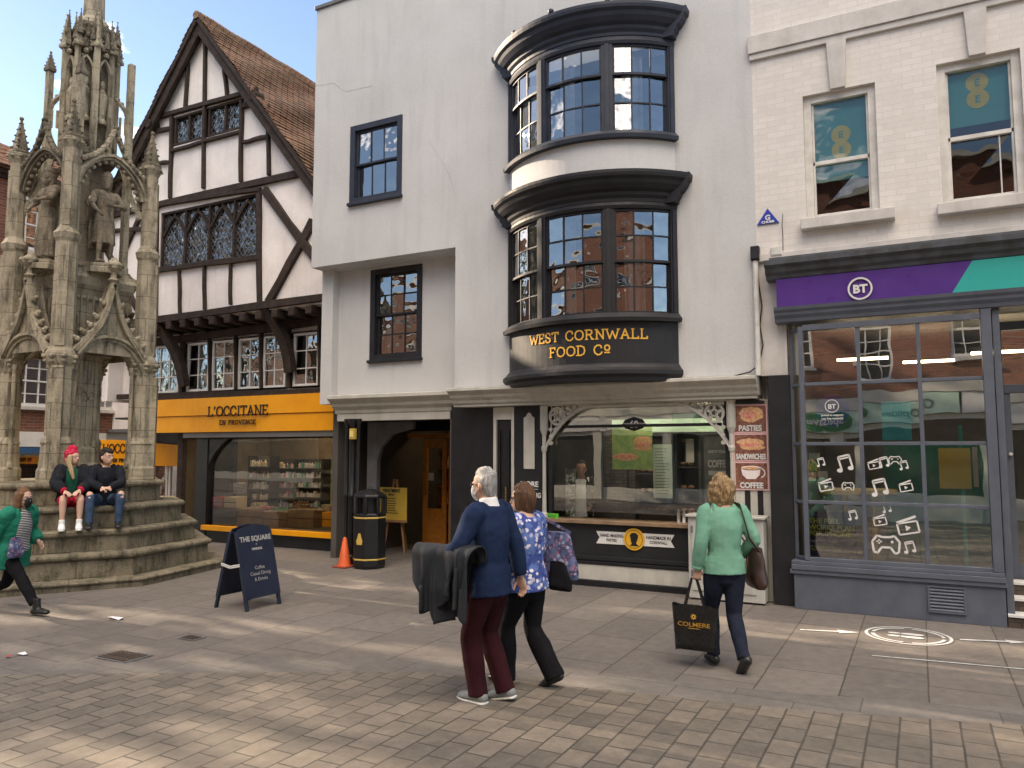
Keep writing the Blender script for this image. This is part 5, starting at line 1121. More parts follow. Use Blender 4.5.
# ================================================================== BRICK HOUSE BEHIND THE MONUMENT
XB=-19.0
M_rbrick=brickmat('old_red_brick',(.26,.085,.05),(.16,.055,.035),(.20,.17,.14),'yzx',.225,.075,.009,rough=.88,dirt=(.09,.05,.04),dirta=.5,bst=.5)
M_rbrick2=brickmat('red_brick_street',(.34,.12,.07),(.22,.075,.05),(.28,.24,.2),'xzy',.225,.075,.009,rough=.88,dirt=(.14,.08,.06),dirta=.4,bst=.5)
bh=thing('brick_house','red brick house with white sash windows and a clay tile roof, behind the stone monument','building',(XB,12,0))
# its wall runs away from the street: build in a frame where the wall faces -y, then turn it to face +x
MT=Matrix.Translation((XB,0,0))@Matrix.Rotation(R(90),4,'Z')     # local x -> world y ; local -y -> world +x
def tb(mb,nm,m_,par,**k): mb.xf(MT); return mb.build(nm,m_,par,**k)
wins=[(10.45,11.25,6.75,8.05),(11.75,12.45,6.75,8.05),(10.6,11.55,2.95,4.2),(12.4,13.3,2.95,4.2)]
m=MB(); m.wall(9.75,19,2.35,8.55,0,wins,.25); tb(m,'wall',M_rbrick,bh)
m=MB(); m.wall(9.75,19,0,1.75,0,[(9.9,12.6,.4,1.751)],.25); m.box(9.8,12.7,1.5,1.6,0,1.8); tb(m,'ground_floor_wall',M_rbrick,bh)
m=MB(); m.box(9.75,19,.1,.2,1.75,2.349); m.box(9.8,13.0,-.06,.099,1.98,2.34); tb(m,'pale_fascia',M_whitep,bh)
m=MB(); m.box(9.8,13.0,-.10,.1,1.82,1.96); tb(m,'blue_awning',mat('awning_blue',(.03,.10,.22),rough=.5),bh)
m=MB(); m.quad((9.9,.12,.4),(12.6,.12,.4),(12.6,.12,1.8),(9.9,.12,1.8)); tb(m,'shop_glass',GL_shop,bh)
m=MB(); m.box(11.1,11.3,.15,.2,1.55,1.75); tb(m,'red_sticker',MATS['red_paper'],bh)
for k,(a,b,c,d_) in enumerate(wins):
    f=MB(); fw=.08; y=.06; f.box(a,a+fw,y-.08,y+.06,c,d_).box(b-fw,b,y-.08,y+.06,c,d_).box(a+fw,b-fw,y-.08,y+.06,d_-fw,d_).box(a+fw,b-fw,y-.08,y+.06,c,c+fw)
    zc=(c+d_)/2; f.box(a+fw,b-fw,y-.03,y+.04,zc-.02,zc+.02)
    nc=3 
    for i in range(1,nc): x=a+(b-a)*i/nc; f.box(x-.014,x+.014,y-.02,y+.03,c+fw,zc-.02).box(x-.014,x+.014,y-.02,y+.03,zc+.02,d_-fw)
    for z in ((c+zc)/2,(d_+zc)/2):
        for i in range(nc): f.box(a+(b-a)*i/nc+(.014 if i else fw),a+(b-a)*(i+1)/nc-(.014 if i<2 else fw),y-.015,y+.025,z-.012,z+.012)
    F=tb(f,'window',M_whitep,bh); g=MB(); g.quad((a,y+.005,c),(b,y+.005,c),(b,y+.005,d_),(a,y+.005,d_)); tb(g,'pane',GL_up,F); s_=MB(); s_.box(a-.06,b+.06,-.09,.0,c-.08,c-.003); tb(s_,'sill',M_wstone,F)
m=MB(); m.box(9.7,19,-.18,.0,8.42,8.56).box(9.7,19,-.10,-.001,8.33,8.418); tb(m,'eaves_board',M_timber,bh)
M_rtile2=brickmat('clay_roof_tile_bright',(.36,.17,.10),(.22,.11,.07),(.06,.035,.025),'yzx',.17,.10,.012,rough=.9,dirt=(.20,.15,.10),dirta=.5,bst=1.0,dsc=2.5)
m=MB(); rows=6
for i in range(rows):
    o0,z0=-.3+i*.22,8.56+i*.165; vs=[]
    for k in range(26): 
        y=9.65+9.5*k/25; wv=.02*math.sin(k*1.9+i); vs+=[(y,o0,z0+wv),(y,o0,z0+.03+wv),(y,o0+.24,z0+.18+wv)]
    fs=[]
    for k in range(25): fs+=[(3*k,3*k+3,3*k+4,3*k+1),(3*k+1,3*k+4,3*k+5,3*k+2)]
    m.add(vs,fs)
tb(m,'roof',M_rtile2,bh)
m=MB(); m.prism([(-.28,8.53),(1.0,9.48),(1.2,9.52),(7.9,9.4),(7.9,8.53)],'x',9.70,19.1); tb(m,'roof_deck',M_rbrick,bh)
m=MB(); m.box(9.76,9.96,.26,7.5,0,8.5).box(18.8,19,.26,7.5,0,8.5).box(9.96,18.8,4,4.1,0,8.5); tb(m,'side_wall',M_rbrick,bh)
# tall leaning white-washed flank and brick return seen between the monument pillars
x0,x1=P(106,400,13.2)[0],P(131,400,13.2)[0]
fk=thing('white_flank_wall','narrow whitewashed wall strip between the brick house and the half-timbered house','wall',(x0,13.2,0)); MB().box(x0,x1+.3,13.2,13.4,2.45,4.6).build('wall',M_infill,fk); MB().box(x0-1.2,x1+.3,13.1,13.45,2.36,2.445).build('coping',M_lead,fk)
MB().box(P(84,400,13.3)[0],x0-.01,13.3,13.5,2.45,4.3).build('brick_strip',M_rbrick2,fk)
# ================================================================== PEOPLE
def V(*a): return Vector(a)
def cr(p0,p1,p2,p3,t): return .5*((2*p1)+(-p0+p2)*t+(2*p0-5*p1+4*p2-p3)*t*t+(-p0+3*p1-3*p2+p3)*t**3)
def chain(mb,pts,lat=(1,0,0),n=14,sub=3,round0=True,round1=True):
    """smooth elliptical tube: pts = [(point, ra, rb)], ra along 'lat', rb across"""
    pts=[(Vector(p),a,b) for p,a,b in pts]; S=[]
    for i in range(len(pts)-1):
        q=[pts[max(i-1,0)],pts[i],pts[i+1],pts[min(i+2,len(pts)-1)]]
        for k in range(sub):
            t=k/sub; S.append((cr(*[x[0] for x in q],t),max(.002,cr(*[x[1] for x in q],t)),max(.002,cr(*[x[2] for x in q],t))))
    S.append(pts[-1])
    T=[(S[min(i+1,len(S)-1)][0]-S[max(i-1,0)][0]).normalized() for i in range(len(S))]
    if round0:
        p,a,b=S[0]; t=T[0]; r=min(a,b); S=[(p-t*r*.92,a*.38,b*.38),(p-t*r*.6,a*.8,b*.8)]+S; T=[t,t]+T
    if round1:
        p,a,b=S[-1]; t=T[-1]; r=min(a,b); S=S+[(p+t*r*.6,a*.8,b*.8),(p+t*r*.92,a*.38,b*.38)]; T=T+[t,t]
    L_=Vector(lat); vs=[]
    for (p,a,b),t in zip(S,T):
        x=L_-t*L_.dot(t)
        if x.length<.1: x=t.orthogonal()
        x.normalize(); y=t.cross(x)
        vs+=[p+x*math.cos(u)*a+y*math.sin(u)*b for u in [2*pi*j/n for j in range(n)]]
    m=len(S); fs=[(i*n+j,i*n+(j+1)%n,(i+1)*n+(j+1)%n,(i+1)*n+j) for i in range(m-1) for j in range(n)]+[tuple(range(n-1,-1,-1)),tuple((m-1)*n+j for j in range(n))]
    mb.add(vs,fs)
def ik(a,c,l1,l2,pole):
    a=Vector(a);c=Vector(c);d=c-a;L_=min(d.length,(l1+l2)*.999); u=d.normalized(); x=(l1*l1-l2*l2+L_*L_)/(2*L_); h=math.sqrt(max(0,l1*l1-x*x))
    pl=Vector(pole); pl=(pl-u*pl.dot(u)).normalized(); return a+u*x+pl*h
def blend(mb,name,mt,parent,vox,MW_,wr=0,wf=14,wz=1.0,sm=1,origin=None,fold=0):
    """fuse the overlapping lofts of a figure into one continuous surface, then lay soft folds over it"""
    me=bpy.data.meshes.new('t'); me.from_pydata(mb.v,[],mb.f); ob=bpy.data.objects.new('t',me); col.objects.link(ob)
    r=ob.modifiers.new('r','REMESH'); r.mode='VOXEL'; r.voxel_size=vox
    s=ob.modifiers.new('s','SMOOTH'); s.iterations=sm; s.factor=.5
    dg=bpy.context.evaluated_depsgraph_get(); m2=bpy.data.meshes.new_from_object(ob.evaluated_get(dg)); bpy.data.objects.remove(ob); bpy.data.meshes.remove(me)
    m2.name=name
    if wr:
        ns=[v.normal.copy() for v in m2.vertices]
        for v,nn in zip(m2.vertices,ns):
            p=v.co; q=Vector((p.x*wf,p.y*wf,p.z*wf*wz)); d=noise.noise(q)+.5*noise.noise(q*2.1+Vector((3,1,7)))
            if fold: d+=fold*(1-abs(noise.noise(Vector((p.x*7,p.y*7,p.z*3+2))))*3)
            v.co=p+nn*d*wr
    m2.transform(MW_)
    o=bpy.data.objects.new(name,m2); col.objects.link(o); 
    org=ORG[parent.name] if parent is not None else Vector(origin)
    m2.transform(Matrix.Translation(-org)); o.parent=parent
    if parent is None: o.location=org
    ORG[o.name]=org
    m2.materials.clear()
    m2.materials.append(mt)
    for p in m2.polygons: p.use_smooth=True
    return o
def hand(mb,w,d,nrm,side,S=1.0,curl=.5,spread=1.0):
    """w wrist, d direction of the hand, nrm palm normal, side +1/-1 where the thumb leaves"""
    w=Vector(w); d=Vector(d).normalized(); nrm=Vector(nrm); nrm=(nrm-d*nrm.dot(d)).normalized(); s=d.cross(nrm).normalized()*side
    k=S
    chain(mb,[(w,.024*k,.020*k),(w+d*.03*k,.034*k,.017*k),(w+d*.075*k,.040*k,.015*k),(w+d*.095*k,.038*k,.013*k)],lat=s,n=10)
    for i,(o_,ln) in enumerate(((.030,.070),(.010,.080),(-.011,.074),(-.031,.058))):
        p=w+d*.088*k+s*o_*k*spread; a=curl*.55; pts=[(p-d*.02*k,.0095*k,.009*k),(p,.0092*k,.0088*k)]; dd=d
        for j in range(3):
            an=a*(j+.6); dd=(d*math.cos(an)+nrm*math.sin(an)); p=p+dd*ln*k/3; pts.append((p,.0085*k*(1-.08*j),.008*k*(1-.08*j)))
        chain(mb,pts,lat=s,n=7,sub=2)
    p=w+d*.028*k+s*.026*k; pts=[(p,.014*k,.013*k)]
    for j,(ds,dd_,dn) in enumerate(((.020,.024,.006),(.010,.026,.012),(.003,.022,.012))):
        p=p+s*ds*k+d*dd_*k+nrm*dn*k*(1+curl); pts.append((p,.0115*k*(1-.12*j),.0105*k*(1-.12*j)))
    chain(mb,pts,lat=nrm,n=7,sub=2)
def headframe(c,yaw,pitch,roll): return Matrix.Translation(c)@Matrix.Rotation(yaw,4,'Z')@Matrix.Rotation(pitch,4,'X')@Matrix.Rotation(roll,4,'Y')
HP=[(0,.026,.058,-.012),(.07,.042,.082,.020),(.18,.056,.090,.055),(.32,.066,.090,.082),(.48,.073,.087,.097),(.62,.077,.089,.104),(.78,.073,.080,.100),(.90,.054,.058,.078),(.98,.024,.026,.036)]
def head(mb,HM,k=1.0):
    h=.225*k; vs=[]; n=18
    for t,w_,f_,b_ in HP:
        for j in range(n):
            a=2*pi*j/n; x=math.cos(a)*w_*k; y=math.sin(a)*(f_ if math.sin(a)>0 else b_ if b_>0 else -b_*-1)*k
            if b_<0 and math.sin(a)<0: y=math.sin(a)*b_*k*1.0
            vs.append(HM@V(x,y,(t-.5)*h))
    m=len(HP); mb.add(vs,[(i*n+j,i*n+(j+1)%n,(i+1)*n+(j+1)%n,(i+1)*n+j) for i in range(m-1) for j in range(n)]+[tuple(range(n-1,-1,-1)),tuple((m-1)*n+j for j in range(n))])
    z=lambda t:(t-.5)*h
    R3=HM.to_3x3()
    chain(mb,[(HM@V(0,.080*k,z(.53)),.008*k,.010*k),(HM@V(0,.098*k,z(.42)),.011*k,.012*k),(HM@V(0,.102*k,z(.36)),.016*k,.012*k)],lat=R3@V(1,0,0),n=8)
    chain(mb,[(HM@V(-.022*k,.080*k,z(.235)),.006,.007),(HM@V(0,.089*k,z(.24)),.010*k,.008*k),(HM@V(.022*k,.080*k,z(.235)),.006,.007)],lat=R3@V(0,0,1),n=8)
    chain(mb,[(HM@V(-.05*k,.070*k,z(.58)),.008,.01),(HM@V(0,.084*k,z(.585)),.009*k,.012*k),(HM@V(.05*k,.070*k,z(.58)),.008,.01)],lat=R3@V(0,0,1),n=8)
    for s in (-1,1):
        chain(mb,[(HM@V(s*.074*k,-.008*k,z(.33)),.008*k,.012*k),(HM@V(s*.082*k,-.014*k,z(.43)),.009*k,.018*k),(HM@V(s*.080*k,-.014*k,z(.53)),.008*k,.015*k)],lat=R3@V(1,0,0),n=8)
M_eye=mat('eye_white',(.65,.62,.6),rough=.3); M_iris=mat('dark_iris',(.03,.02,.015),rough=.2); M_lip=mat('lips',(.42,.15,.13),rough=.5)
def face_bits(body,HM,MW_,k,browm,mouth=True):
    h=.225*k; z=lambda t:(t-.5)*h; e=MB(); ir=MB(); b=MB(); lp=MB()
    for s in (-1,1):
        e.ball(tuple(V(s*.031*k,.073*k,z(.50))),.0145*k,10,7,sx=1.15,sz=.8); ir.ball(tuple(V(s*.031*k,.0835*k,z(.50))),.0068*k,8,6)
        b.bar(V(s*.016*k,.092*k,z(.575)),V(s*.050*k,.080*k,z(.59)),.007*k,.007*k)
    lp.ball(tuple(V(0,.086*k,z(.235))),.012*k,10,6,sx=1.9,sz=.55)
    for mb,nm,mm in ((e,'eyes',M_eye),(ir,'irises',M_iris),(b,'eyebrows',browm))+(((lp,'lips',M_lip),) if mouth else ()):
        mb.xf(MW_@HM).build(nm,mm,body,smooth=True)
def skinmat(n,c): return mat(n,c,tuple(x*.9 for x in c),sc=8,rough=.55,bs=120,bst=.05,spec=.35)
SK_a=skinmat('skin_light',(.56,.33,.24)); SK_b=skinmat('skin_pale',(.60,.37,.28)); SK_c=skinmat('skin_tan',(.42,.23,.15))
def figure(label,loc,heading,H=1.7,pel=None,lean=(0,0),aL=None,aR=None,wL=None,wR=None,hd=(0,0,0),fem=False,kneeL=(0,1,0),kneeR=(0,1,0),elL=(-.4,-1,-.2),elR=(.4,-1,-.2),handL=None,handR=None,skin=SK_a,brow=None,footL=0,footR=0,toeL=0,toeR=0,group=None,wear=(),name='person',vox=.0075,headfwd=.02,mouth=True,face=True,stone=None,zoff=0):
    """local frame: x = the person's right, y = forward, z up, origin on the ground under the pelvis"""
    S=H/1.75; wd=.92 if fem else 1.0
    MW_=Matrix.Translation(loc)@Matrix.Rotation(heading,4,'Z')
    P0=Vector(pel) if pel else V(0,0,.93*S)
    up=V(lean[0],lean[1],1).normalized(); fr=V(0,1,0); 
    J={'pel':P0,'waist':P0+up*.13*S,'chest':P0+up*.33*S+V(0,.0,0),'sh':P0+up*.495*S,'nk':P0+up*.56*S}
    hc=P0+up*.60*S+V(0,headfwd+.02,0)+V(0,0,.10*S); k=S**.35*(.97 if fem else 1.0)
    HM=headframe(hc,*hd)
    shw=.185*S*(.90 if fem else 1.0); hpw=.088*S
    sL=J['sh']+V(-shw,0,.0); sR=J['sh']+V(shw,0,.0); la,lb=.285*S,.255*S; lt,ls=.428*S,.408*S
    wL=Vector(wL) if wL else sL+V(-.06,.04,-.52*S); wR=Vector(wR) if wR else sR+V(.06,.04,-.52*S)
    for nm_,w0,s0 in (('L',wL,sL),('R',wR,sR)):
        d=w0-s0
        if d.length>(la+lb)*.995: d=d*((la+lb)*.995/d.length)
        if nm_=='L': wL=s0+d
        else: wR=s0+d
    eL=ik(sL,wL,la,lb,elL); eR=ik(sR,wR,la,lb,elR)
    hL=P0+V(-hpw,0,-.03*S); hR=P0+V(hpw,0,-.03*S)
    aL=Vector(aL) if aL else V(-.10,0,.08*S); aR=Vector(aR) if aR else V(.10,0,.08*S)
    kL=ik(hL,aL,lt,ls,kneeL); kR=ik(hR,aR,lt,ls,kneeR)
    J.update(dict(sL=sL,sR=sR,eL=eL,eR=eR,wL=wL,wR=wR,hL=hL,hR=hR,kL=kL,kR=kR,aL=aL,aR=aR,up=up,S=S,hc=hc,HM=HM,k=k,wd=wd,fem=fem,MW=MW_))
    def toe(a,pitch,yaw): return V(math.sin(yaw)*math.cos(pitch),math.cos(yaw)*math.cos(pitch),-math.sin(pitch))
    J['fL']=toe(aL,footL,toeL); J['fR']=toe(aR,footR,toeR)
    b=MB()
    hipb=.165 if not fem else .17
    chain(b,[(P0-up*.07*S,.13*S,.10*S),(P0,hipb*S,.115*S),(J['waist'],.135*S*wd,.10*S),(J['chest']-up*.06*S,.155*S*wd,.115*S),(J['chest']+up*.05*S,.17*S*wd,.115*S),(J['sh']+up*.0*S,.155*S*wd,.085*S),(J['nk'],.065*S,.06*S)],sub=3,n=18)
    chain(b,[(J['nk']-up*.05*S,.062*S,.06*S),(J['nk']+V(0,.01,.03*S),.052*S,.054*S),(hc+V(0,-.01,-.06),.05*S,.055*S)],n=12)
    head(b,HM,k)
    for s0,e0,w0 in ((sL,eL,wL),(sR,eR,wR)):
        chain(b,[(s0+V(-s0.x+J['sh'].x,0,0)*.35,.06*S,.06*S),(s0,.058*S,.06*S),(s0.lerp(e0,.5),.047*S,.05*S),(e0,.038*S,.04*S),(e0.lerp(w0,.35),.039*S,.041*S),(w0,.025*S,.028*S)],n=12)
    for h0,k0,a0,f0 in ((hL,kL,aL,J['fL']),(hR,kR,aR,J['fR'])):
        chain(b,[(h0+V(0,0,.03),.085*S,.09*S),(h0.lerp(k0,.3),.083*S,.085*S),(h0.lerp(k0,.75),.058*S,.062*S),(k0,.052*S,.056*S),(k0.lerp(a0,.3),.053*S,.056*S),(k0.lerp(a0,.75),.036*S,.038*S),(a0,.034*S,.036*S)],n=12)
        chain(b,[(a0-f0*.045*S+V(0,0,-.035*S),.028*S,.028*S),(a0+f0*.05*S+V(0,0,-.035*S),.035*S,.026*S),(a0+f0*.14*S+V(0,0,-.05*S),.036*S,.018*S)],n=10)
    HL=handL or {}; HR=handR or {}
    dl=(wL-eL).normalized(); dr=(wR-eR).normalized()
    hand(b,wL,HL.get('d',dl),HL.get('n',(1,0,0)),HL.get('s',-1 if not 'n' in HL else HL.get('s',1)),S,HL.get('c',.5))
    hand(b,wR,HR.get('d',dr),HR.get('n',(-1,0,0)),HR.get('s',1),S,HR.get('c',.5))
    base=MW_@V(P0.x,P0.y,0); base.z=loc[2]
    body=blend(b,name,stone or skin,None,vox,MW_,origin=base,sm=1)
    if label: tag(body,label,'person',group)
    if face and not stone: face_bits(body,HM,MW_,k,brow or M_iris,mouth)
    for fn in wear: fn(body,J)
    return body,J
# ---- clothing pieces (each a fused garment that follows the joints)
def top(m,name='sweater',ex=.018,hem=-.05,sl=.97,puff=1.0,wr=.004,neck=True,flare=0,wf=12,fold=.25,cuff=None,open_=0):
    def f(body,J):
        S,up,wd=J['S'],J['up'],J['wd']; g=MB(); P0=J['pel']; e=ex
        a=[(P0+up*hem*S,(.182+flare)*S+e,(.124+flare*.8)*S+e),(P0+up*.05*S,(.172+flare*.6)*S+e,(.115+flare*.5)*S+e),(J['waist'],(.142+flare*.3)*S*wd+e,.110*S+e),(J['chest']-up*.06*S,.158*S*wd+e,.119*S+e),(J['chest']+up*.05*S,.172*S*wd+e,.119*S+e),(J['sh']+up*.01*S,.150*S*wd+e,.088*S+e),(J['nk']-up*.02*S,.07*S+e*.8,.068*S+e*.8)]
        chain(g,a,sub=3,n=20,round0=False,round1=False)
        for s0,e0,w0 in ((J['sL'],J['eL'],J['wL']),(J['sR'],J['eR'],J['wR'])):
            q=e0.lerp(w0,sl) if sl>0 else None
            pts=[(s0+V(-s0.x+J['sh'].x,0,0)*.4,(.062)*S+e,.062*S+e),(s0,(.060)*S+e,.064*S+e),(s0.lerp(e0,.5),(.050)*S*puff+e,.053*S*puff+e)]
            if sl>0: pts+=[(e0,.043*S*puff+e,.045*S*puff+e),(e0.lerp(w0,.5),.040*S*puff+e,.042*S*puff+e),(q,.030*S*puff+e*.8,.032*S*puff+e*.8)]
            chain(g,pts,n=14,round1=False)
        o=blend(g,name,m,body,.009,J['MW'],wr=wr,wf=wf,sm=2,fold=fold)
        if cuff:
            c=MB()
            for e0,w0 in ((J['eL'],J['wL']),(J['eR'],J['wR'])): chain(c,[(e0.lerp(w0,.90),.035*S*puff+e,.035*S*puff+e),(e0.lerp(w0,1.02),.031*S*puff+e,.031*S*puff+e)],n=14,round0=False,round1=False)
            blend(c,'cuff',cuff,o,.009,J['MW'],sm=1)
        return o
    return f
def legs(m,name='trousers',ex=.012,end=1.0,flare=1.0,wr=.004,rise=.0,knee=None,fold=.4):
    def f(body,J):
        S,up=J['S'],J['up']; g=MB(); P0=J['pel']; e=ex; hb=.165 if not J['fem'] else .17
        chain(g,[(P0-up*.08*S,.13*S+e,.105*S+e),(P0,hb*S+e,.118*S+e),(P0+up*rise*S,.15*S+e,.108*S+e)],n=18,round1=False)
        for h0,k0,a0 in ((J['hL'],J['kL'],J['aL']),(J['hR'],J['kR'],J['aR'])):
            q=k0.lerp(a0,end) if end>0 else None
            pts=[(h0+V(0,0,.03),.088*S+e,.095*S+e),(h0.lerp(k0,.3),.086*S+e,.089*S+e),(h0.lerp(k0,.75),.062*S+e,.066*S+e)]
            if end>0: pts+=[(k0,.055*S+e,.06*S+e),(k0.lerp(a0,.35*end),.055*S*(.5+.5*flare)+e,.058*S*(.5+.5*flare)+e),(k0.lerp(a0,.75*end),.043*S*flare+e,.046*S*flare+e),(q,.042*S*flare+e,.048*S*flare+e)]
            chain(g,pts,n=14,round1=False)
        o=blend(g,name,m,body,.009,J['MW'],wr=wr,wf=11,wz=.8,sm=2,fold=fold); return o
    return f
def shoes(m,sole=None,name='shoes',hi=0,ex=.010):
    def f(body,J):
        S=J['S']
        for a0,f0 in ((J['aL'],J['fL']),(J['aR'],J['fR'])):
            g=MB(); upv=V(0,0,1)-f0*f0.z; upv.normalize(); dn=-upv; c=a0
            chain(g,[(c-f0*.05*S+dn*.038*S,.032*S+ex,.034*S+ex),(c+f0*.04*S+dn*.038*S,.038*S+ex,.034*S+ex),(c+f0*.11*S+dn*.050*S,.042*S+ex,.025*S+ex),(c+f0*.165*S+dn*.056*S,.034*S+ex,.018*S+ex)],lat=f0.cross(upv),n=14)
            chain(g,[(c+dn*.03*S,.038*S+ex,.045*S+ex),(c+upv*(.02+hi)*S,.034*S+ex,.038*S+ex)],n=12,round1=False)
            o=blend(g,name[:-1] if name.endswith('s') and name!='shoes' else 'shoe',m,body,.007,J['MW'],sm=1)
            if sole:
                q=MB(); chain(q,[(c-f0*.075*S+dn*.076*S,.036*S+ex,.012),(c+f0*.05*S+dn*.078*S,.040*S+ex,.012),(c+f0*.13*S+dn*.078*S,.044*S+ex,.012),(c+f0*.19*S+dn*.074*S,.028*S+ex,.011)],lat=f0.cross(upv),n=14)
                blend(q,'sole',sole,o,.006,J['MW'],sm=1)
    return f
def hair(m,parts,wr=.006,wf=22,wz=.35,name='hair',vox=.008):
    """parts in head space, as a list of chains [(x,y,z),ra,rb] with z 0 at mid head"""
    def f(body,J):
        g=MB(); HM,k=J['HM'],J['k']
        for ch in parts: chain(g,[(HM@(Vector(p)*k),a*k,b*k) for p,a,b in ch],lat=HM.to_3x3()@V(1,0,0),n=16)
        blend(g,name,m,body,vox,J['MW'],wr=wr,wf=wf,wz=wz,sm=1)
    return f
def collar(m,h=.05,ex=.02,name='collar'):
    def f(body,J):
        S=J['S']; g=MB(); p=J['nk']; chain(g,[(p-J['up']*.03*S,.078*S+ex*.6,.076*S+ex*.6),(p+J['up']*.0*S+V(0,.0,0),.066*S+ex*.5,.066*S+ex*.5),(p+J['up']*h*S*.7+V(0,.004,0),.056*S+ex*.5,.058*S+ex*.5)],n=16,round0=False,round1=False)
        blend(g,name,m,body,.007,J['MW'],sm=1)
    return f
def cloth(name,c1,c2=None,sc=6,rough=.9,**k): return mat(name,c1,c2,sc=sc,rough=rough,bs=k.pop('bs',160),bst=k.pop('bst',.2),spec=.12,sheen=0,**k)
def hairmat(name,c1,c2,c3=None):
    m,nt,o=newmat(name); p=pbsdf(nt,o,.55,.35); v=coords(nt,scale=(1,1,.10)); s_=noi(nt,v,75,4,.7)
    c=mixc(nt,ramp(nt,s_,.38,.62),c1,c2); c=mixc(nt,ramp(nt,noi(nt,coords(nt),14,3),.45,.7,(0,0,0),(.5,.5,.5)),c,tuple(x*.5 for x in c2)); L(nt,c,p.inputs['Base Color']); L(nt,bump(nt,s_,1.0,.012),p.inputs['Normal']); return m
def floral(name,base,cols,sc=16,rough=.85):
    m,nt,o=newmat(name); p=pbsdf(nt,o,rough,.2); v=coords(nt); c=None
    w=N(nt,'ShaderNodeTexNoise',Scale=9.0); L(nt,v,w.inputs['Vector'])
    vm=nt.nodes.new('ShaderNodeVectorMath'); vm.operation='MULTIPLY_ADD'; L(nt,w.outputs['Color'],vm.inputs[0]); vm.inputs[1].default_value=(.06,.06,.06); L(nt,v,vm.inputs[2])
    c=mixc(nt,ramp(nt,noi(nt,vm.outputs[0],sc*.8,2),.45,.55),base,cols[0])
    for i,cc in enumerate(cols[1:]):
        vo=N(nt,'ShaderNodeTexVoronoi',Scale=sc*(1+.35*i)); L(nt,vm.outputs[0],vo.inputs['Vector'])
        c=mixc(nt,ramp(nt,vo.outputs['Distance'],.22+.04*i,.36,(1,1,1),(0,0,0)),c,cc)
    L(nt,c,p.inputs['Base Color']); return m
# ================================================================== STONE MONUMENT (open gothic cross on octagonal steps)
def stonemat(name,c1,c2,moss,lich,sc=2.2):
    m,nt,o=newmat(name); p=pbsdf(nt,o,.92,.2); v=coords(nt,world=True)
    c=mixc(nt,ramp(nt,noi(nt,v,sc,6,.65),.36,.64),c1,c2)
    st=noi(nt,coords(nt,world=True,scale=(1,1,.22)),7,5,.7); c=mixc(nt,ramp(nt,st,.48,.68,(0,0,0),(.8,.8,.8)),c,(.045,.042,.034))
    c=mixc(nt,ramp(nt,noi(nt,v,3.6,5,.7),.54,.70,(0,0,0),(.75,.75,.75)),c,moss)
    c=mixc(nt,ramp(nt,noi(nt,v,19,3,.6),.62,.70,(0,0,0),(.6,.6,.6)),c,lich)
    jb=nt.nodes.new('ShaderNodeTexBrick'); L(nt,coords(nt,'xzy',world=True),jb.inputs['Vector'])
    for k_,x_ in (('Scale',1),('Brick Width',.9),('Row Height',.37),('Mortar Size',.006),('Mortar Smooth',.2)): jb.inputs[k_].default_value=x_
    c=mixc(nt,ramp(nt,jb.outputs['Fac'],.2,.8,(0,0,0),(.55,.55,.55)),c,(.05,.045,.035))
    c=mixc(nt,.5,c,ramp(nt,noi(nt,v,60,4,.7),.25,.75,(.5,.5,.5),(1.4,1.4,1.4)),'MULTIPLY')
    L(nt,c,p.inputs['Base Color']); b=bump(nt,noi(nt,v,20,7,.8),1.0,.035); b=bump(nt,noi(nt,v,110,3,.7),.4,.006,b); L(nt,b,p.inputs['Normal']); return m
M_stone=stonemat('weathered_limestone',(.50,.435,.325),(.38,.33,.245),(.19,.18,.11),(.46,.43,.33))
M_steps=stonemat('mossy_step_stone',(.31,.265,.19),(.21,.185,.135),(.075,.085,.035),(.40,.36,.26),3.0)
M_darkst=stonemat('blackened_shaded_limestone',(.27,.23,.17),(.17,.15,.115),(.07,.07,.045),(.30,.27,.2),4)
CXM,CYM=-12.07,7.72
mo=thing('stone_monument','tall weathered gothic stone cross with pinnacles and statues on octagonal steps','monument',(CXM,CYM,0))
tiers=[(2.43,.0,.13),(2.19,.13,.47),(1.97,.47,.77),(1.75,.77,1.09),(1.42,1.09,1.42)]
rot=R(-10); rr=random.Random(11)
def octp(r,z,k,per=1):
    a=rot+pi/4*k; return V(CXM+r*math.cos(a),CYM+r*math.sin(a),z)
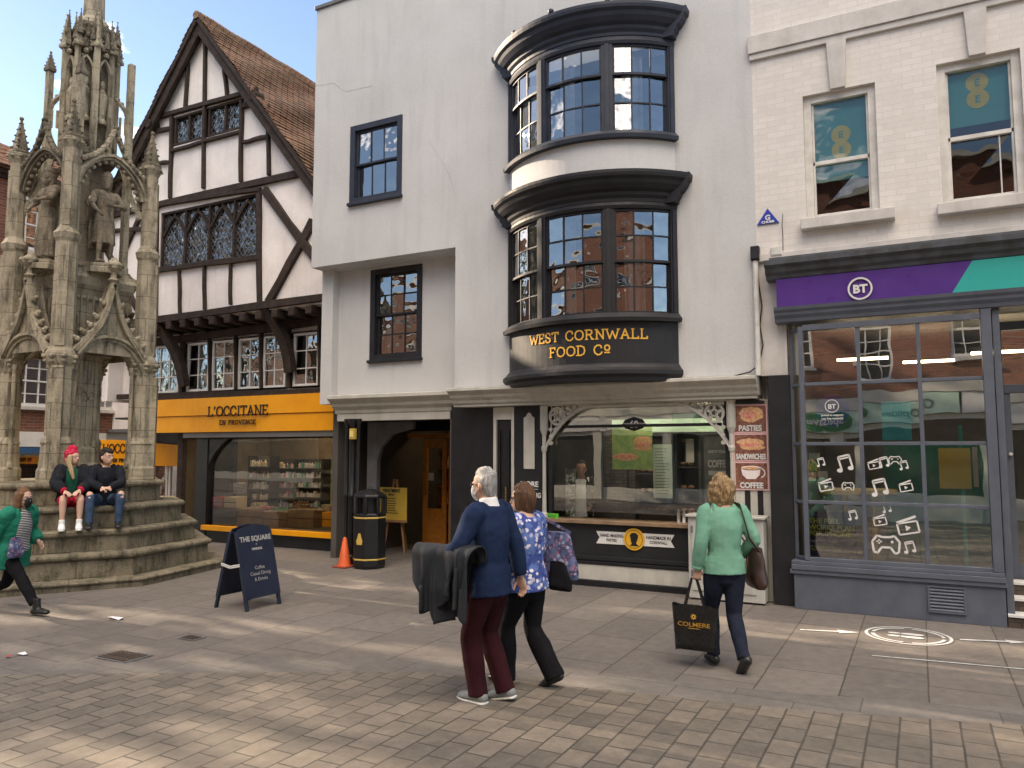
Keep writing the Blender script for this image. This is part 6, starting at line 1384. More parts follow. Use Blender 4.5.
for i,(r,z0,z1) in enumerate(tiers):
    m=MB(); rin=tiers[i+1][0]-.12 if i<4 else 0.05
    hN=.085 if z1-z0>.2 else .06
    for k in range(8):
        a0,a1=octp(1,0,k)-V(CXM,CYM,0),octp(1,0,k+1)-V(CXM,CYM,0)
        nb=4 if r>1.8 else 3
        cuts=[0]+sorted(rr.uniform(.15,.85) if False else (j+rr.uniform(-.18,.18))/nb for j in range(1,nb))+[1]
        for j in range(nb):
            u0,u1=cuts[j],cuts[j+1]; d0=a0.lerp(a1,u0); d1=a0.lerp(a1,u1); g_=.0025/max(.3,r); d0=d0.lerp(d1,g_*2); d1=d1.lerp(d0,g_*2)
            dr=rr.uniform(-.008,.006); dz=rr.uniform(-.004,.004)
            def Q(d,rad,z): return (CXM+d.x*rad,CYM+d.y*rad,z)
            # tread slab with rounded nosing that overhangs the riser
            prof=[(rin,z1-hN),(r-.035+dr,z1-hN-.002),(r-.005+dr,z1-hN+.01),(r+.006+dr,z1-hN/2),(r-.002+dr,z1-.018+dz),(r-.03+dr,z1+dz),(rin,z1+dz)]
            n_=len(prof); vs=[Q(d0,*p_) for p_ in prof]+[Q(d1,*p_) for p_ in prof]
            m.add(vs,[(q,q+1,n_+q+1,n_+q) for q in range(n_-1)]+[(n_-1,0,n_,2*n_-1),tuple(range(n_-1,-1,-1)),tuple(range(n_,2*n_))])
        nb2=3; 
        for j in range(nb2):
            u0,u1=j/nb2,(j+1)/nb2; d0=a0.lerp(a1,u0); d1=a0.lerp(a1,u1); dr=rr.uniform(-.01,.004)
            if z1-z0>.2: 
                vs=[Q(d0,r-.05+dr,z0),Q(d1,r-.05+dr,z0),Q(d1,r-.05+dr,z1-hN-.001),Q(d0,r-.05+dr,z1-hN-.001),Q(d0,rin,z0),Q(d1,rin,z0),Q(d1,rin,z1-hN-.001),Q(d0,rin,z1-hN-.001)]
                m.add(vs,[(0,1,2,3),(4,7,6,5),(0,3,7,4),(1,5,6,2),(3,2,6,7),(0,4,5,1)])
            else: m.add([Q(d0,r-.03,z0),Q(d1,r-.03,z0),Q(d1,r-.03,z1-hN),Q(d0,r-.03,z1-hN)],[(0,1,2,3)])
    m.build('step',M_steps,mo,bev=.008)
RP=.98
PC=[V(CXM+RP*math.cos(R(a)),CYM+RP*math.sin(R(a)),0) for a in (-45,45,135,225)]
def crocket_spire(m,c,z0,z1,r,n=5,side=4,a0=0):
    m.lathe((c[0],c[1],z0),[(r*1.25,0),(r*1.3,.05),(r,.08),(r*.12,z1-z0)],side,a0=a0)
    for i in range(n):
        t=(i+.6)/(n+.3); z=z0+.06+(z1-z0-.06)*t; rad=r*(1-t)*1.0+.012
        for k in range(side):
            a=a0+2*pi*k/side; m.ball((c[0]+rad*math.cos(a),c[1]+rad*math.sin(a),z),.03*(1.1-.6*t)*r/.14,6,4,sz=.8)
    m.ball((c[0],c[1],z1+.01),.04*r/.14,7,5)
for i,p in enumerate(PC):
    m=MB(); a0=pi/4
    zt=6.62
    prof=[(.26,1.42),(.26,1.60),(.235,1.64),(.215,1.98),(.23,2.0),(.205,2.06),(.18,2.10),(.175,3.15),(.205,3.2),(.23,3.30),(.205,3.38),(.165,3.45),(.155,5.05),(.18,5.10),(.195,5.18),(.165,5.22),(.125,5.30),(.12,zt-.1),(.15,zt-.04),(.175,zt+.02),(.175,zt+.06)]
    m.lathe((p.x,p.y,0),prof,8,a0=R(22.5))
    # buttress face that points outwards, with set-offs
    d=(p-V(CXM,CYM,0)).normalized()
    for z0,z1,o_,w_ in ((1.5,3.1,.15,.18),(3.45,5.0,.11,.14),(5.3,6.4,.08,.11)):
        m.bar((p.x+d.x*o_,p.y+d.y*o_,z0),(p.x+d.x*o_,p.y+d.y*o_,z1),w_,w_*.9,up=d)
        m.bar((p.x+d.x*o_,p.y+d.y*o_,z1),(p.x+d.x*(o_-.08),p.y+d.y*(o_-.08),z1+.16),w_*.9,w_*.5,up=d)
    for k in range(8):     # carved leaf band under the springing and at the top
        a=R(22.5)+2*pi*k/8; 
        for zc,rad,s_ in ((3.29,.22,.05),(3.22,.205,.04),(6.62,.17,.03)): m.ball((p.x+rad*math.cos(a),p.y+rad*math.sin(a),zc+.01*(k%2)),s_,7,5,sz=.8)
    for s_ in (-1,1):      # slender attached shafts towards the arches
        t=V(-d.y,d.x,0); q=p-d*.14+t*s_*.16; m.lathe((q.x,q.y,1.62),[(.05,0),(.05,.06),(.032,.1),(.032,1.5),(.05,1.56),(.05,1.62)],8)
    m.build('pillar',M_stone,mo,smooth=False,bev=.006)
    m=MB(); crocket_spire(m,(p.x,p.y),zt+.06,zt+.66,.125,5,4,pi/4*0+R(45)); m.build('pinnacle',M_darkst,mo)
# central pier, panelled
m=MB(); m.lathe((CXM,CYM,1.42),[(.42,0),(.42,.2),(.36,.28),(.36,.5),(.33,.55),(.33,1.9),(.40,2.05),(.62,2.35)],8,a0=R(22.5))
for k in range(8):
    a=R(22.5)+2*pi*k/8; x,y=CXM+.335*math.cos(a),CYM+.335*math.sin(a); m.lathe((x,y,1.95),[(.035,0),(.03,1.4)],6)
    a2=a+pi/8; x,y=CXM+.31*math.cos(a2),CYM+.31*math.sin(a2); t=V(-math.sin(a2),math.cos(a2),0)
    m.bar(V(x,y,1.98),V(x,y,3.3),.03,.04,up=t); m.bar(V(x,y,2.72)-t*.12,V(x,y,2.72)+t*.12,.03,.05,up=(0,0,1))
    for s_ in (-1,1): 
        for q in range(6):
            b0,b1=pi*q/6,pi*(q+1)/6; c=V(x,y,2.78)+t*s_*.06; m.bar(c+t*.05*math.cos(b0)+V(0,0,.05*math.sin(b0)),c+t*.05*math.cos(b1)+V(0,0,.05*math.sin(b1)),.018,.04,up=V(math.cos(a2),math.sin(a2),0))
m.build('central_pier',M_stone,mo,bev=.004)
# four sides: arch, ogee gable with crockets and finial, upper canopy arch
def arch_side(i,front):
    A,B=PC[i],PC[(i+1)%4]; c=(A+B)/2; t=(B-A).normalized(); o_=(c-V(CXM,CYM,0)).normalized(); hw=(B-A).length/2-.17
    def W(x,z,d=0): return c+t*x+o_*d+V(0,0,z)
    m=MB(); n_=14
    def archpts(z0,h,hw_,pw=2.2): return [(hw_*math.cos(pi*k/n_),z0+h*(1-abs(math.cos(pi*k/n_))**pw)**(1/1.7)) for k in range(n_+1)]
    ap=archpts(3.12,.46,hw)
    for d0,off,w_ in ((.10,.0,.05),(.15,.05,.05),(.19,.10,.045)):     # three mouldings, stepping out
        q=archpts(3.12,.46+off,hw+off)
        for a,b in zip(q,q[1:]): m.bar(W(*a,d0-.1),W(*b,d0-.1),w_,.16,up=o_)
    # spandrel wall above the arch up to the platform
    q=archpts(3.12,.52,hw+.06)
    for a,b in zip(q,q[1:]):
        def oz(x):
            u_=1-abs(x)/(hw+.08); return 3.40+.30*math.sin(min(1,max(0,u_)*1.6)*pi/2)+.82*max(0,u_)**3.4
        for d_ in (-.06,.05):
            m.add([W(a[0],a[1],d_),W(b[0],b[1],d_),W(b[0],max(b[1]+.01,oz(b[0])),d_),W(a[0],max(a[1]+.01,oz(a[0])),d_)],[(0,1,2,3)])
    m.build('arch',M_stone,mo)
    # ogee gable
    g=MB(); og=[]
    for k in range(13):
        u=k/12; x=(hw+.08)*(1-u)**1.0; z=3.40+.30*math.sin(min(1,u*1.6)*pi/2)+.82*u**3.4; og.append((x,z))
    for s_ in (-1,1):
        q=[(s_*x,z) for x,z in og]
        for a,b in zip(q,q[1:]): g.bar(W(*a,.13),W(*b,.13),.06,.12,up=o_); g.bar(W(a[0]*.93,a[1]-.05,.17),W(b[0]*.93,b[1]-.05,.17),.03,.05,up=o_)
        for k in range(2,12,2):
            p=W(q[k][0]+s_*.05,q[k][1]+.06,.13); g.ball(tuple(p),.05,7,5); g.ball(tuple(p+t*s_*.04+V(0,0,.03)),.035,6,4)
    for a,b in zip(og,og[1:]):
        g.add([W(-a[0],a[1],.10),W(a[0],a[1],.10),W(b[0],b[1],.10),W(-b[0],b[1],.10)],[(0,1,2,3)])
    g.lathe(tuple(W(0,4.45,.13)),[(.05,0),(.05,.10),(.09,.14),(.05,.18),(.04,.26),(.12,.33),(.13,.40),(.06,.46),(.04,.5)],8)
    for k in range(6): a=2*pi*k/6; g.ball((W(0,0,.13).x+.11*math.cos(a),W(0,0,.13).y+.11*math.sin(a),4.83),.045,6,4)
    g.build('ogee_gable',M_stone,mo)
    # upper canopy arch between the upper pillars, cusped
    u=MB(); hw2=hw+.02; q=archpts(6.05,.55,hw2,1.6)
    for d0,off,w_ in ((.0,.0,.04),(.04,.05,.045)):
        qq=archpts(6.05,.55+off,hw2+off,1.6)
        for a,b in zip(qq,qq[1:]): u.bar(W(*a,d0-.05),W(*b,d0-.05),w_,.11,up=o_)
    for k in range(1,n_):
        a=q[k]; p=W(a[0]*.90,a[1]-.05,-.04); u.ball(tuple(p),.038,6,4)
    for k in range(9):
        f_=k/8; x=(hw2*.95)*(1-f_); z=6.45+.18*math.sin(f_*pi/2)+.48*f_**3
        for s_ in (-1,1):
            u.ball(tuple(W(s_*x,z,.03)),.05,6,4)
            if k: u.bar(W(s_*px_,pz_,.02),W(s_*x,z,.02),.045,.08,up=o_)
        px_,pz_=x,z
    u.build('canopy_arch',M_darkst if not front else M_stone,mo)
for i in range(4): arch_side(i,i==0)
# platform and panelled block
m=MB(); m.lathe((CXM,CYM,0),[(.50,3.4),(.66,3.6),(.68,4.35),(.72,4.42),(.80,4.5),(.86,4.62),(.82,4.68),(.82,4.74)],4,a0=R(45))
for i in range(4):
    A,B=PC[i],PC[(i+1)%4]; c=(A+B)/2; t=(B-A).normalized(); o_=(c-V(CXM,CYM,0)).normalized()
    for k in range(-4,5):
        q=V(CXM,CYM,0)+o_*.49+t*k*.10; m.bar((q.x,q.y,3.75),(q.x,q.y,4.34),.022,.05,up=o_)
    for k in range(-4,4):
        q=V(CXM,CYM,0)+o_*.49+t*(k+.5)*.10; m.ball((q.x,q.y,4.3),.035,6,4)
m.build('panelled_block',M_stone,mo,bev=.005)
# statue pedestal block and inner core
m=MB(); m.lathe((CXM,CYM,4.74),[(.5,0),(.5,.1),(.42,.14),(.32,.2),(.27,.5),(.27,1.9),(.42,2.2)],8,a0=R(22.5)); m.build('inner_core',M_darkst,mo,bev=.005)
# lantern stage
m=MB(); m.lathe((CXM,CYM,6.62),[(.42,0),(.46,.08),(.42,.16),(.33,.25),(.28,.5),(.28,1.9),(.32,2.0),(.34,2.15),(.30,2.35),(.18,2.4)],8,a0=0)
lan=m.build('lantern_core',M_darkst,mo)  # darker stone puts the shade of the niches into the core colour
m=MB()
for k in range(8):
    a=R(22.5)+2*pi*k/8; ca,sa=math.cos(a),math.sin(a)
    big=k%2
    r_=.385 if big else .36; w_=.09 if big else .06
    m.bar((CXM+r_*ca,CYM+r_*sa,6.7),(CXM+r_*ca,CYM+r_*sa,8.5),w_,w_*1.1,up=(ca,sa,0))
    crocket_spire(m,(CXM+r_*ca,CYM+r_*sa),8.5,8.98+.10*big,.085,4,4,a)
    a2=a+pi/8; t=V(-math.sin(a2),math.cos(a2),0); o_=V(math.cos(a2),math.sin(a2),0); c=V(CXM,CYM,0)+o_*.345
    for s_ in (-1,1):
        pts=[c+t*s_*.11*(1-f_**1.5)+V(0,0,8.05+.30*f_**.6) for f_ in (0,.2,.4,.6,.8,1)]
        for p,q in zip(pts,pts[1:]): m.bar(p,q,.03,.06,up=o_)
        m.bar(c+t*s_*.11+V(0,0,6.85),c+t*s_*.11+V(0,0,8.05),.03,.06,up=o_)
    for j in range(3): m.ball(tuple(c+o_*.04+V(0,0,8.42+.1*j)),.045-.008*j,6,4)
    # little figure in each lantern niche
    q=c-o_*.03; m.lathe((q.x,q.y,7.25),[(.08,0),(.09,.05),(.06,.1),(.075,.3),(.085,.48),(.05,.56),(.03,.60),(.045,.66),(.03,.74)],7)
    for j in range(8):
        m.ball((CXM+.40*math.cos(a+.04*(j%2)),CYM+.40*math.sin(a),6.8+.02*j),.03,5,4)
m.build('lantern_tracery',M_stone,mo)
m=MB()
for k in range(24):
    a=2*pi*k/24; z=8.52+.09*(k%3); q=.40-.03*(k%2); crocket_spire(m,(CXM+q*math.cos(a),CYM+q*math.sin(a)),z,z+.40+.05*(k%2),.045,3,4,a)
rr=random.Random(3)
for k in range(90):
    a=rr.uniform(0,2*pi); q=.36+rr.uniform(-.02,.05); m.ball((CXM+q*math.cos(a),CYM+q*math.sin(a),8.45+rr.uniform(0,.45)),rr.uniform(.025,.045),5,4)
m.build('lantern_crown',M_darkst,mo)
m=MB(); m.lathe((CXM,CYM,9.0),[(.26,0),(.24,.08),(.17,.15),(.16,.5),(.14,1.1),(.15,1.12),(.12,1.2),(.09,2.4)],8,a0=R(22.5)); m.build('spire',M_stone,mo,bev=.005)
# tall slim shafts beside the lantern with flying ribs
for i_,ztop in ((0,7.9),(1,8.45),(3,8.15),(2,8.1)):
    pd=(PC[i_]-V(CXM,CYM,0)).normalized(); c=V(CXM,CYM,0)+pd*.61; m=MB(); m.lathe((c.x,c.y,0),[(.085,4.74),(.085,4.9),(.07,4.95),(.066,ztop)],4,a0=R(45))
    m.build('flank_shaft',M_stone,mo,bev=.004)
    if i_!=1: 
        m=MB(); crocket_spire(m,(c.x,c.y),ztop,ztop+.32,.075,4,4,R(45)); m.build('shaft_pinnacle',M_darkst,mo)
    m=MB()
    for pz,oz,ra in ((7.55,.0,.5),):
        pts=[c-pd*u*.24+V(0,0,7.40+.42*(u)**.5) for u in (0,.25,.5,.75,1)]
        for p,q in zip(pts,pts[1:]): m.bar(p,q,.05,.06,up=(0,1,0)); m.ball(tuple(q+V(0,0,.05)),.03,6,4)
        for u in (.3,.7): m.bar(c-pd*u*.2+V(0,0,7.2),c-pd*u*.2+V(0,0,7.5),.03,.03)
    m.build('flying_rib',M_stone,mo)
for i,p in enumerate(PC):
    m=MB(); q0=p; q1=V(CXM,CYM,0)+(p-V(CXM,CYM,0))*.50; prev=None
    for k in range(9):
        f_=k/8; a=q0.lerp(q1,f_)+V(0,0,5.75+1.05*(f_**2.0)); 
        if prev: m.bar(prev,a,.06,.08,up=(0,0,1)); 
        b=q0.lerp(q1,f_)+V(0,0,6.1+.75*f_)
        if k in (3,5): m.bar(a,b,.03,.04)
        prev=a
    for k in range(5):
        f_=.2+.15*k; a=q0.lerp(q1,f_)+V(0,0,5.75+1.05*(f_**2.0)-.09); m.ball(tuple(a),.045,6,4)
    m.build('flying_rib',M_stone,mo)
# statues in the upper niches: crowned or robed figures in carved stone
M_statue=stonemat('statue_stone',(.33,.27,.20),(.22,.185,.14),(.10,.10,.06),(.42,.38,.30),5)
def statue(c,heading,robe,H=1.42):
    body,J=figure(None,(c[0],c[1],c[2]),heading,H=H,aL=(-.10,.03,.07),aR=(.11,.10,.07),wL=(-.05,.20,1.0*H/1.5),wR=(.18,.22,.86*H/1.5),elL=(-1,-.3,0),elR=(1,-.4,0),hd=(-.3,0.05,0),stone=M_statue,name='statue',vox=.011,toeL=.3,toeR=-.3)
    body.parent=mo; body.location=ORG[body.name]-ORG[mo.name]
    w_=ORG[body.name].copy()
    S=J['S']; g=MB(); P0=J['pel']
    zl=.42*S if not robe else .06
    chain(g,[(V(0,.0,zl),.21*S,.17*S),(P0,.175*S,.145*S),(J['waist'],.15*S,.125*S),(J['chest'],.19*S,.14*S),(J['sh'],.17*S,.11*S)],round0=False,round1=False,n=18)
    # cloak over the shoulders, falling behind
    chain(g,[(V(0,-.14,zl-.1*S),.22*S,.06),(V(0,-.13,.9*S),.22*S,.07),(J['chest']+V(0,-.08,0),.22*S,.08),(J['sh']+V(0,-.02,0),.20*S,.09)],round0=False,n=16)
    chain(g,[(J['sL'],.08*S,.09*S),(J['eL'],.07*S,.08*S)],n=12); chain(g,[(J['sR'],.08*S,.09*S),(J['eR'],.07*S,.08*S)],n=12)
    blend(g,'robe',M_statue,body,.014,J['MW'],wr=.012,wf=13,wz=.25,sm=1,fold=.5)
    g=MB(); HM,k=J['HM'],J['k']; chain(g,[(HM@V(0,-.01,.04),.085,.10),(HM@V(0,-.01,.08),.085,.10),(HM@V(0,-.01,.13),.09,.10)],n=14)
    chain(g,[(HM@V(0,-.05,-.06),.075,.06),(HM@V(0,-.04,.05),.085,.08)],n=12); blend(g,'crown',M_statue,body,.012,J['MW'],wr=.006,wf=30,sm=1)
    return body
for i,(dx,dy,hdg,robe,) in enumerate(((.0,-.58,pi,True),(-.56,-.1,pi/2+.3,True),(.56,-.02,-pi/2-.25,False))):
    c=(CXM+dx,CYM+dy,4.86)
    MB().lathe((c[0],c[1],4.70),[(.30,0),(.30,.08),(.25,.10),(.25,.159)],8,a0=R(22.5)).build('statue_base',M_stone,mo)
    statue(c,hdg,robe,1.42)
# ================================================================== STREET THINGS
# ---- litter bin
bx,by=G(370,565); by=10.15; bx=P(370,500,10.15)[0]
lb=thing('litter_bin','black octagonal litter bin with gold bands standing at the passage corner','litter bin',(bx,by,0))
M_gl=mat('gold_band',(.62,.42,.10),rough=.35); r_=.27
MB().lathe((bx,by,0),[(r_*.92,0),(r_*.95,.03),(r_,.05),(r_,.86),(r_*.97,.88)],8,a0=R(22.5)).build('body',M_black,lb,bev=.01)
m=MB(); 
for z in (.14,.80): m.lathe((bx,by,z),[(r_*1.005,0),(r_*1.015,.005),(r_*1.015,.02),(r_*1.005,.025)],8,a0=R(22.5))
m.build('gold_band',M_gl,lb)
m=MB(); 
for k in range(8):
    a=R(22.5)+2*pi*k/8; m.bar((bx+r_*.93*math.cos(a),by+r_*.93*math.sin(a),.88),(bx+r_*.93*math.cos(a),by+r_*.93*math.sin(a),1.14),.06,.05,up=(math.cos(a),math.sin(a),0))
m.lathe((bx,by,.88),[(r_*.62,0),(r_*.62,.26)],8,a0=R(22.5)); m.build('opening_posts',M_black,lb)
MB().lathe((bx,by,1.12),[(r_*.98,0),(r_*1.02,.03),(r_*.98,.06),(r_*.55,.12),(r_*.12,.15),(r_*.1,.18)],8,a0=R(22.5)).build('lid',M_black,lb,bev=.01)
m=MB(); q=V(-math.sin(R(-22.5)),0,0)
for px in (0,):
    a=R(-112.5+0); a=-pi/2; nx,ny=math.cos(a),math.sin(a); c=V(bx+r_*.925*nx,by+r_*.925*ny-.004,.47)
    m.prism([(c.x-.05,c.z-.08),(c.x+.05,c.z-.08),(c.x+.06,c.z-.02),(c.x+.035,c.z+.04),(c.x+.02,c.z+.10),(c.x-.02,c.z+.10),(c.x-.035,c.z+.04),(c.x-.06,c.z-.02)],'y',c.y-.006,c.y)
m.build('crest',M_gl,lb)
# ---- traffic cone
cx,cy=G(345,569); cx=P(344.5,560,10.0)[0]; cy=10.0
tcn=thing('traffic_cone','small orange traffic cone beside the black iron posts','traffic cone',(cx,cy,0)); Mo=mat('cone_orange',(.75,.12,.03),(.6,.10,.03),rough=.5)
MB().box(cx-.14,cx+.14,cy-.14,cy+.14,.0,.03).build('base',mat('cone_base',(.30,.06,.03),rough=.7),tcn,bev=.01); MB().lathe((cx,cy,.03),[(.11,0),(.10,.03),(.03,.44),(.02,.45)],20).build('cone_body',Mo,tcn,smooth='auto')
MB().lathe((cx,cy,.2),[(.0755,0),(.057,.09)],20).build('faded_band',mat('cone_band',(.72,.25,.12),rough=.5),tcn,smooth='auto')
# ---- easel with a yellow poster
ex_,_=P(394,545,11.9); ey=11.9
ea=thing('poster_easel','wooden easel with a yellow poster board standing in the covered passage','easel',(ex_,ey,0))
Mw=mat('pale_easel_wood',(.42,.24,.12),(.33,.18,.09),rough=.5)
for a,b in (((-.22,-.02,0),(-.03,.03,1.35)),((.26,-.02,0),(.03,.03,1.35)),((.0,.42,0),(0,.05,1.30))):
    MB().bar(V(ex_,ey,0)+V(*a),V(ex_,ey,0)+V(*b),.035,.02,up=(0,1,0)).build('leg',Mw,ea)
x0,z1=P(377,487,11.85); x1,z0=P(407,520,11.85)
MB().box(x0-.02,x1+.02,11.80,11.86,z0-.05,z0-.015).build('ledge',Mw,ea)
b_=MB().box(x0,x1,11.835,11.85,z0-.01,z1).build('poster_board',mat('easel_yellow',(.72,.47,.06),(.75,.55,.15),sc=2,rough=.5),ea)
m=MB(); cxx=(x0+x1)/2; text(m,'TREATMENT',cxx,11.828,z1-.09,.085,.003,sx=.85,ext=.001); text(m,'MENU',cxx,11.828,z1-.15,.05,.001,ext=.001)
rr=random.Random(4)
for k in range(7): w_=rr.uniform(.08,.17); z=z1-.21-.045*k; m.box(cxx-w_,cxx+w_,11.829,11.833,z,z+.012)
m.build('poster_lettering',M_dark,b_)
# ---- folding A-board
Mb=mat('board_navy',(.012,.018,.038),(.018,.026,.05),sc=4,rough=.45)
fa_=[V(*G(249,610),0),V(*G(275,604),0)]; ba_=[V(*G(221,609),0)]; 
f0,f1=V(*G(250,611),0),V(*G(277,604.5),0); d_=(f1-f0).normalized(); nrm=V(d_.y,-d_.x,0); 
if nrm.dot(-f0)<0: nrm=-nrm
wB=.56; c=(f0+f1)/2; f0=c-d_*wB/2; f1=c+d_*wB/2; sp_=.52; Hh=.98
ab=thing('folding_board','navy folding pavement board with white lettering reading THE SQUARE','sign board',(c.x,c.y,0))
def panel(sgn,nm):
    base=c if sgn>0 else c-nrm*sp_; topc=c-nrm*sp_/2+V(0,0,Hh); up=(topc+nrm*sgn*.02-base).normalized(); o_=d_.cross(up); 
    if o_.dot(nrm)*sgn<0: o_=-o_
    def W(x,z,t=0): return base+d_*x+up*z+o_*t
    m=MB(); hw=wB/2; L_=(topc-base).length
    for s_ in (-1,1): 
        a=W(s_*(hw-.02),0,-.0); b=W(s_*(hw-.02),L_*.93,0); m.bar(a,b,.045,.03,up=o_)
    m.build('frame',Mb,ab,bev=.004)
    pts=[(-hw+.0,.13),(hw,.13),(hw,L_*.90),(hw-.04,L_*.955),(hw-.14,L_*.98),(0,L_),(-hw+.14,L_*.98),(-hw+.04,L_*.955),(-hw,L_*.90)]
    q=MB(); n_=len(pts); q.add([W(x,z,.016) for x,z in pts]+[W(x,z,.028) for x,z in pts],[tuple(range(n_-1,-1,-1)),tuple(range(n_,2*n_))]+[(i,(i+1)%n_,n_+(i+1)%n_,n_+i) for i in range(n_)])
    P_=q.build('board_panel',Mb,ab); fixn(P_)
    if sgn>0:
        t=MB(); fx=1 if d_.cross(up).dot(o_)>0 else -1
        def fn(z0): return (lambda x,y,z_: W(x,z0+y,.031+abs(z_)*.2))
        text(t,'THE SQUARE',0,0,0,.082,.0035,fn=fn(L_*.80),sx=1.0,ext=.002,sp=1.04); text(t,'WINE BAR',0,0,0,.035,.003,fn=fn(L_*.69),ext=.002); text(t,'-',0,0,0,.05,.003,fn=fn(L_*.745),ext=.002)
        for k,s in enumerate(('Coffee','Casual Dining','& Drinks')): text(t,s,0,0,0,.058,.0,fn=fn(L_*(.46-.068*k)),ext=.002)
        t.build('board_lettering',M_whitep,P_)
panel(1,'front'); panel(-1,'back')
m=MB(); a=c-d_*(wB/2+.02)-nrm*.11+V(0,0,.52); b=c-d_*(wB/2+.02)-nrm*(sp_-.11)+V(0,0,.52); m.tube([a,a.lerp(b,.5)-V(0,0,.03),b],.008,6); m.tube([a+V(0,0,.02),a.lerp(b,.5)-V(0,0,.01),b+V(0,0,.02)],.008,6); m.build('rope_stay',M_whitep,ab)
# ================================================================== THE PEOPLE IN THE PHOTO
def face_dir(fx,fy): return math.atan2(-fx,fy)   # heading that turns local +y to (fx,fy)
M_hgrey=hairmat('grey_hair',(.50,.49,.47),(.22,.215,.21)); M_hbrown=hairmat('brown_hair',(.16,.075,.035),(.05,.022,.012)); M_hblond=hairmat('wavy_blond_hair',(.46,.30,.15),(.17,.10,.045)); M_hblond2=hairmat('pale_blond_hair',(.62,.47,.28),(.36,.25,.13)); M_hdark=hairmat('black_hair',(.03,.024,.02),(.012,.010,.009)); M_hlong=hairmat('long_brown_hair',(.26,.125,.06),(.09,.042,.02))
M_navyk=cloth('navy_knit',(.014,.028,.070),(.011,.022,.058),sc=5); M_burg=cloth('burgundy_cotton',(.042,.010,.013),(.032,.008,.011),sc=6); M_blkc=cloth('black_cotton',(.007,.007,.009),(.011,.011,.013),sc=5); M_wshirt=cloth('white_shirt',(.75,.75,.75)); M_denim=cloth('blue_denim',(.05,.085,.15),(.03,.055,.10),sc=12); M_indigo=cloth('indigo_denim',(.014,.018,.032),(.02,.026,.045),sc=12)
M_greyshoe=mat('grey_suede',(.25,.27,.26),rough=.8); M_sole=mat('white_rubber',(.72,.70,.66),rough=.6); M_bshoe=mat('black_leather',(.012,.012,.013),(.02,.02,.02),rough=.4,spec=.5)
M_mask_l=mat('pale_mask',(.62,.66,.70),rough=.8)
# -- man in the navy sweater
mx,my=G(490,702); mx-=.0
hd_=face_dir(-1,.10)
man,J=figure('grey-haired man in a navy sweater and burgundy trousers with a coat over his arm',(mx,my,0),hd_,H=1.75,lean=(0,.03),
  aL=(-.075,.06,.09),aR=(.09,-.07,.10),footR=.2,toeL=.12,wL=(-.23,.30,1.08),wR=(.30,-.10,.86),elL=(-1,-1,-.6),handL=dict(d=(.3,1,.05),n=(0,0,1),s=1,c=.9),hd=(.0,-.05,0),skin=SK_a,group=None,brow=M_hgrey,
  wear=[top(M_navyk,'sweater',ex=.022,hem=-.13,wr=.0045),legs(M_burg,'trousers',ex=.018,flare=1.25,end=1.08),collar(M_wshirt,.06,.024),shoes(M_greyshoe,M_sole),
  hair(M_hgrey,[[((0,-.045,-.055),.066,.050),((0,-.042,.0),.080,.070),((0,-.022,.045),.083,.094),((0,-.008,.075),.070,.082)]],wr=.007)])
def world(J,p): return J['MW']@Vector(p)
# face mask and glasses arms on the man
def mask(J,body,m):
    g=MB(); HM,k=J['HM'],J['k']; chain(g,[(HM@V(0,.072*k,-.095*k),.036*k,.028*k),(HM@V(0,.082*k,-.06*k),.052*k,.030*k),(HM@V(0,.085*k,-.02*k),.045*k,.026*k)],lat=HM.to_3x3()@V(1,0,0),n=16)
    for s_ in (-1,1): g.tube([HM@V(s_*.045*k,.075*k,-.03*k),HM@V(s_*.076*k,.0,-.005)],.004,6); g.tube([HM@V(s_*.042*k,.07*k,-.08*k),HM@V(s_*.076*k,.0,-.02)],.004,6)
    return blend(g,'face_mask',m,body,.005,J['MW'],sm=1)
def glasses(J,body):
    g=MB(); HM,k=J['HM'],J['k']
    for s_ in (-1,1):
        n_=12; pts=[HM@V(s_*.033*k+.024*math.cos(2*pi*i/n_),.100*k-.008,.0+.018*math.sin(2*pi*i/n_)) for i in range(n_+1)]; g.tube(pts,.0025,5); g.tube([HM@V(s_*.057*k,.092*k,.005),HM@V(s_*.083*k,0,.005)],.0028,5)
    g.tube([HM@V(-.01,.1*k-.006,.003),HM@V(.01,.1*k-.006,.003)],.002,5)
    g.xf(J['MW']); return g.build('glasses',M_black,body)
mask(J,man,M_mask_l); glasses(J,man)
# coat folded over his left forearm
wl=J['wL']; el=J['eL']; cm=el.lerp(wl,.55)
g=MB()
def drape(g,cm,y0,y1,lo,li,amp,seed,rad=.065,off=0.0):
    """cloth sheet thrown over a forearm that runs along local y: outer side at -x, inner side at +x"""
    nu,nv=56,46; vs=[]
    for i in range(nu+1):
        u=i/nu; y=y0+(y1-y0)*u
        Lo=lo*(1+.16*noise.noise(V(u*2.3,seed,1))-.30*(abs(u-.5)*2)**3); Li=li*(1+.15*noise.noise(V(u*2.1,seed,5)))
        for j in range(nv+1):
            s_=-Li+(Lo+Li)*j/nv; arc=rad*pi/2
            sg=1 if s_>0 else -1; a_=abs(s_)
            if a_<arc: x=-sg*rad*math.sin(a_/rad); z=rad*math.cos(a_/rad)
            else: x=-sg*rad; z=-(a_-arc)
            f=min(1,a_/.35)**.8
            ph=u*11+1.6*noise.noise(V(u*3,s_*2.2,seed))
            x-=sg*amp*f*(math.sin(ph)+.45*math.sin(ph*2.1+seed)+.6*noise.noise(V(u*4,s_*4,seed+9))); x-=sg*.05*f
            yy=y+.035*f*math.cos(ph)+(y-(y0+y1)/2)*-.22*f
            vs.append(cm+V(x-off,yy,z))
    n_=nv+1; g.add(vs,[(i*n_+j,(i+1)*n_+j,(i+1)*n_+j+1,i*n_+j+1) for i in range(nu) for j in range(nv)])
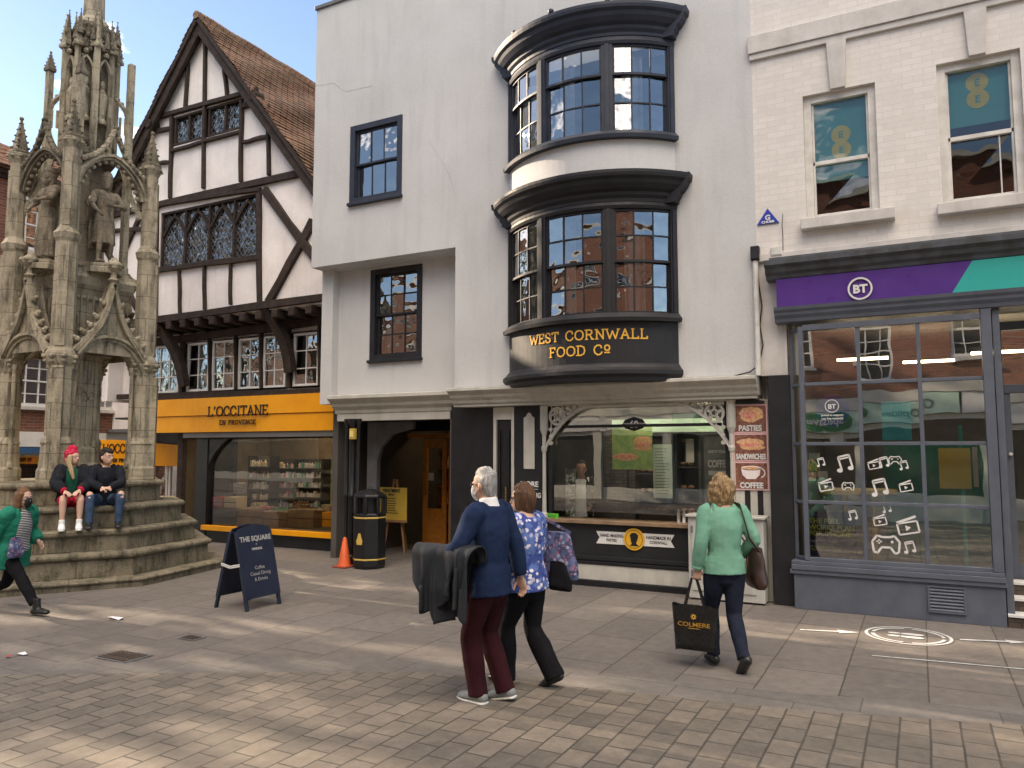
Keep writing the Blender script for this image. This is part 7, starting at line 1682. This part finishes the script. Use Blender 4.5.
M_coat=mat('dark_grey_coat',(.026,.030,.036),(.019,.022,.027),sc=7,rough=.75,spec=.15,bs=90,bst=.2)
ct=thing('carried_coat','dark grey coat folded over the left arm of the man in the navy sweater','coat',tuple(world(J,cm)-V(0,0,.5)))
for nm,args in (('coat_front',(-.27,.20,.58,.34,.032,1.0,.066,.0)),('coat_lining',(-.20,.29,.50,.40,.026,4.0,.078,.012)),('coat_sleeve',(-.32,-.13,.56,.2,.02,7.0,.09,.03))):
    g=MB(); drape(g,cm+V(0,-.0,-.01),*args); g.xf(J['MW']); o=g.build(nm,M_coat,ct,smooth=True); md=o.modifiers.new('thick','SOLIDIFY'); md.thickness=.012
# -- woman in the floral blouse
wx,wy=G(528,686)
M_floral=floral('blue_floral_cotton',(.10,.17,.42),[(.045,.075,.26),(.46,.44,.60),(.70,.66,.72)],15)
M_floral2=floral('dark_floral_bag',(.05,.06,.12),[(.10,.13,.25),(.30,.32,.45),(.28,.12,.18)],18)
wm,J=figure('woman with a brown bob in a blue floral blouse, walking beside the navy sweater man',(wx,wy,0),face_dir(-1,.16),H=1.61,fem=True,lean=(0,.03),
  aL=(-.08,.17,.09),aR=(.07,-.20,.12),footR=.45,toeL=.05,wL=(-.20,.16,.84),wR=(.15,.20,.92),elR=(.7,-1,0),hd=(.4,-.05,0),skin=SK_b,brow=M_hbrown,
  wear=[top(M_floral,'blouse',ex=.026,hem=-.10,wr=.006,flare=.02,sl=.62),legs(M_blkc,'trousers',ex=.018,flare=1.55,end=1.12),shoes(M_bshoe,None),
  hair(M_hbrown,[[((0,-.048,-.105),.078,.058),((0,-.046,-.06),.092,.078),((0,-.036,.0),.098,.092),((0,-.018,.05),.092,.100),((0,-.008,.075),.078,.086)],[((-.074,.012,-.085),.018,.030),((-.080,.015,-.02),.020,.038),((-.07,.02,.05),.026,.04)],[((.074,.012,-.085),.018,.030),((.080,.015,-.02),.020,.038),((.07,.02,.05),.026,.04)]],wr=.006)])
glasses(J,wm)
def bagshape(m,c,wd_,dp,ht,tilt,name,mt,J,lab,cat,par=None,wr=.01,lat=(0,1,0)):
    """soft bag: rounded-rectangle sections, wider at the sagging bottom, gathered at the top; wd_ along local y"""
    g=MB(); c=Vector(c); NR,NS=13,36
    for j in range(NR):
        t=j/(NR-1); z=-ht/2+ht*t; w_=wd_*.5*(1.02-.20*t**2); d_=dp*.5*(1.15*(1-.55*t)*(min(1,.55+3.5*t)))
        if j==0: w_*=.94
        for i in range(NS):
            a=2*pi*i/NS; ca,sa=math.cos(a),math.sin(a); y=math.copysign(abs(ca)**.42,ca)*w_; x=math.copysign(abs(sa)**.75,sa)*d_
            p=V(x,y+tilt*t,z); nn_=noise.noise(V(x*16,y*9,z*7+wd_*30))+.5*noise.noise(V(x*30,y*22,z*12)); p+=V(x,y*.4,0).normalized()*nn_*wr*1.2; p.z-=.018*math.cos(a*2)*t
            if lat[0]: p=V(p.y,p.x,p.z)
            g.v.append(c+p)
    g.f=[(j*NS+i,j*NS+(i+1)%NS,(j+1)*NS+(i+1)%NS,(j+1)*NS+i) for j in range(NR-1) for i in range(NS)]+[tuple(range(NS-1,-1,-1)),tuple((NR-1)*NS+i for i in range(NS))]; g.mi=[0]*len(g.f)
    g.xf(J['MW']); o=g.build(name,mt,par,smooth=True,origin=None if par else world(J,c)-V(0,0,ht/2)); md=o.modifiers.new('edge','EDGE_SPLIT'); md.split_angle=R(60)
    if lab: tag(o,lab,cat)
    return o
def strap(o,J,pts,w_,m,nm='strap'):
    g=MB(); 
    for a,b in zip(pts,pts[1:]): 
        a,b=Vector(a),Vector(b); g.bar(a,b+(b-a)*.04,w_,.006,up=(1,0,0.01))
    g.xf(J['MW']); return g.build(nm,m,o)
s=J['sR']; bc=V(.25,-.16,1.02)
bg_=bagshape(None,bc,.34,.13,.36,.06,'shoulder_bag',M_floral2,J,'dark floral fabric bag hanging from the shoulder of the woman in the floral blouse','bag')
strap(bg_,J,[bc+V(-.02,.10,.18),s+V(.0,.03,-.18),s+V(-.01,.02,.075),s+V(-.0,-.06,.03),bc+V(-.02,-.10,.20)],.022,M_floral2)
bc=V(.20,-.19,.86); b2_=bagshape(None,bc,.20,.09,.22,.02,'black_bag',M_blkc,J,'small black bag hanging below the dark floral bag','bag',wr=.008)
# -- woman in the green sweater
gx,gy=G(727,668)
M_jade=cloth('jade_knit',(.17,.38,.28),(.14,.33,.24),sc=7)
curl=[[((0,-.05,-.14),.085,.055),((0,-.05,-.08),.105,.085),((0,-.038,.0),.115,.105),((0,-.018,.05),.105,.105),((0,-.008,.075),.085,.09)],[((-.085,.0,-.11),.035,.045),((-.095,.01,-.03),.032,.05),((-.07,.03,.05),.03,.05)],[((.085,.0,-.11),.035,.045),((.095,.01,-.03),.032,.05),((.07,.03,.05),.03,.05)]]
gw,J=figure('woman with wavy blond hair in a jade sweater, seen from behind near the serving window',(gx,gy,0),face_dir(-.55,.85),H=1.66,fem=True,lean=(0,.02),
  aL=(-.075,.12,.09),aR=(.07,-.22,.13),footR=.75,toeR=-.1,wL=(-.24,.03,.86),wR=(.20,.14,.95),elR=(.6,-1,0),handL=dict(d=(0,.05,-1),n=(.3,.9,0),s=1,c=1.5),hd=(.15,0,0),skin=SK_a,brow=M_hblond,
  wear=[top(M_jade,'sweater',ex=.020,hem=-.07,wr=.004,cuff=M_jade),legs(M_indigo,'trousers',ex=.014,flare=1.05,end=1.0),shoes(M_bshoe,None,hi=.06),hair(M_hblond,curl,wr=.018,wf=24,wz=.7)])
mk_=J
# brown leather bag at her right hip
M_bleath=mat('brown_leather',(.045,.018,.012),(.03,.012,.009),sc=9,rough=.38,spec=.5)
bc=V(.27,-.04,.86); hb=bagshape(None,bc,.30,.13,.33,.02,'leather_bag',M_bleath,J,'brown leather shoulder bag at the right hip of the woman in the jade sweater','bag',wr=.008)
s=J['sR']; strap(hb,J,[bc+V(-.01,.10,.15),s+V(.02,.05,-.22),s+V(-.03,.05,.07),s+V(-.03,-.07,.06),s+V(.04,-.09,-.22),bc+V(0,-.10,.15)],.03,M_bleath)
# black tote in her left hand
w0=J['wL']+V(0,0,-.09); bc=w0+V(-.03,-.01,-.42)
g=MB(); hw,ht,dp=.20,.19,.055
n_=9; vs=[]; rows=[]
tt=thing('tote_bag','glossy black tote bag hanging from the left hand of the woman in the jade sweater','bag',tuple(world(J,bc)-V(0,0,.2)))
for j in range(9):
    z=-ht+2*ht*j/8; w_=hw*(.90+.12*j/8); d_0=dp*(1.0-.35*j/8)
    for i in range(24):
        a=2*pi*i/24; ca,sa=math.cos(a),math.sin(a); e_=.35
        x=math.copysign(abs(sa)**1.2,sa)*d_0+.012*noise.noise(V(ca*2,z*9,sa)); y=math.copysign(abs(ca)**e_,ca)*w_
        vs.append(V(bc.x+x,bc.y+y,bc.z+z+.01*math.sin(a*3)))
g.add(vs,[(j*24+i,j*24+(i+1)%24,(j+1)*24+(i+1)%24,(j+1)*24+i) for j in range(8) for i in range(24)]+[tuple(range(23,-1,-1))])
RZ=Matrix.Translation(bc)@Matrix.Rotation(R(58),4,'Z')@Matrix.Translation(-bc)
M_tote=mat('black_plastic',(.010,.010,.011),(.014,.014,.014),sc=9,rough=.28,bs=14,bst=.3)
g.xf(J['MW']@RZ); g.build('bag_body',M_tote,tt,smooth=True)
h=MB()
for s_ in (-1,1):
    for q in (-1,1): h.bar(bc+V(s_*.03,q*.09,ht-.02),w0+V(s_*.008,q*.02,.0),.018,.005,up=(1,0,0))
h.xf(J['MW']@RZ); h.build('handle',M_tote,tt)
q=MB(); ff=lambda z0:(lambda x,y,e_: bc+V(-dp*.98-.004-abs(e_)*.3,-x,z0+y))
text(q,'COLMERE',0,0,0,.052,.0008,fn=ff(.015),sx=1.25,ext=.002)
for k in range(8):
    a=2*pi*k/8; q.bar(bc+V(-dp-.006,.008*math.cos(a),.10+.008*math.sin(a)),bc+V(-dp-.006,.024*math.cos(a),.10+.024*math.sin(a)),.007,.003,up=(1,0,0))
q.bar(bc+V(-dp-.006,-.05,.0),bc+V(-dp-.006,.05,.0),.003,.003,up=(1,0,0))
q.xf(J['MW']@RZ); q.build('bag_lettering',M_gold,tt)
# -- girl striding in from the left
px_,py_=G(45,612)
M_green=cloth('emerald_coat_cloth',(.008,.20,.13),(.007,.16,.105),sc=5,rough=.75); 
def stripes(name,c1,c2):
    m,nt,o=newmat(name); p=pbsdf(nt,o,.9,.2); w_=N(nt,'ShaderNodeTexWave',Scale=16.0); w_.bands_direction='Z'; L(nt,coords(nt,world=True),w_.inputs['Vector']); L(nt,ramp(nt,w_.outputs['Fac'],.6,.7,c1,c2),p.inputs['Base Color']); return m
M_stripe=stripes('striped_jersey',(.015,.02,.03),(.5,.5,.5))
long_=[[((0,-.06,-.22),.08,.05),((0,-.06,-.12),.09,.06),((0,-.045,-.04),.088,.075),((0,-.028,.03),.086,.090),((0,-.010,.07),.074,.084)],[((-.04,-.12,-.42),.035,.03),((-.03,-.10,-.28),.07,.04),((0,-.07,-.15),.08,.05)],[((.05,-.06,-.36),.03,.03),((.06,-.05,-.22),.045,.04),((.07,-.0,-.05),.03,.045),((.06,.02,.05),.03,.05)]]
gl_,J=figure('young woman in an emerald coat and black face mask striding in from the left',(G(8,612)[0],G(8,612)[1],0),face_dir(1,.22),H=1.56,fem=True,lean=(0,.20),pel=(0,0,.72),
  aR=(.08,.50,.09),aL=(-.08,-.46,.17),footL=.8,footR=-.05,wR=(.25,-.12,.70),wL=(-.22,.16,.80),elR=(.6,-1,-.3),hd=(-.05,-.02,0),skin=SK_b,brow=M_hbrown,mouth=False,
  wear=[top(M_green,'coat',ex=.040,hem=-.20,wr=.010,flare=.045,sl=.92,puff=1.15,fold=.5),legs(M_blkc,'trousers',ex=.014,flare=1.05,end=.86),shoes(M_bshoe,None,name='boots',hi=.10),hair(M_hlong,long_,wr=.012,wf=24,wz=.4)])
mask(J,gl_,mat('black_mask',(.012,.012,.014),rough=.7))
g=MB(); S=J['S']; P0=J['pel']; up=J['up']; chain(g,[(P0+up*.02+V(0,.155,0),.10,.05),(J['waist']+V(0,.135,0),.095,.045),(J['chest']+V(0,.125,0),.095,.05),(J['sh']+V(0,.085,0),.07,.04)],n=14); blend(g,'striped_top',M_stripe,gl_,.009,J['MW'],wr=.003)
bc=V(.10,.17,.76); bagshape(None,bc,.18,.09,.22,0,'waist_bag',M_floral2,J,'small patterned bag at the front of the young woman in the emerald coat','bag',lat=(1,0,0))
# -- the two sitting on the monument steps
def onstep(px,fwd_extra,z,r): return None
# they sit on the fourth step with their feet on the third; find the step face under the pixel
def stepface(px,py,z):
    return G(px,py,z)
A0=octp(1,0,0); 
def near_on_octagon(px,r):
    """point on the octagon edge of radius r seen in column px, on the near side"""
    best=None
    d=ray(px,480); d=V(d.x,d.y,0).normalized(); o=V(0,0,0)
    for k in range(8):
        a,b=octp(r,0,k),octp(r,0,k+1); e=b-a; den=d.x*e.y-d.y*e.x
        if abs(den)<1e-6: continue
        t=((a.x)*e.y-(a.y)*e.x)/den; u=((a.x)*d.y-(a.y)*d.x)/den
        if 0<=u<=1 and t>0 and (best is None or t<best[0]): best=(t,d*t,V(e.y,-e.x,0).normalized())
    return best[1],best[2]
M_gtee=cloth('bottle_green_tee',(.012,.10,.065),(.01,.08,.05),sc=6); M_jkt=cloth('dark_bomber',(.014,.016,.022),(.05,.03,.02),sc=14,lo=.55,hi=.7); M_red=cloth('red_ribbing',(.45,.02,.05)); M_scarf=cloth('red_headscarf',(.50,.02,.06),(.65,.25,.3),sc=26,lo=.6,hi=.7); M_sock=cloth('white_sock',(.75,.75,.74))
def seat_frame(px,rseat):
    p,n_=near_on_octagon(px,rseat); return p,n_
p,n_=seat_frame(72,1.75); p=p-n_*.22
outw=(p-V(CXM,CYM,0)); 
hd1=face_dir(-p.x*.0+n_.x*1,n_.y*1) if (V(-p.x,-p.y,0).dot(n_)>0) else face_dir(-n_.x,-n_.y)
toc=V(-p.x,-p.y,0).normalized(); nn_=n_ if n_.dot(toc)>0 else -n_
p,_=seat_frame(72,1.75); p1=p-nn_*.16; hd1=face_dir(nn_.x,nn_.y)
zb=1.09-.77
g1,J=figure('blond young woman with a red headscarf and dark jacket sitting on the monument steps',(p1.x,p1.y,.77),hd1,H=1.55,fem=True,pel=(0,-.04,zb+.09),lean=(0,.10),
  aL=(-.11,.36,.09),aR=(.10,.36,.09),kneeL=(-.12,1,1),kneeR=(.05,1,1),wL=(-.10,.30,zb+.24),wR=(.08,.32,zb+.23),elL=(-1,-.5,-.3),elR=(1,-.5,-.3),hd=(.75,.05,0),skin=SK_b,brow=M_hblond2,
  handL=dict(d=(.5,.8,-.3),n=(0,-.3,-1),s=1,c=.5),handR=dict(d=(-.5,.8,-.3),n=(0,-.3,-1),s=-1,c=.5),
  wear=[top(M_gtee,'top',ex=.018,hem=-.02,wr=.004,sl=0),legs(M_red,'shorts',ex=.018,end=0,wr=.003),
  shoes(mat('white_trainer',(.74,.74,.75),(.66,.66,.68),rough=.6),M_sole),
  hair(M_hblond2,[[((0,-.05,-.10),.075,.055),((0,-.045,-.04),.084,.07),((0,-.03,.03),.084,.085),((0,-.012,.065),.072,.08)],[((.06,.07,-.33),.022,.02),((.07,.05,-.22),.032,.03),((.078,.02,-.1),.028,.035),((.07,.02,.02),.026,.045)],[((-.07,.03,-.28),.022,.02),((-.075,.02,-.15),.03,.035),((-.075,.01,.0),.026,.045)]],wr=.008)])
def jacket(body,J,m,cuffm,open_=.09,ex=.038):
    g=MB(); S,up,wd=J['S'],J['up'],J['wd']; P0=J['pel']
    chain(g,[(P0+up*.0+V(0,-.055,0),.185*S+ex,.09*S+ex),(J['waist']+V(0,-.055,0),.16*S+ex,.085*S+ex),(J['chest']+V(0,-.045,0),.175*S+ex,.095*S+ex),(J['sh']+V(0,-.03,.01),.165*S+ex,.075*S+ex),(J['nk']+V(0,-.035,.0),.09*S,.06*S)],n=20)
    for s0,e0,w0 in ((J['sL'],J['eL'],J['wL']),(J['sR'],J['eR'],J['wR'])):
        sd=V(s0.x*.9,0,0)
        chain(g,[(s0,.065*S+ex*.8,.068*S+ex*.8),(s0.lerp(e0,.5),.055*S+ex,.058*S+ex),(e0,.05*S+ex,.052*S+ex),(e0.lerp(w0,.5),.048*S+ex,.048*S+ex),(e0.lerp(w0,.85),.036*S+ex*.8,.036*S+ex*.8)],n=14,round1=False)
        f_=.105 if s0.x>0 else -.105
        chain(g,[(V(f_*1.25,P0.y+.09,P0.z+.0),.05,.035),(V(f_*1.15,J['chest'].y+.10,J['chest'].z),.05,.035),(V(f_*.75,J['sh'].y+.04,J['sh'].z+.02),.045,.035)],n=12)
    o=blend(g,'jacket',m,body,.010,J['MW'],wr=.008,wf=11,sm=2,fold=.4)
    c=MB()
    for e0,w0 in ((J['eL'],J['wL']),(J['eR'],J['wR'])): chain(c,[(e0.lerp(w0,.84),.042*S+ex*.5,.042*S+ex*.5),(e0.lerp(w0,1.0),.030*S+ex*.4,.030*S+ex*.4)],n=14,round0=False,round1=False)
    blend(c,'cuff',cuffm,o,.008,J['MW'],sm=1)
jacket(g1,J,M_jkt,M_red)
g=MB(); HM,k=J['HM'],J['k']; chain(g,[(HM@V(0,-.035,.035),.090,.092),(HM@V(0,-.02,.075),.088,.096),(HM@V(0,-.012,.115),.065,.075)],n=16,lat=HM.to_3x3()@V(1,0,0)); chain(g,[(HM@V(0,-.11,.0),.04,.03),(HM@V(0,-.12,-.05),.045,.02)],n=10); blend(g,'headscarf',M_scarf,g1,.008,J['MW'],wr=.004,sm=1)
g=MB()
for k0,a0 in ((J['kL'],J['aL']),(J['kR'],J['aR'])): chain(g,[(k0.lerp(a0,.80),.040,.042),(a0+V(0,0,-.01),.040,.044)],n=12,round0=False)
blend(g,'socks',M_sock,g1,.007,J['MW'])
p,_=seat_frame(106,1.75); p2=p-nn_*.16
M_knit=cloth('black_knit',(.012,.014,.020),(.018,.02,.028),sc=8)
g2,J=figure('dark-haired young man in a black sweater and ripped jeans sitting on the monument steps',(p2.x,p2.y,.77),face_dir(nn_.x+.25*_r.x*.0,nn_.y),H=1.56,pel=(0,-.04,zb+.09),lean=(0,.16),
  aL=(-.17,.33,.09),aR=(.20,.36,.09),kneeL=(-.35,1,1),kneeR=(.35,1,1),wL=(-.04,.34,zb+.27),wR=(.05,.36,zb+.27),elL=(-1,-.3,-.3),elR=(1,-.3,-.3),hd=(.75,.08,0),skin=SK_b,brow=M_hdark,
  handL=dict(d=(.8,.5,.0),n=(0,-.4,-1),s=1,c=.8),handR=dict(d=(-.8,.5,.0),n=(0,-.4,-1),s=-1,c=.8),
  wear=[top(M_knit,'sweater',ex=.024,hem=-.02,wr=.006),legs(M_denim,'jeans',ex=.014,flare=.95,end=.98),shoes(M_bshoe,None,hi=.05),
  hair(M_hdark,[[((0,-.045,-.05),.072,.05),((0,-.04,.0),.084,.072),((0,-.018,.05),.088,.096),((0,-.006,.078),.076,.086)],[((0,.07,.075),.055,.028),((0,.04,.09),.06,.05)]],wr=.012,wf=24)])
g=MB()
for k0,h0,a0 in ((J['kL'],J['hL'],J['aL']),(J['kR'],J['hR'],J['aR'])):
    dd=(k0-h0.lerp(a0,.5)).normalized(); q=k0+dd*.03; chain(g,[(q-V(0,0,.04)+V(0,.01,0),.040,.045),(q+V(0,-.02,.03),.045,.040)],n=10)
blend(g,'bare_knees',SK_b,g2,.008,J['MW'],wr=.004)
# -- shop assistant behind the serving window
ax,az=P(582,500,11.0)
st_,J=figure('man in a dark jacket and white shirt standing inside behind the serving window',(ax,10.98,.05),face_dir(.35,-1),H=1.68,aL=(-.09,0,.09),aR=(.09,0,.09),wL=(-.16,.16,1.02),wR=(.2,.1,.9),hd=(.1,.0,0),skin=SK_c,brow=M_hdark,
  wear=[top(M_wshirt,'shirt',ex=.012,hem=-.05,wr=.003),legs(M_blkc,'trousers',end=1.0),shoes(M_bshoe),hair(M_hdark,[[((0,-.045,-.04),.07,.05),((0,-.04,.0),.080,.072),((0,-.018,.05),.082,.090),((0,-.006,.075),.07,.078)]],wr=.006)])
jacket(st_,J,cloth('olive_jacket',(.035,.035,.03),(.025,.025,.022)),cloth('olive_rib',(.03,.03,.025)),ex=.026)
MB().box(ax-.4,ax+.4,10.6+.35,11.4,.0,.045).build('platform_board',M_dkwall,bpy.data.objects['shop_interior'])
# gold lettering on the tote, facing the camera
c0=world(mk_,bc) if False else None
# ================================================================== THE OTHER SIDE OF THE STREET (behind the camera: seen in the windows)
YO=-4.6
ob=thing('opposite_brick_building','red brick terrace across the street, seen only in window reflections','building',(-4,YO,0))
holes=[]; xs0=[-46+2.35*i for i in range(24)]
for x in xs0: holes+= [(x,x+1.05,4.3,5.9),(x,x+1.05,7.3,8.7)]
Mrot=Matrix.Translation((0,2*YO,0))  # walls are built facing -y then mirrored to face +y
def flip(mb):
    mb.v=[V(v.x,2*YO-v.y,v.z) for v in mb.v]; mb.f=[tuple(reversed(f)) for f in mb.f]; return mb
flip(MB().wall(-47,12,3.55,9.9,YO,holes,.25)).build('wall',M_rbrick2,ob)
flip(MB().box(-47,12,YO-.12,YO+.25,3.2,3.549).box(-47,12,YO-.2,YO+.4,9.901,10.1)).build('cornice',M_cream,ob)
m=MB(); fr=MB(); g=MB(); sl_=MB()
for a,b,c,d in holes:
    y=YO+.08; F=MB(); F.box(a,a+.08,y-.06,y+.05,c,d).box(b-.08,b,y-.06,y+.05,c,d).box(a+.08,b-.08,y-.06,y+.05,d-.08,d).box(a+.08,b-.08,y-.06,y+.05,c,c+.08).box(a+.08,b-.08,y-.03,y+.03,(c+d)/2-.02,(c+d)/2+.02)
    for i in (1,2): x=a+(b-a)*i/3; F.box(x-.014,x+.014,y-.02,y+.02,c+.08,(c+d)/2-.021).box(x-.014,x+.014,y-.02,y+.02,(c+d)/2+.021,d-.08)
    for z in (c+(d-c)*.27,c+(d-c)*.74): F.box(a+.08,b-.08,y-.015,y+.015,z-.014,z+.014)
    f=flip(F).build('window',M_whitep,ob); flip(MB().quad((a,y+.02,c),(b,y+.02,c),(b,y+.02,d),(a,y+.02,d))).build('pane',mat('dark_pane',(.03,.035,.04),rough=.1,spec=.8),f); flip(MB().box(a-.08,b+.08,YO-.1,YO+.0,c-.1,c-.003)).build('sill',M_wstone,f)
flip(MB().box(-47,12,YO+.5,YO+7,0,9.8)).build('inner_block',M_dkwall,ob)
oc=thing('opposite_shop_row','cream and dark shop fronts opposite, seen only in reflections','shop front',(-4,YO,0))
m=MB()
for x in (-20,-15.5,-11.4,-8.3,-4.9,-2.0,1.6,5.2): m.box(x,x+.35,YO-.04,YO+.2,0,3.2)
m.box(-47,12,YO+.02,YO+.2,0,.5).box(-47,12,YO+.02,YO+.2,2.45,2.6); flip(m).build('pilaster_row',M_cream,oc)
flip(MB().box(-7.9,.9,YO-.10,YO+.1,2.62,3.19)).build('mint_fascia',mat('mint_fascia',(.52,.72,.58),rough=.5),oc)
flip(MB().box(-20,-7.95,YO-.08,YO+.1,2.62,3.19).box(.95,12,YO-.08,YO+.1,2.62,3.19)).build('pale_fascia',M_whitep,oc)
flip(MB().box(-47,-20.05,YO-.08,YO+.1,2.62,3.19)).build('dark_fascia',M_navy,oc)
flip(MB().quad((-47,YO+.12,.5),(12,YO+.12,.5),(12,YO+.12,2.45),(-47,YO+.12,2.45))).build('window_glass',mat('dark_shop_pane',(.02,.022,.022),(.05,.048,.042),sc=1.3,rough=.3,spec=.3),oc)
Mgr=mat('optician_green',(.0,.20,.08),rough=.4)
for x in (-6.2,-2.2):
    m=MB()
    for dx in (-.36,.36): m.prism([(x+dx+.48*math.cos(2*pi*k/30),2.90+.26*math.sin(2*pi*k/30)) for k in range(30)],'y',YO-.13-(.002 if dx>0 else 0),YO-.101)
    o=flip(m).build('oval_sign',Mgr,oc)
    t=MB(); vs,fs=text_geo('Specsavers',.27,.006,.004,'CENTER',1.0); t.add([(x-v.x,YO+.14+v.z,2.82+v.y) for v in vs],fs); t.build('sign_lettering',M_whitep,o)
for x,s in ((-4.2,'Opticians'),(-.4,'Opticians')):
    t=MB(); vs,fs=text_geo(s,.30,.002,.004,'CENTER',1.0); t.add([(x-v.x,YO+.11+v.z,2.80+v.y) for v in vs],fs); t.build('sign_lettering',mat('grey_sign_letter',(.12,.2,.16)),oc)
for e_ in (ob,oc): e_.rotation_euler=(0,0,R(14)); e_.location.y=YO-1.0
M_rail=M_black
# ================================================================== UNSEEN TREES ADDED TO THE LEFT (they break the low sun into patches)
def leafmat(name,c1,c2):
    m,nt,o=newmat(name); p=pbsdf(nt,o,.6,.3); L(nt,mixc(nt,ramp(nt,noi(nt,coords(nt,world=True),1.2,3),.35,.65),c1,c2),p.inputs['Base Color']); return m
M_leaf=leafmat('leaf_green',(.05,.09,.02),(.09,.11,.03)); M_bark=mat('bark',(.12,.09,.06),(.07,.05,.035),sc=6,rough=.95,bs=20,bst=.6)
def tree(x,y,h,r,label,seed,nleaf):
    rr=random.Random(seed); t=thing('added_shade_tree',label,'tree',(x,y,0),'unseen trees added beyond the left edge'); m=MB()
    m.tube([(x,y,0),(x+.1,y,h*.25),(x-.1,y+.1,h*.5),(x,y,h*.85)],[.32,.25,.17,.05],10)
    cl=[]
    for k in range(9):
        a=rr.uniform(0,2*pi); z=h*rr.uniform(.3,.75); q=V(x,y,0)+V(math.cos(a)*r*.75,math.sin(a)*r*.75,z+h*.12); m.tube([(x,y,z*.75),V(x,y,z).lerp(q,.55)+V(0,0,.2),q],[.10,.06,.02],7)
    m.build('trunk',M_bark,t,smooth=True)
    c=MB()
    for k in range(int(nleaf/40)):
        while True:
            d=V(rr.uniform(-1,1),rr.uniform(-1,1),rr.uniform(-1,1))
            if d.length<1: break
        cc=V(x,y,h*.58)+V(d.x*r,d.y*r,d.z*h*.40); cr_=rr.uniform(.5,.95)
        for j in range(40):
            p_=cc+V(rr.gauss(0,1),rr.gauss(0,1),rr.gauss(0,1))*cr_*.42; s_=rr.uniform(.10,.22); u=V(rr.gauss(0,1),rr.gauss(0,1),rr.gauss(0,1)).normalized(); w_=u.orthogonal().normalized()
            c.add([p_-u*s_,p_+w_*s_*.6,p_+u*s_,p_-w_*s_*.6],[(0,1,2,3)])
    c.build('crown',M_leaf,t); return t

tree(-31,7.2,19,4.0,'tall leafy unseen tree added beyond the left edge, nearest to the shops',1,3400)
tree(-33,1.5,20,4.2,'tall leafy unseen tree added beyond the left edge, in the middle of the street',2,4600)
tree(-30,-2.6,18,3.6,'tall leafy unseen tree added beyond the left edge, nearest the opposite terrace',3,3600)
tree(-39,5.0,22,4.6,'tallest leafy unseen tree added beyond the left edge, further down the street',4,2600)
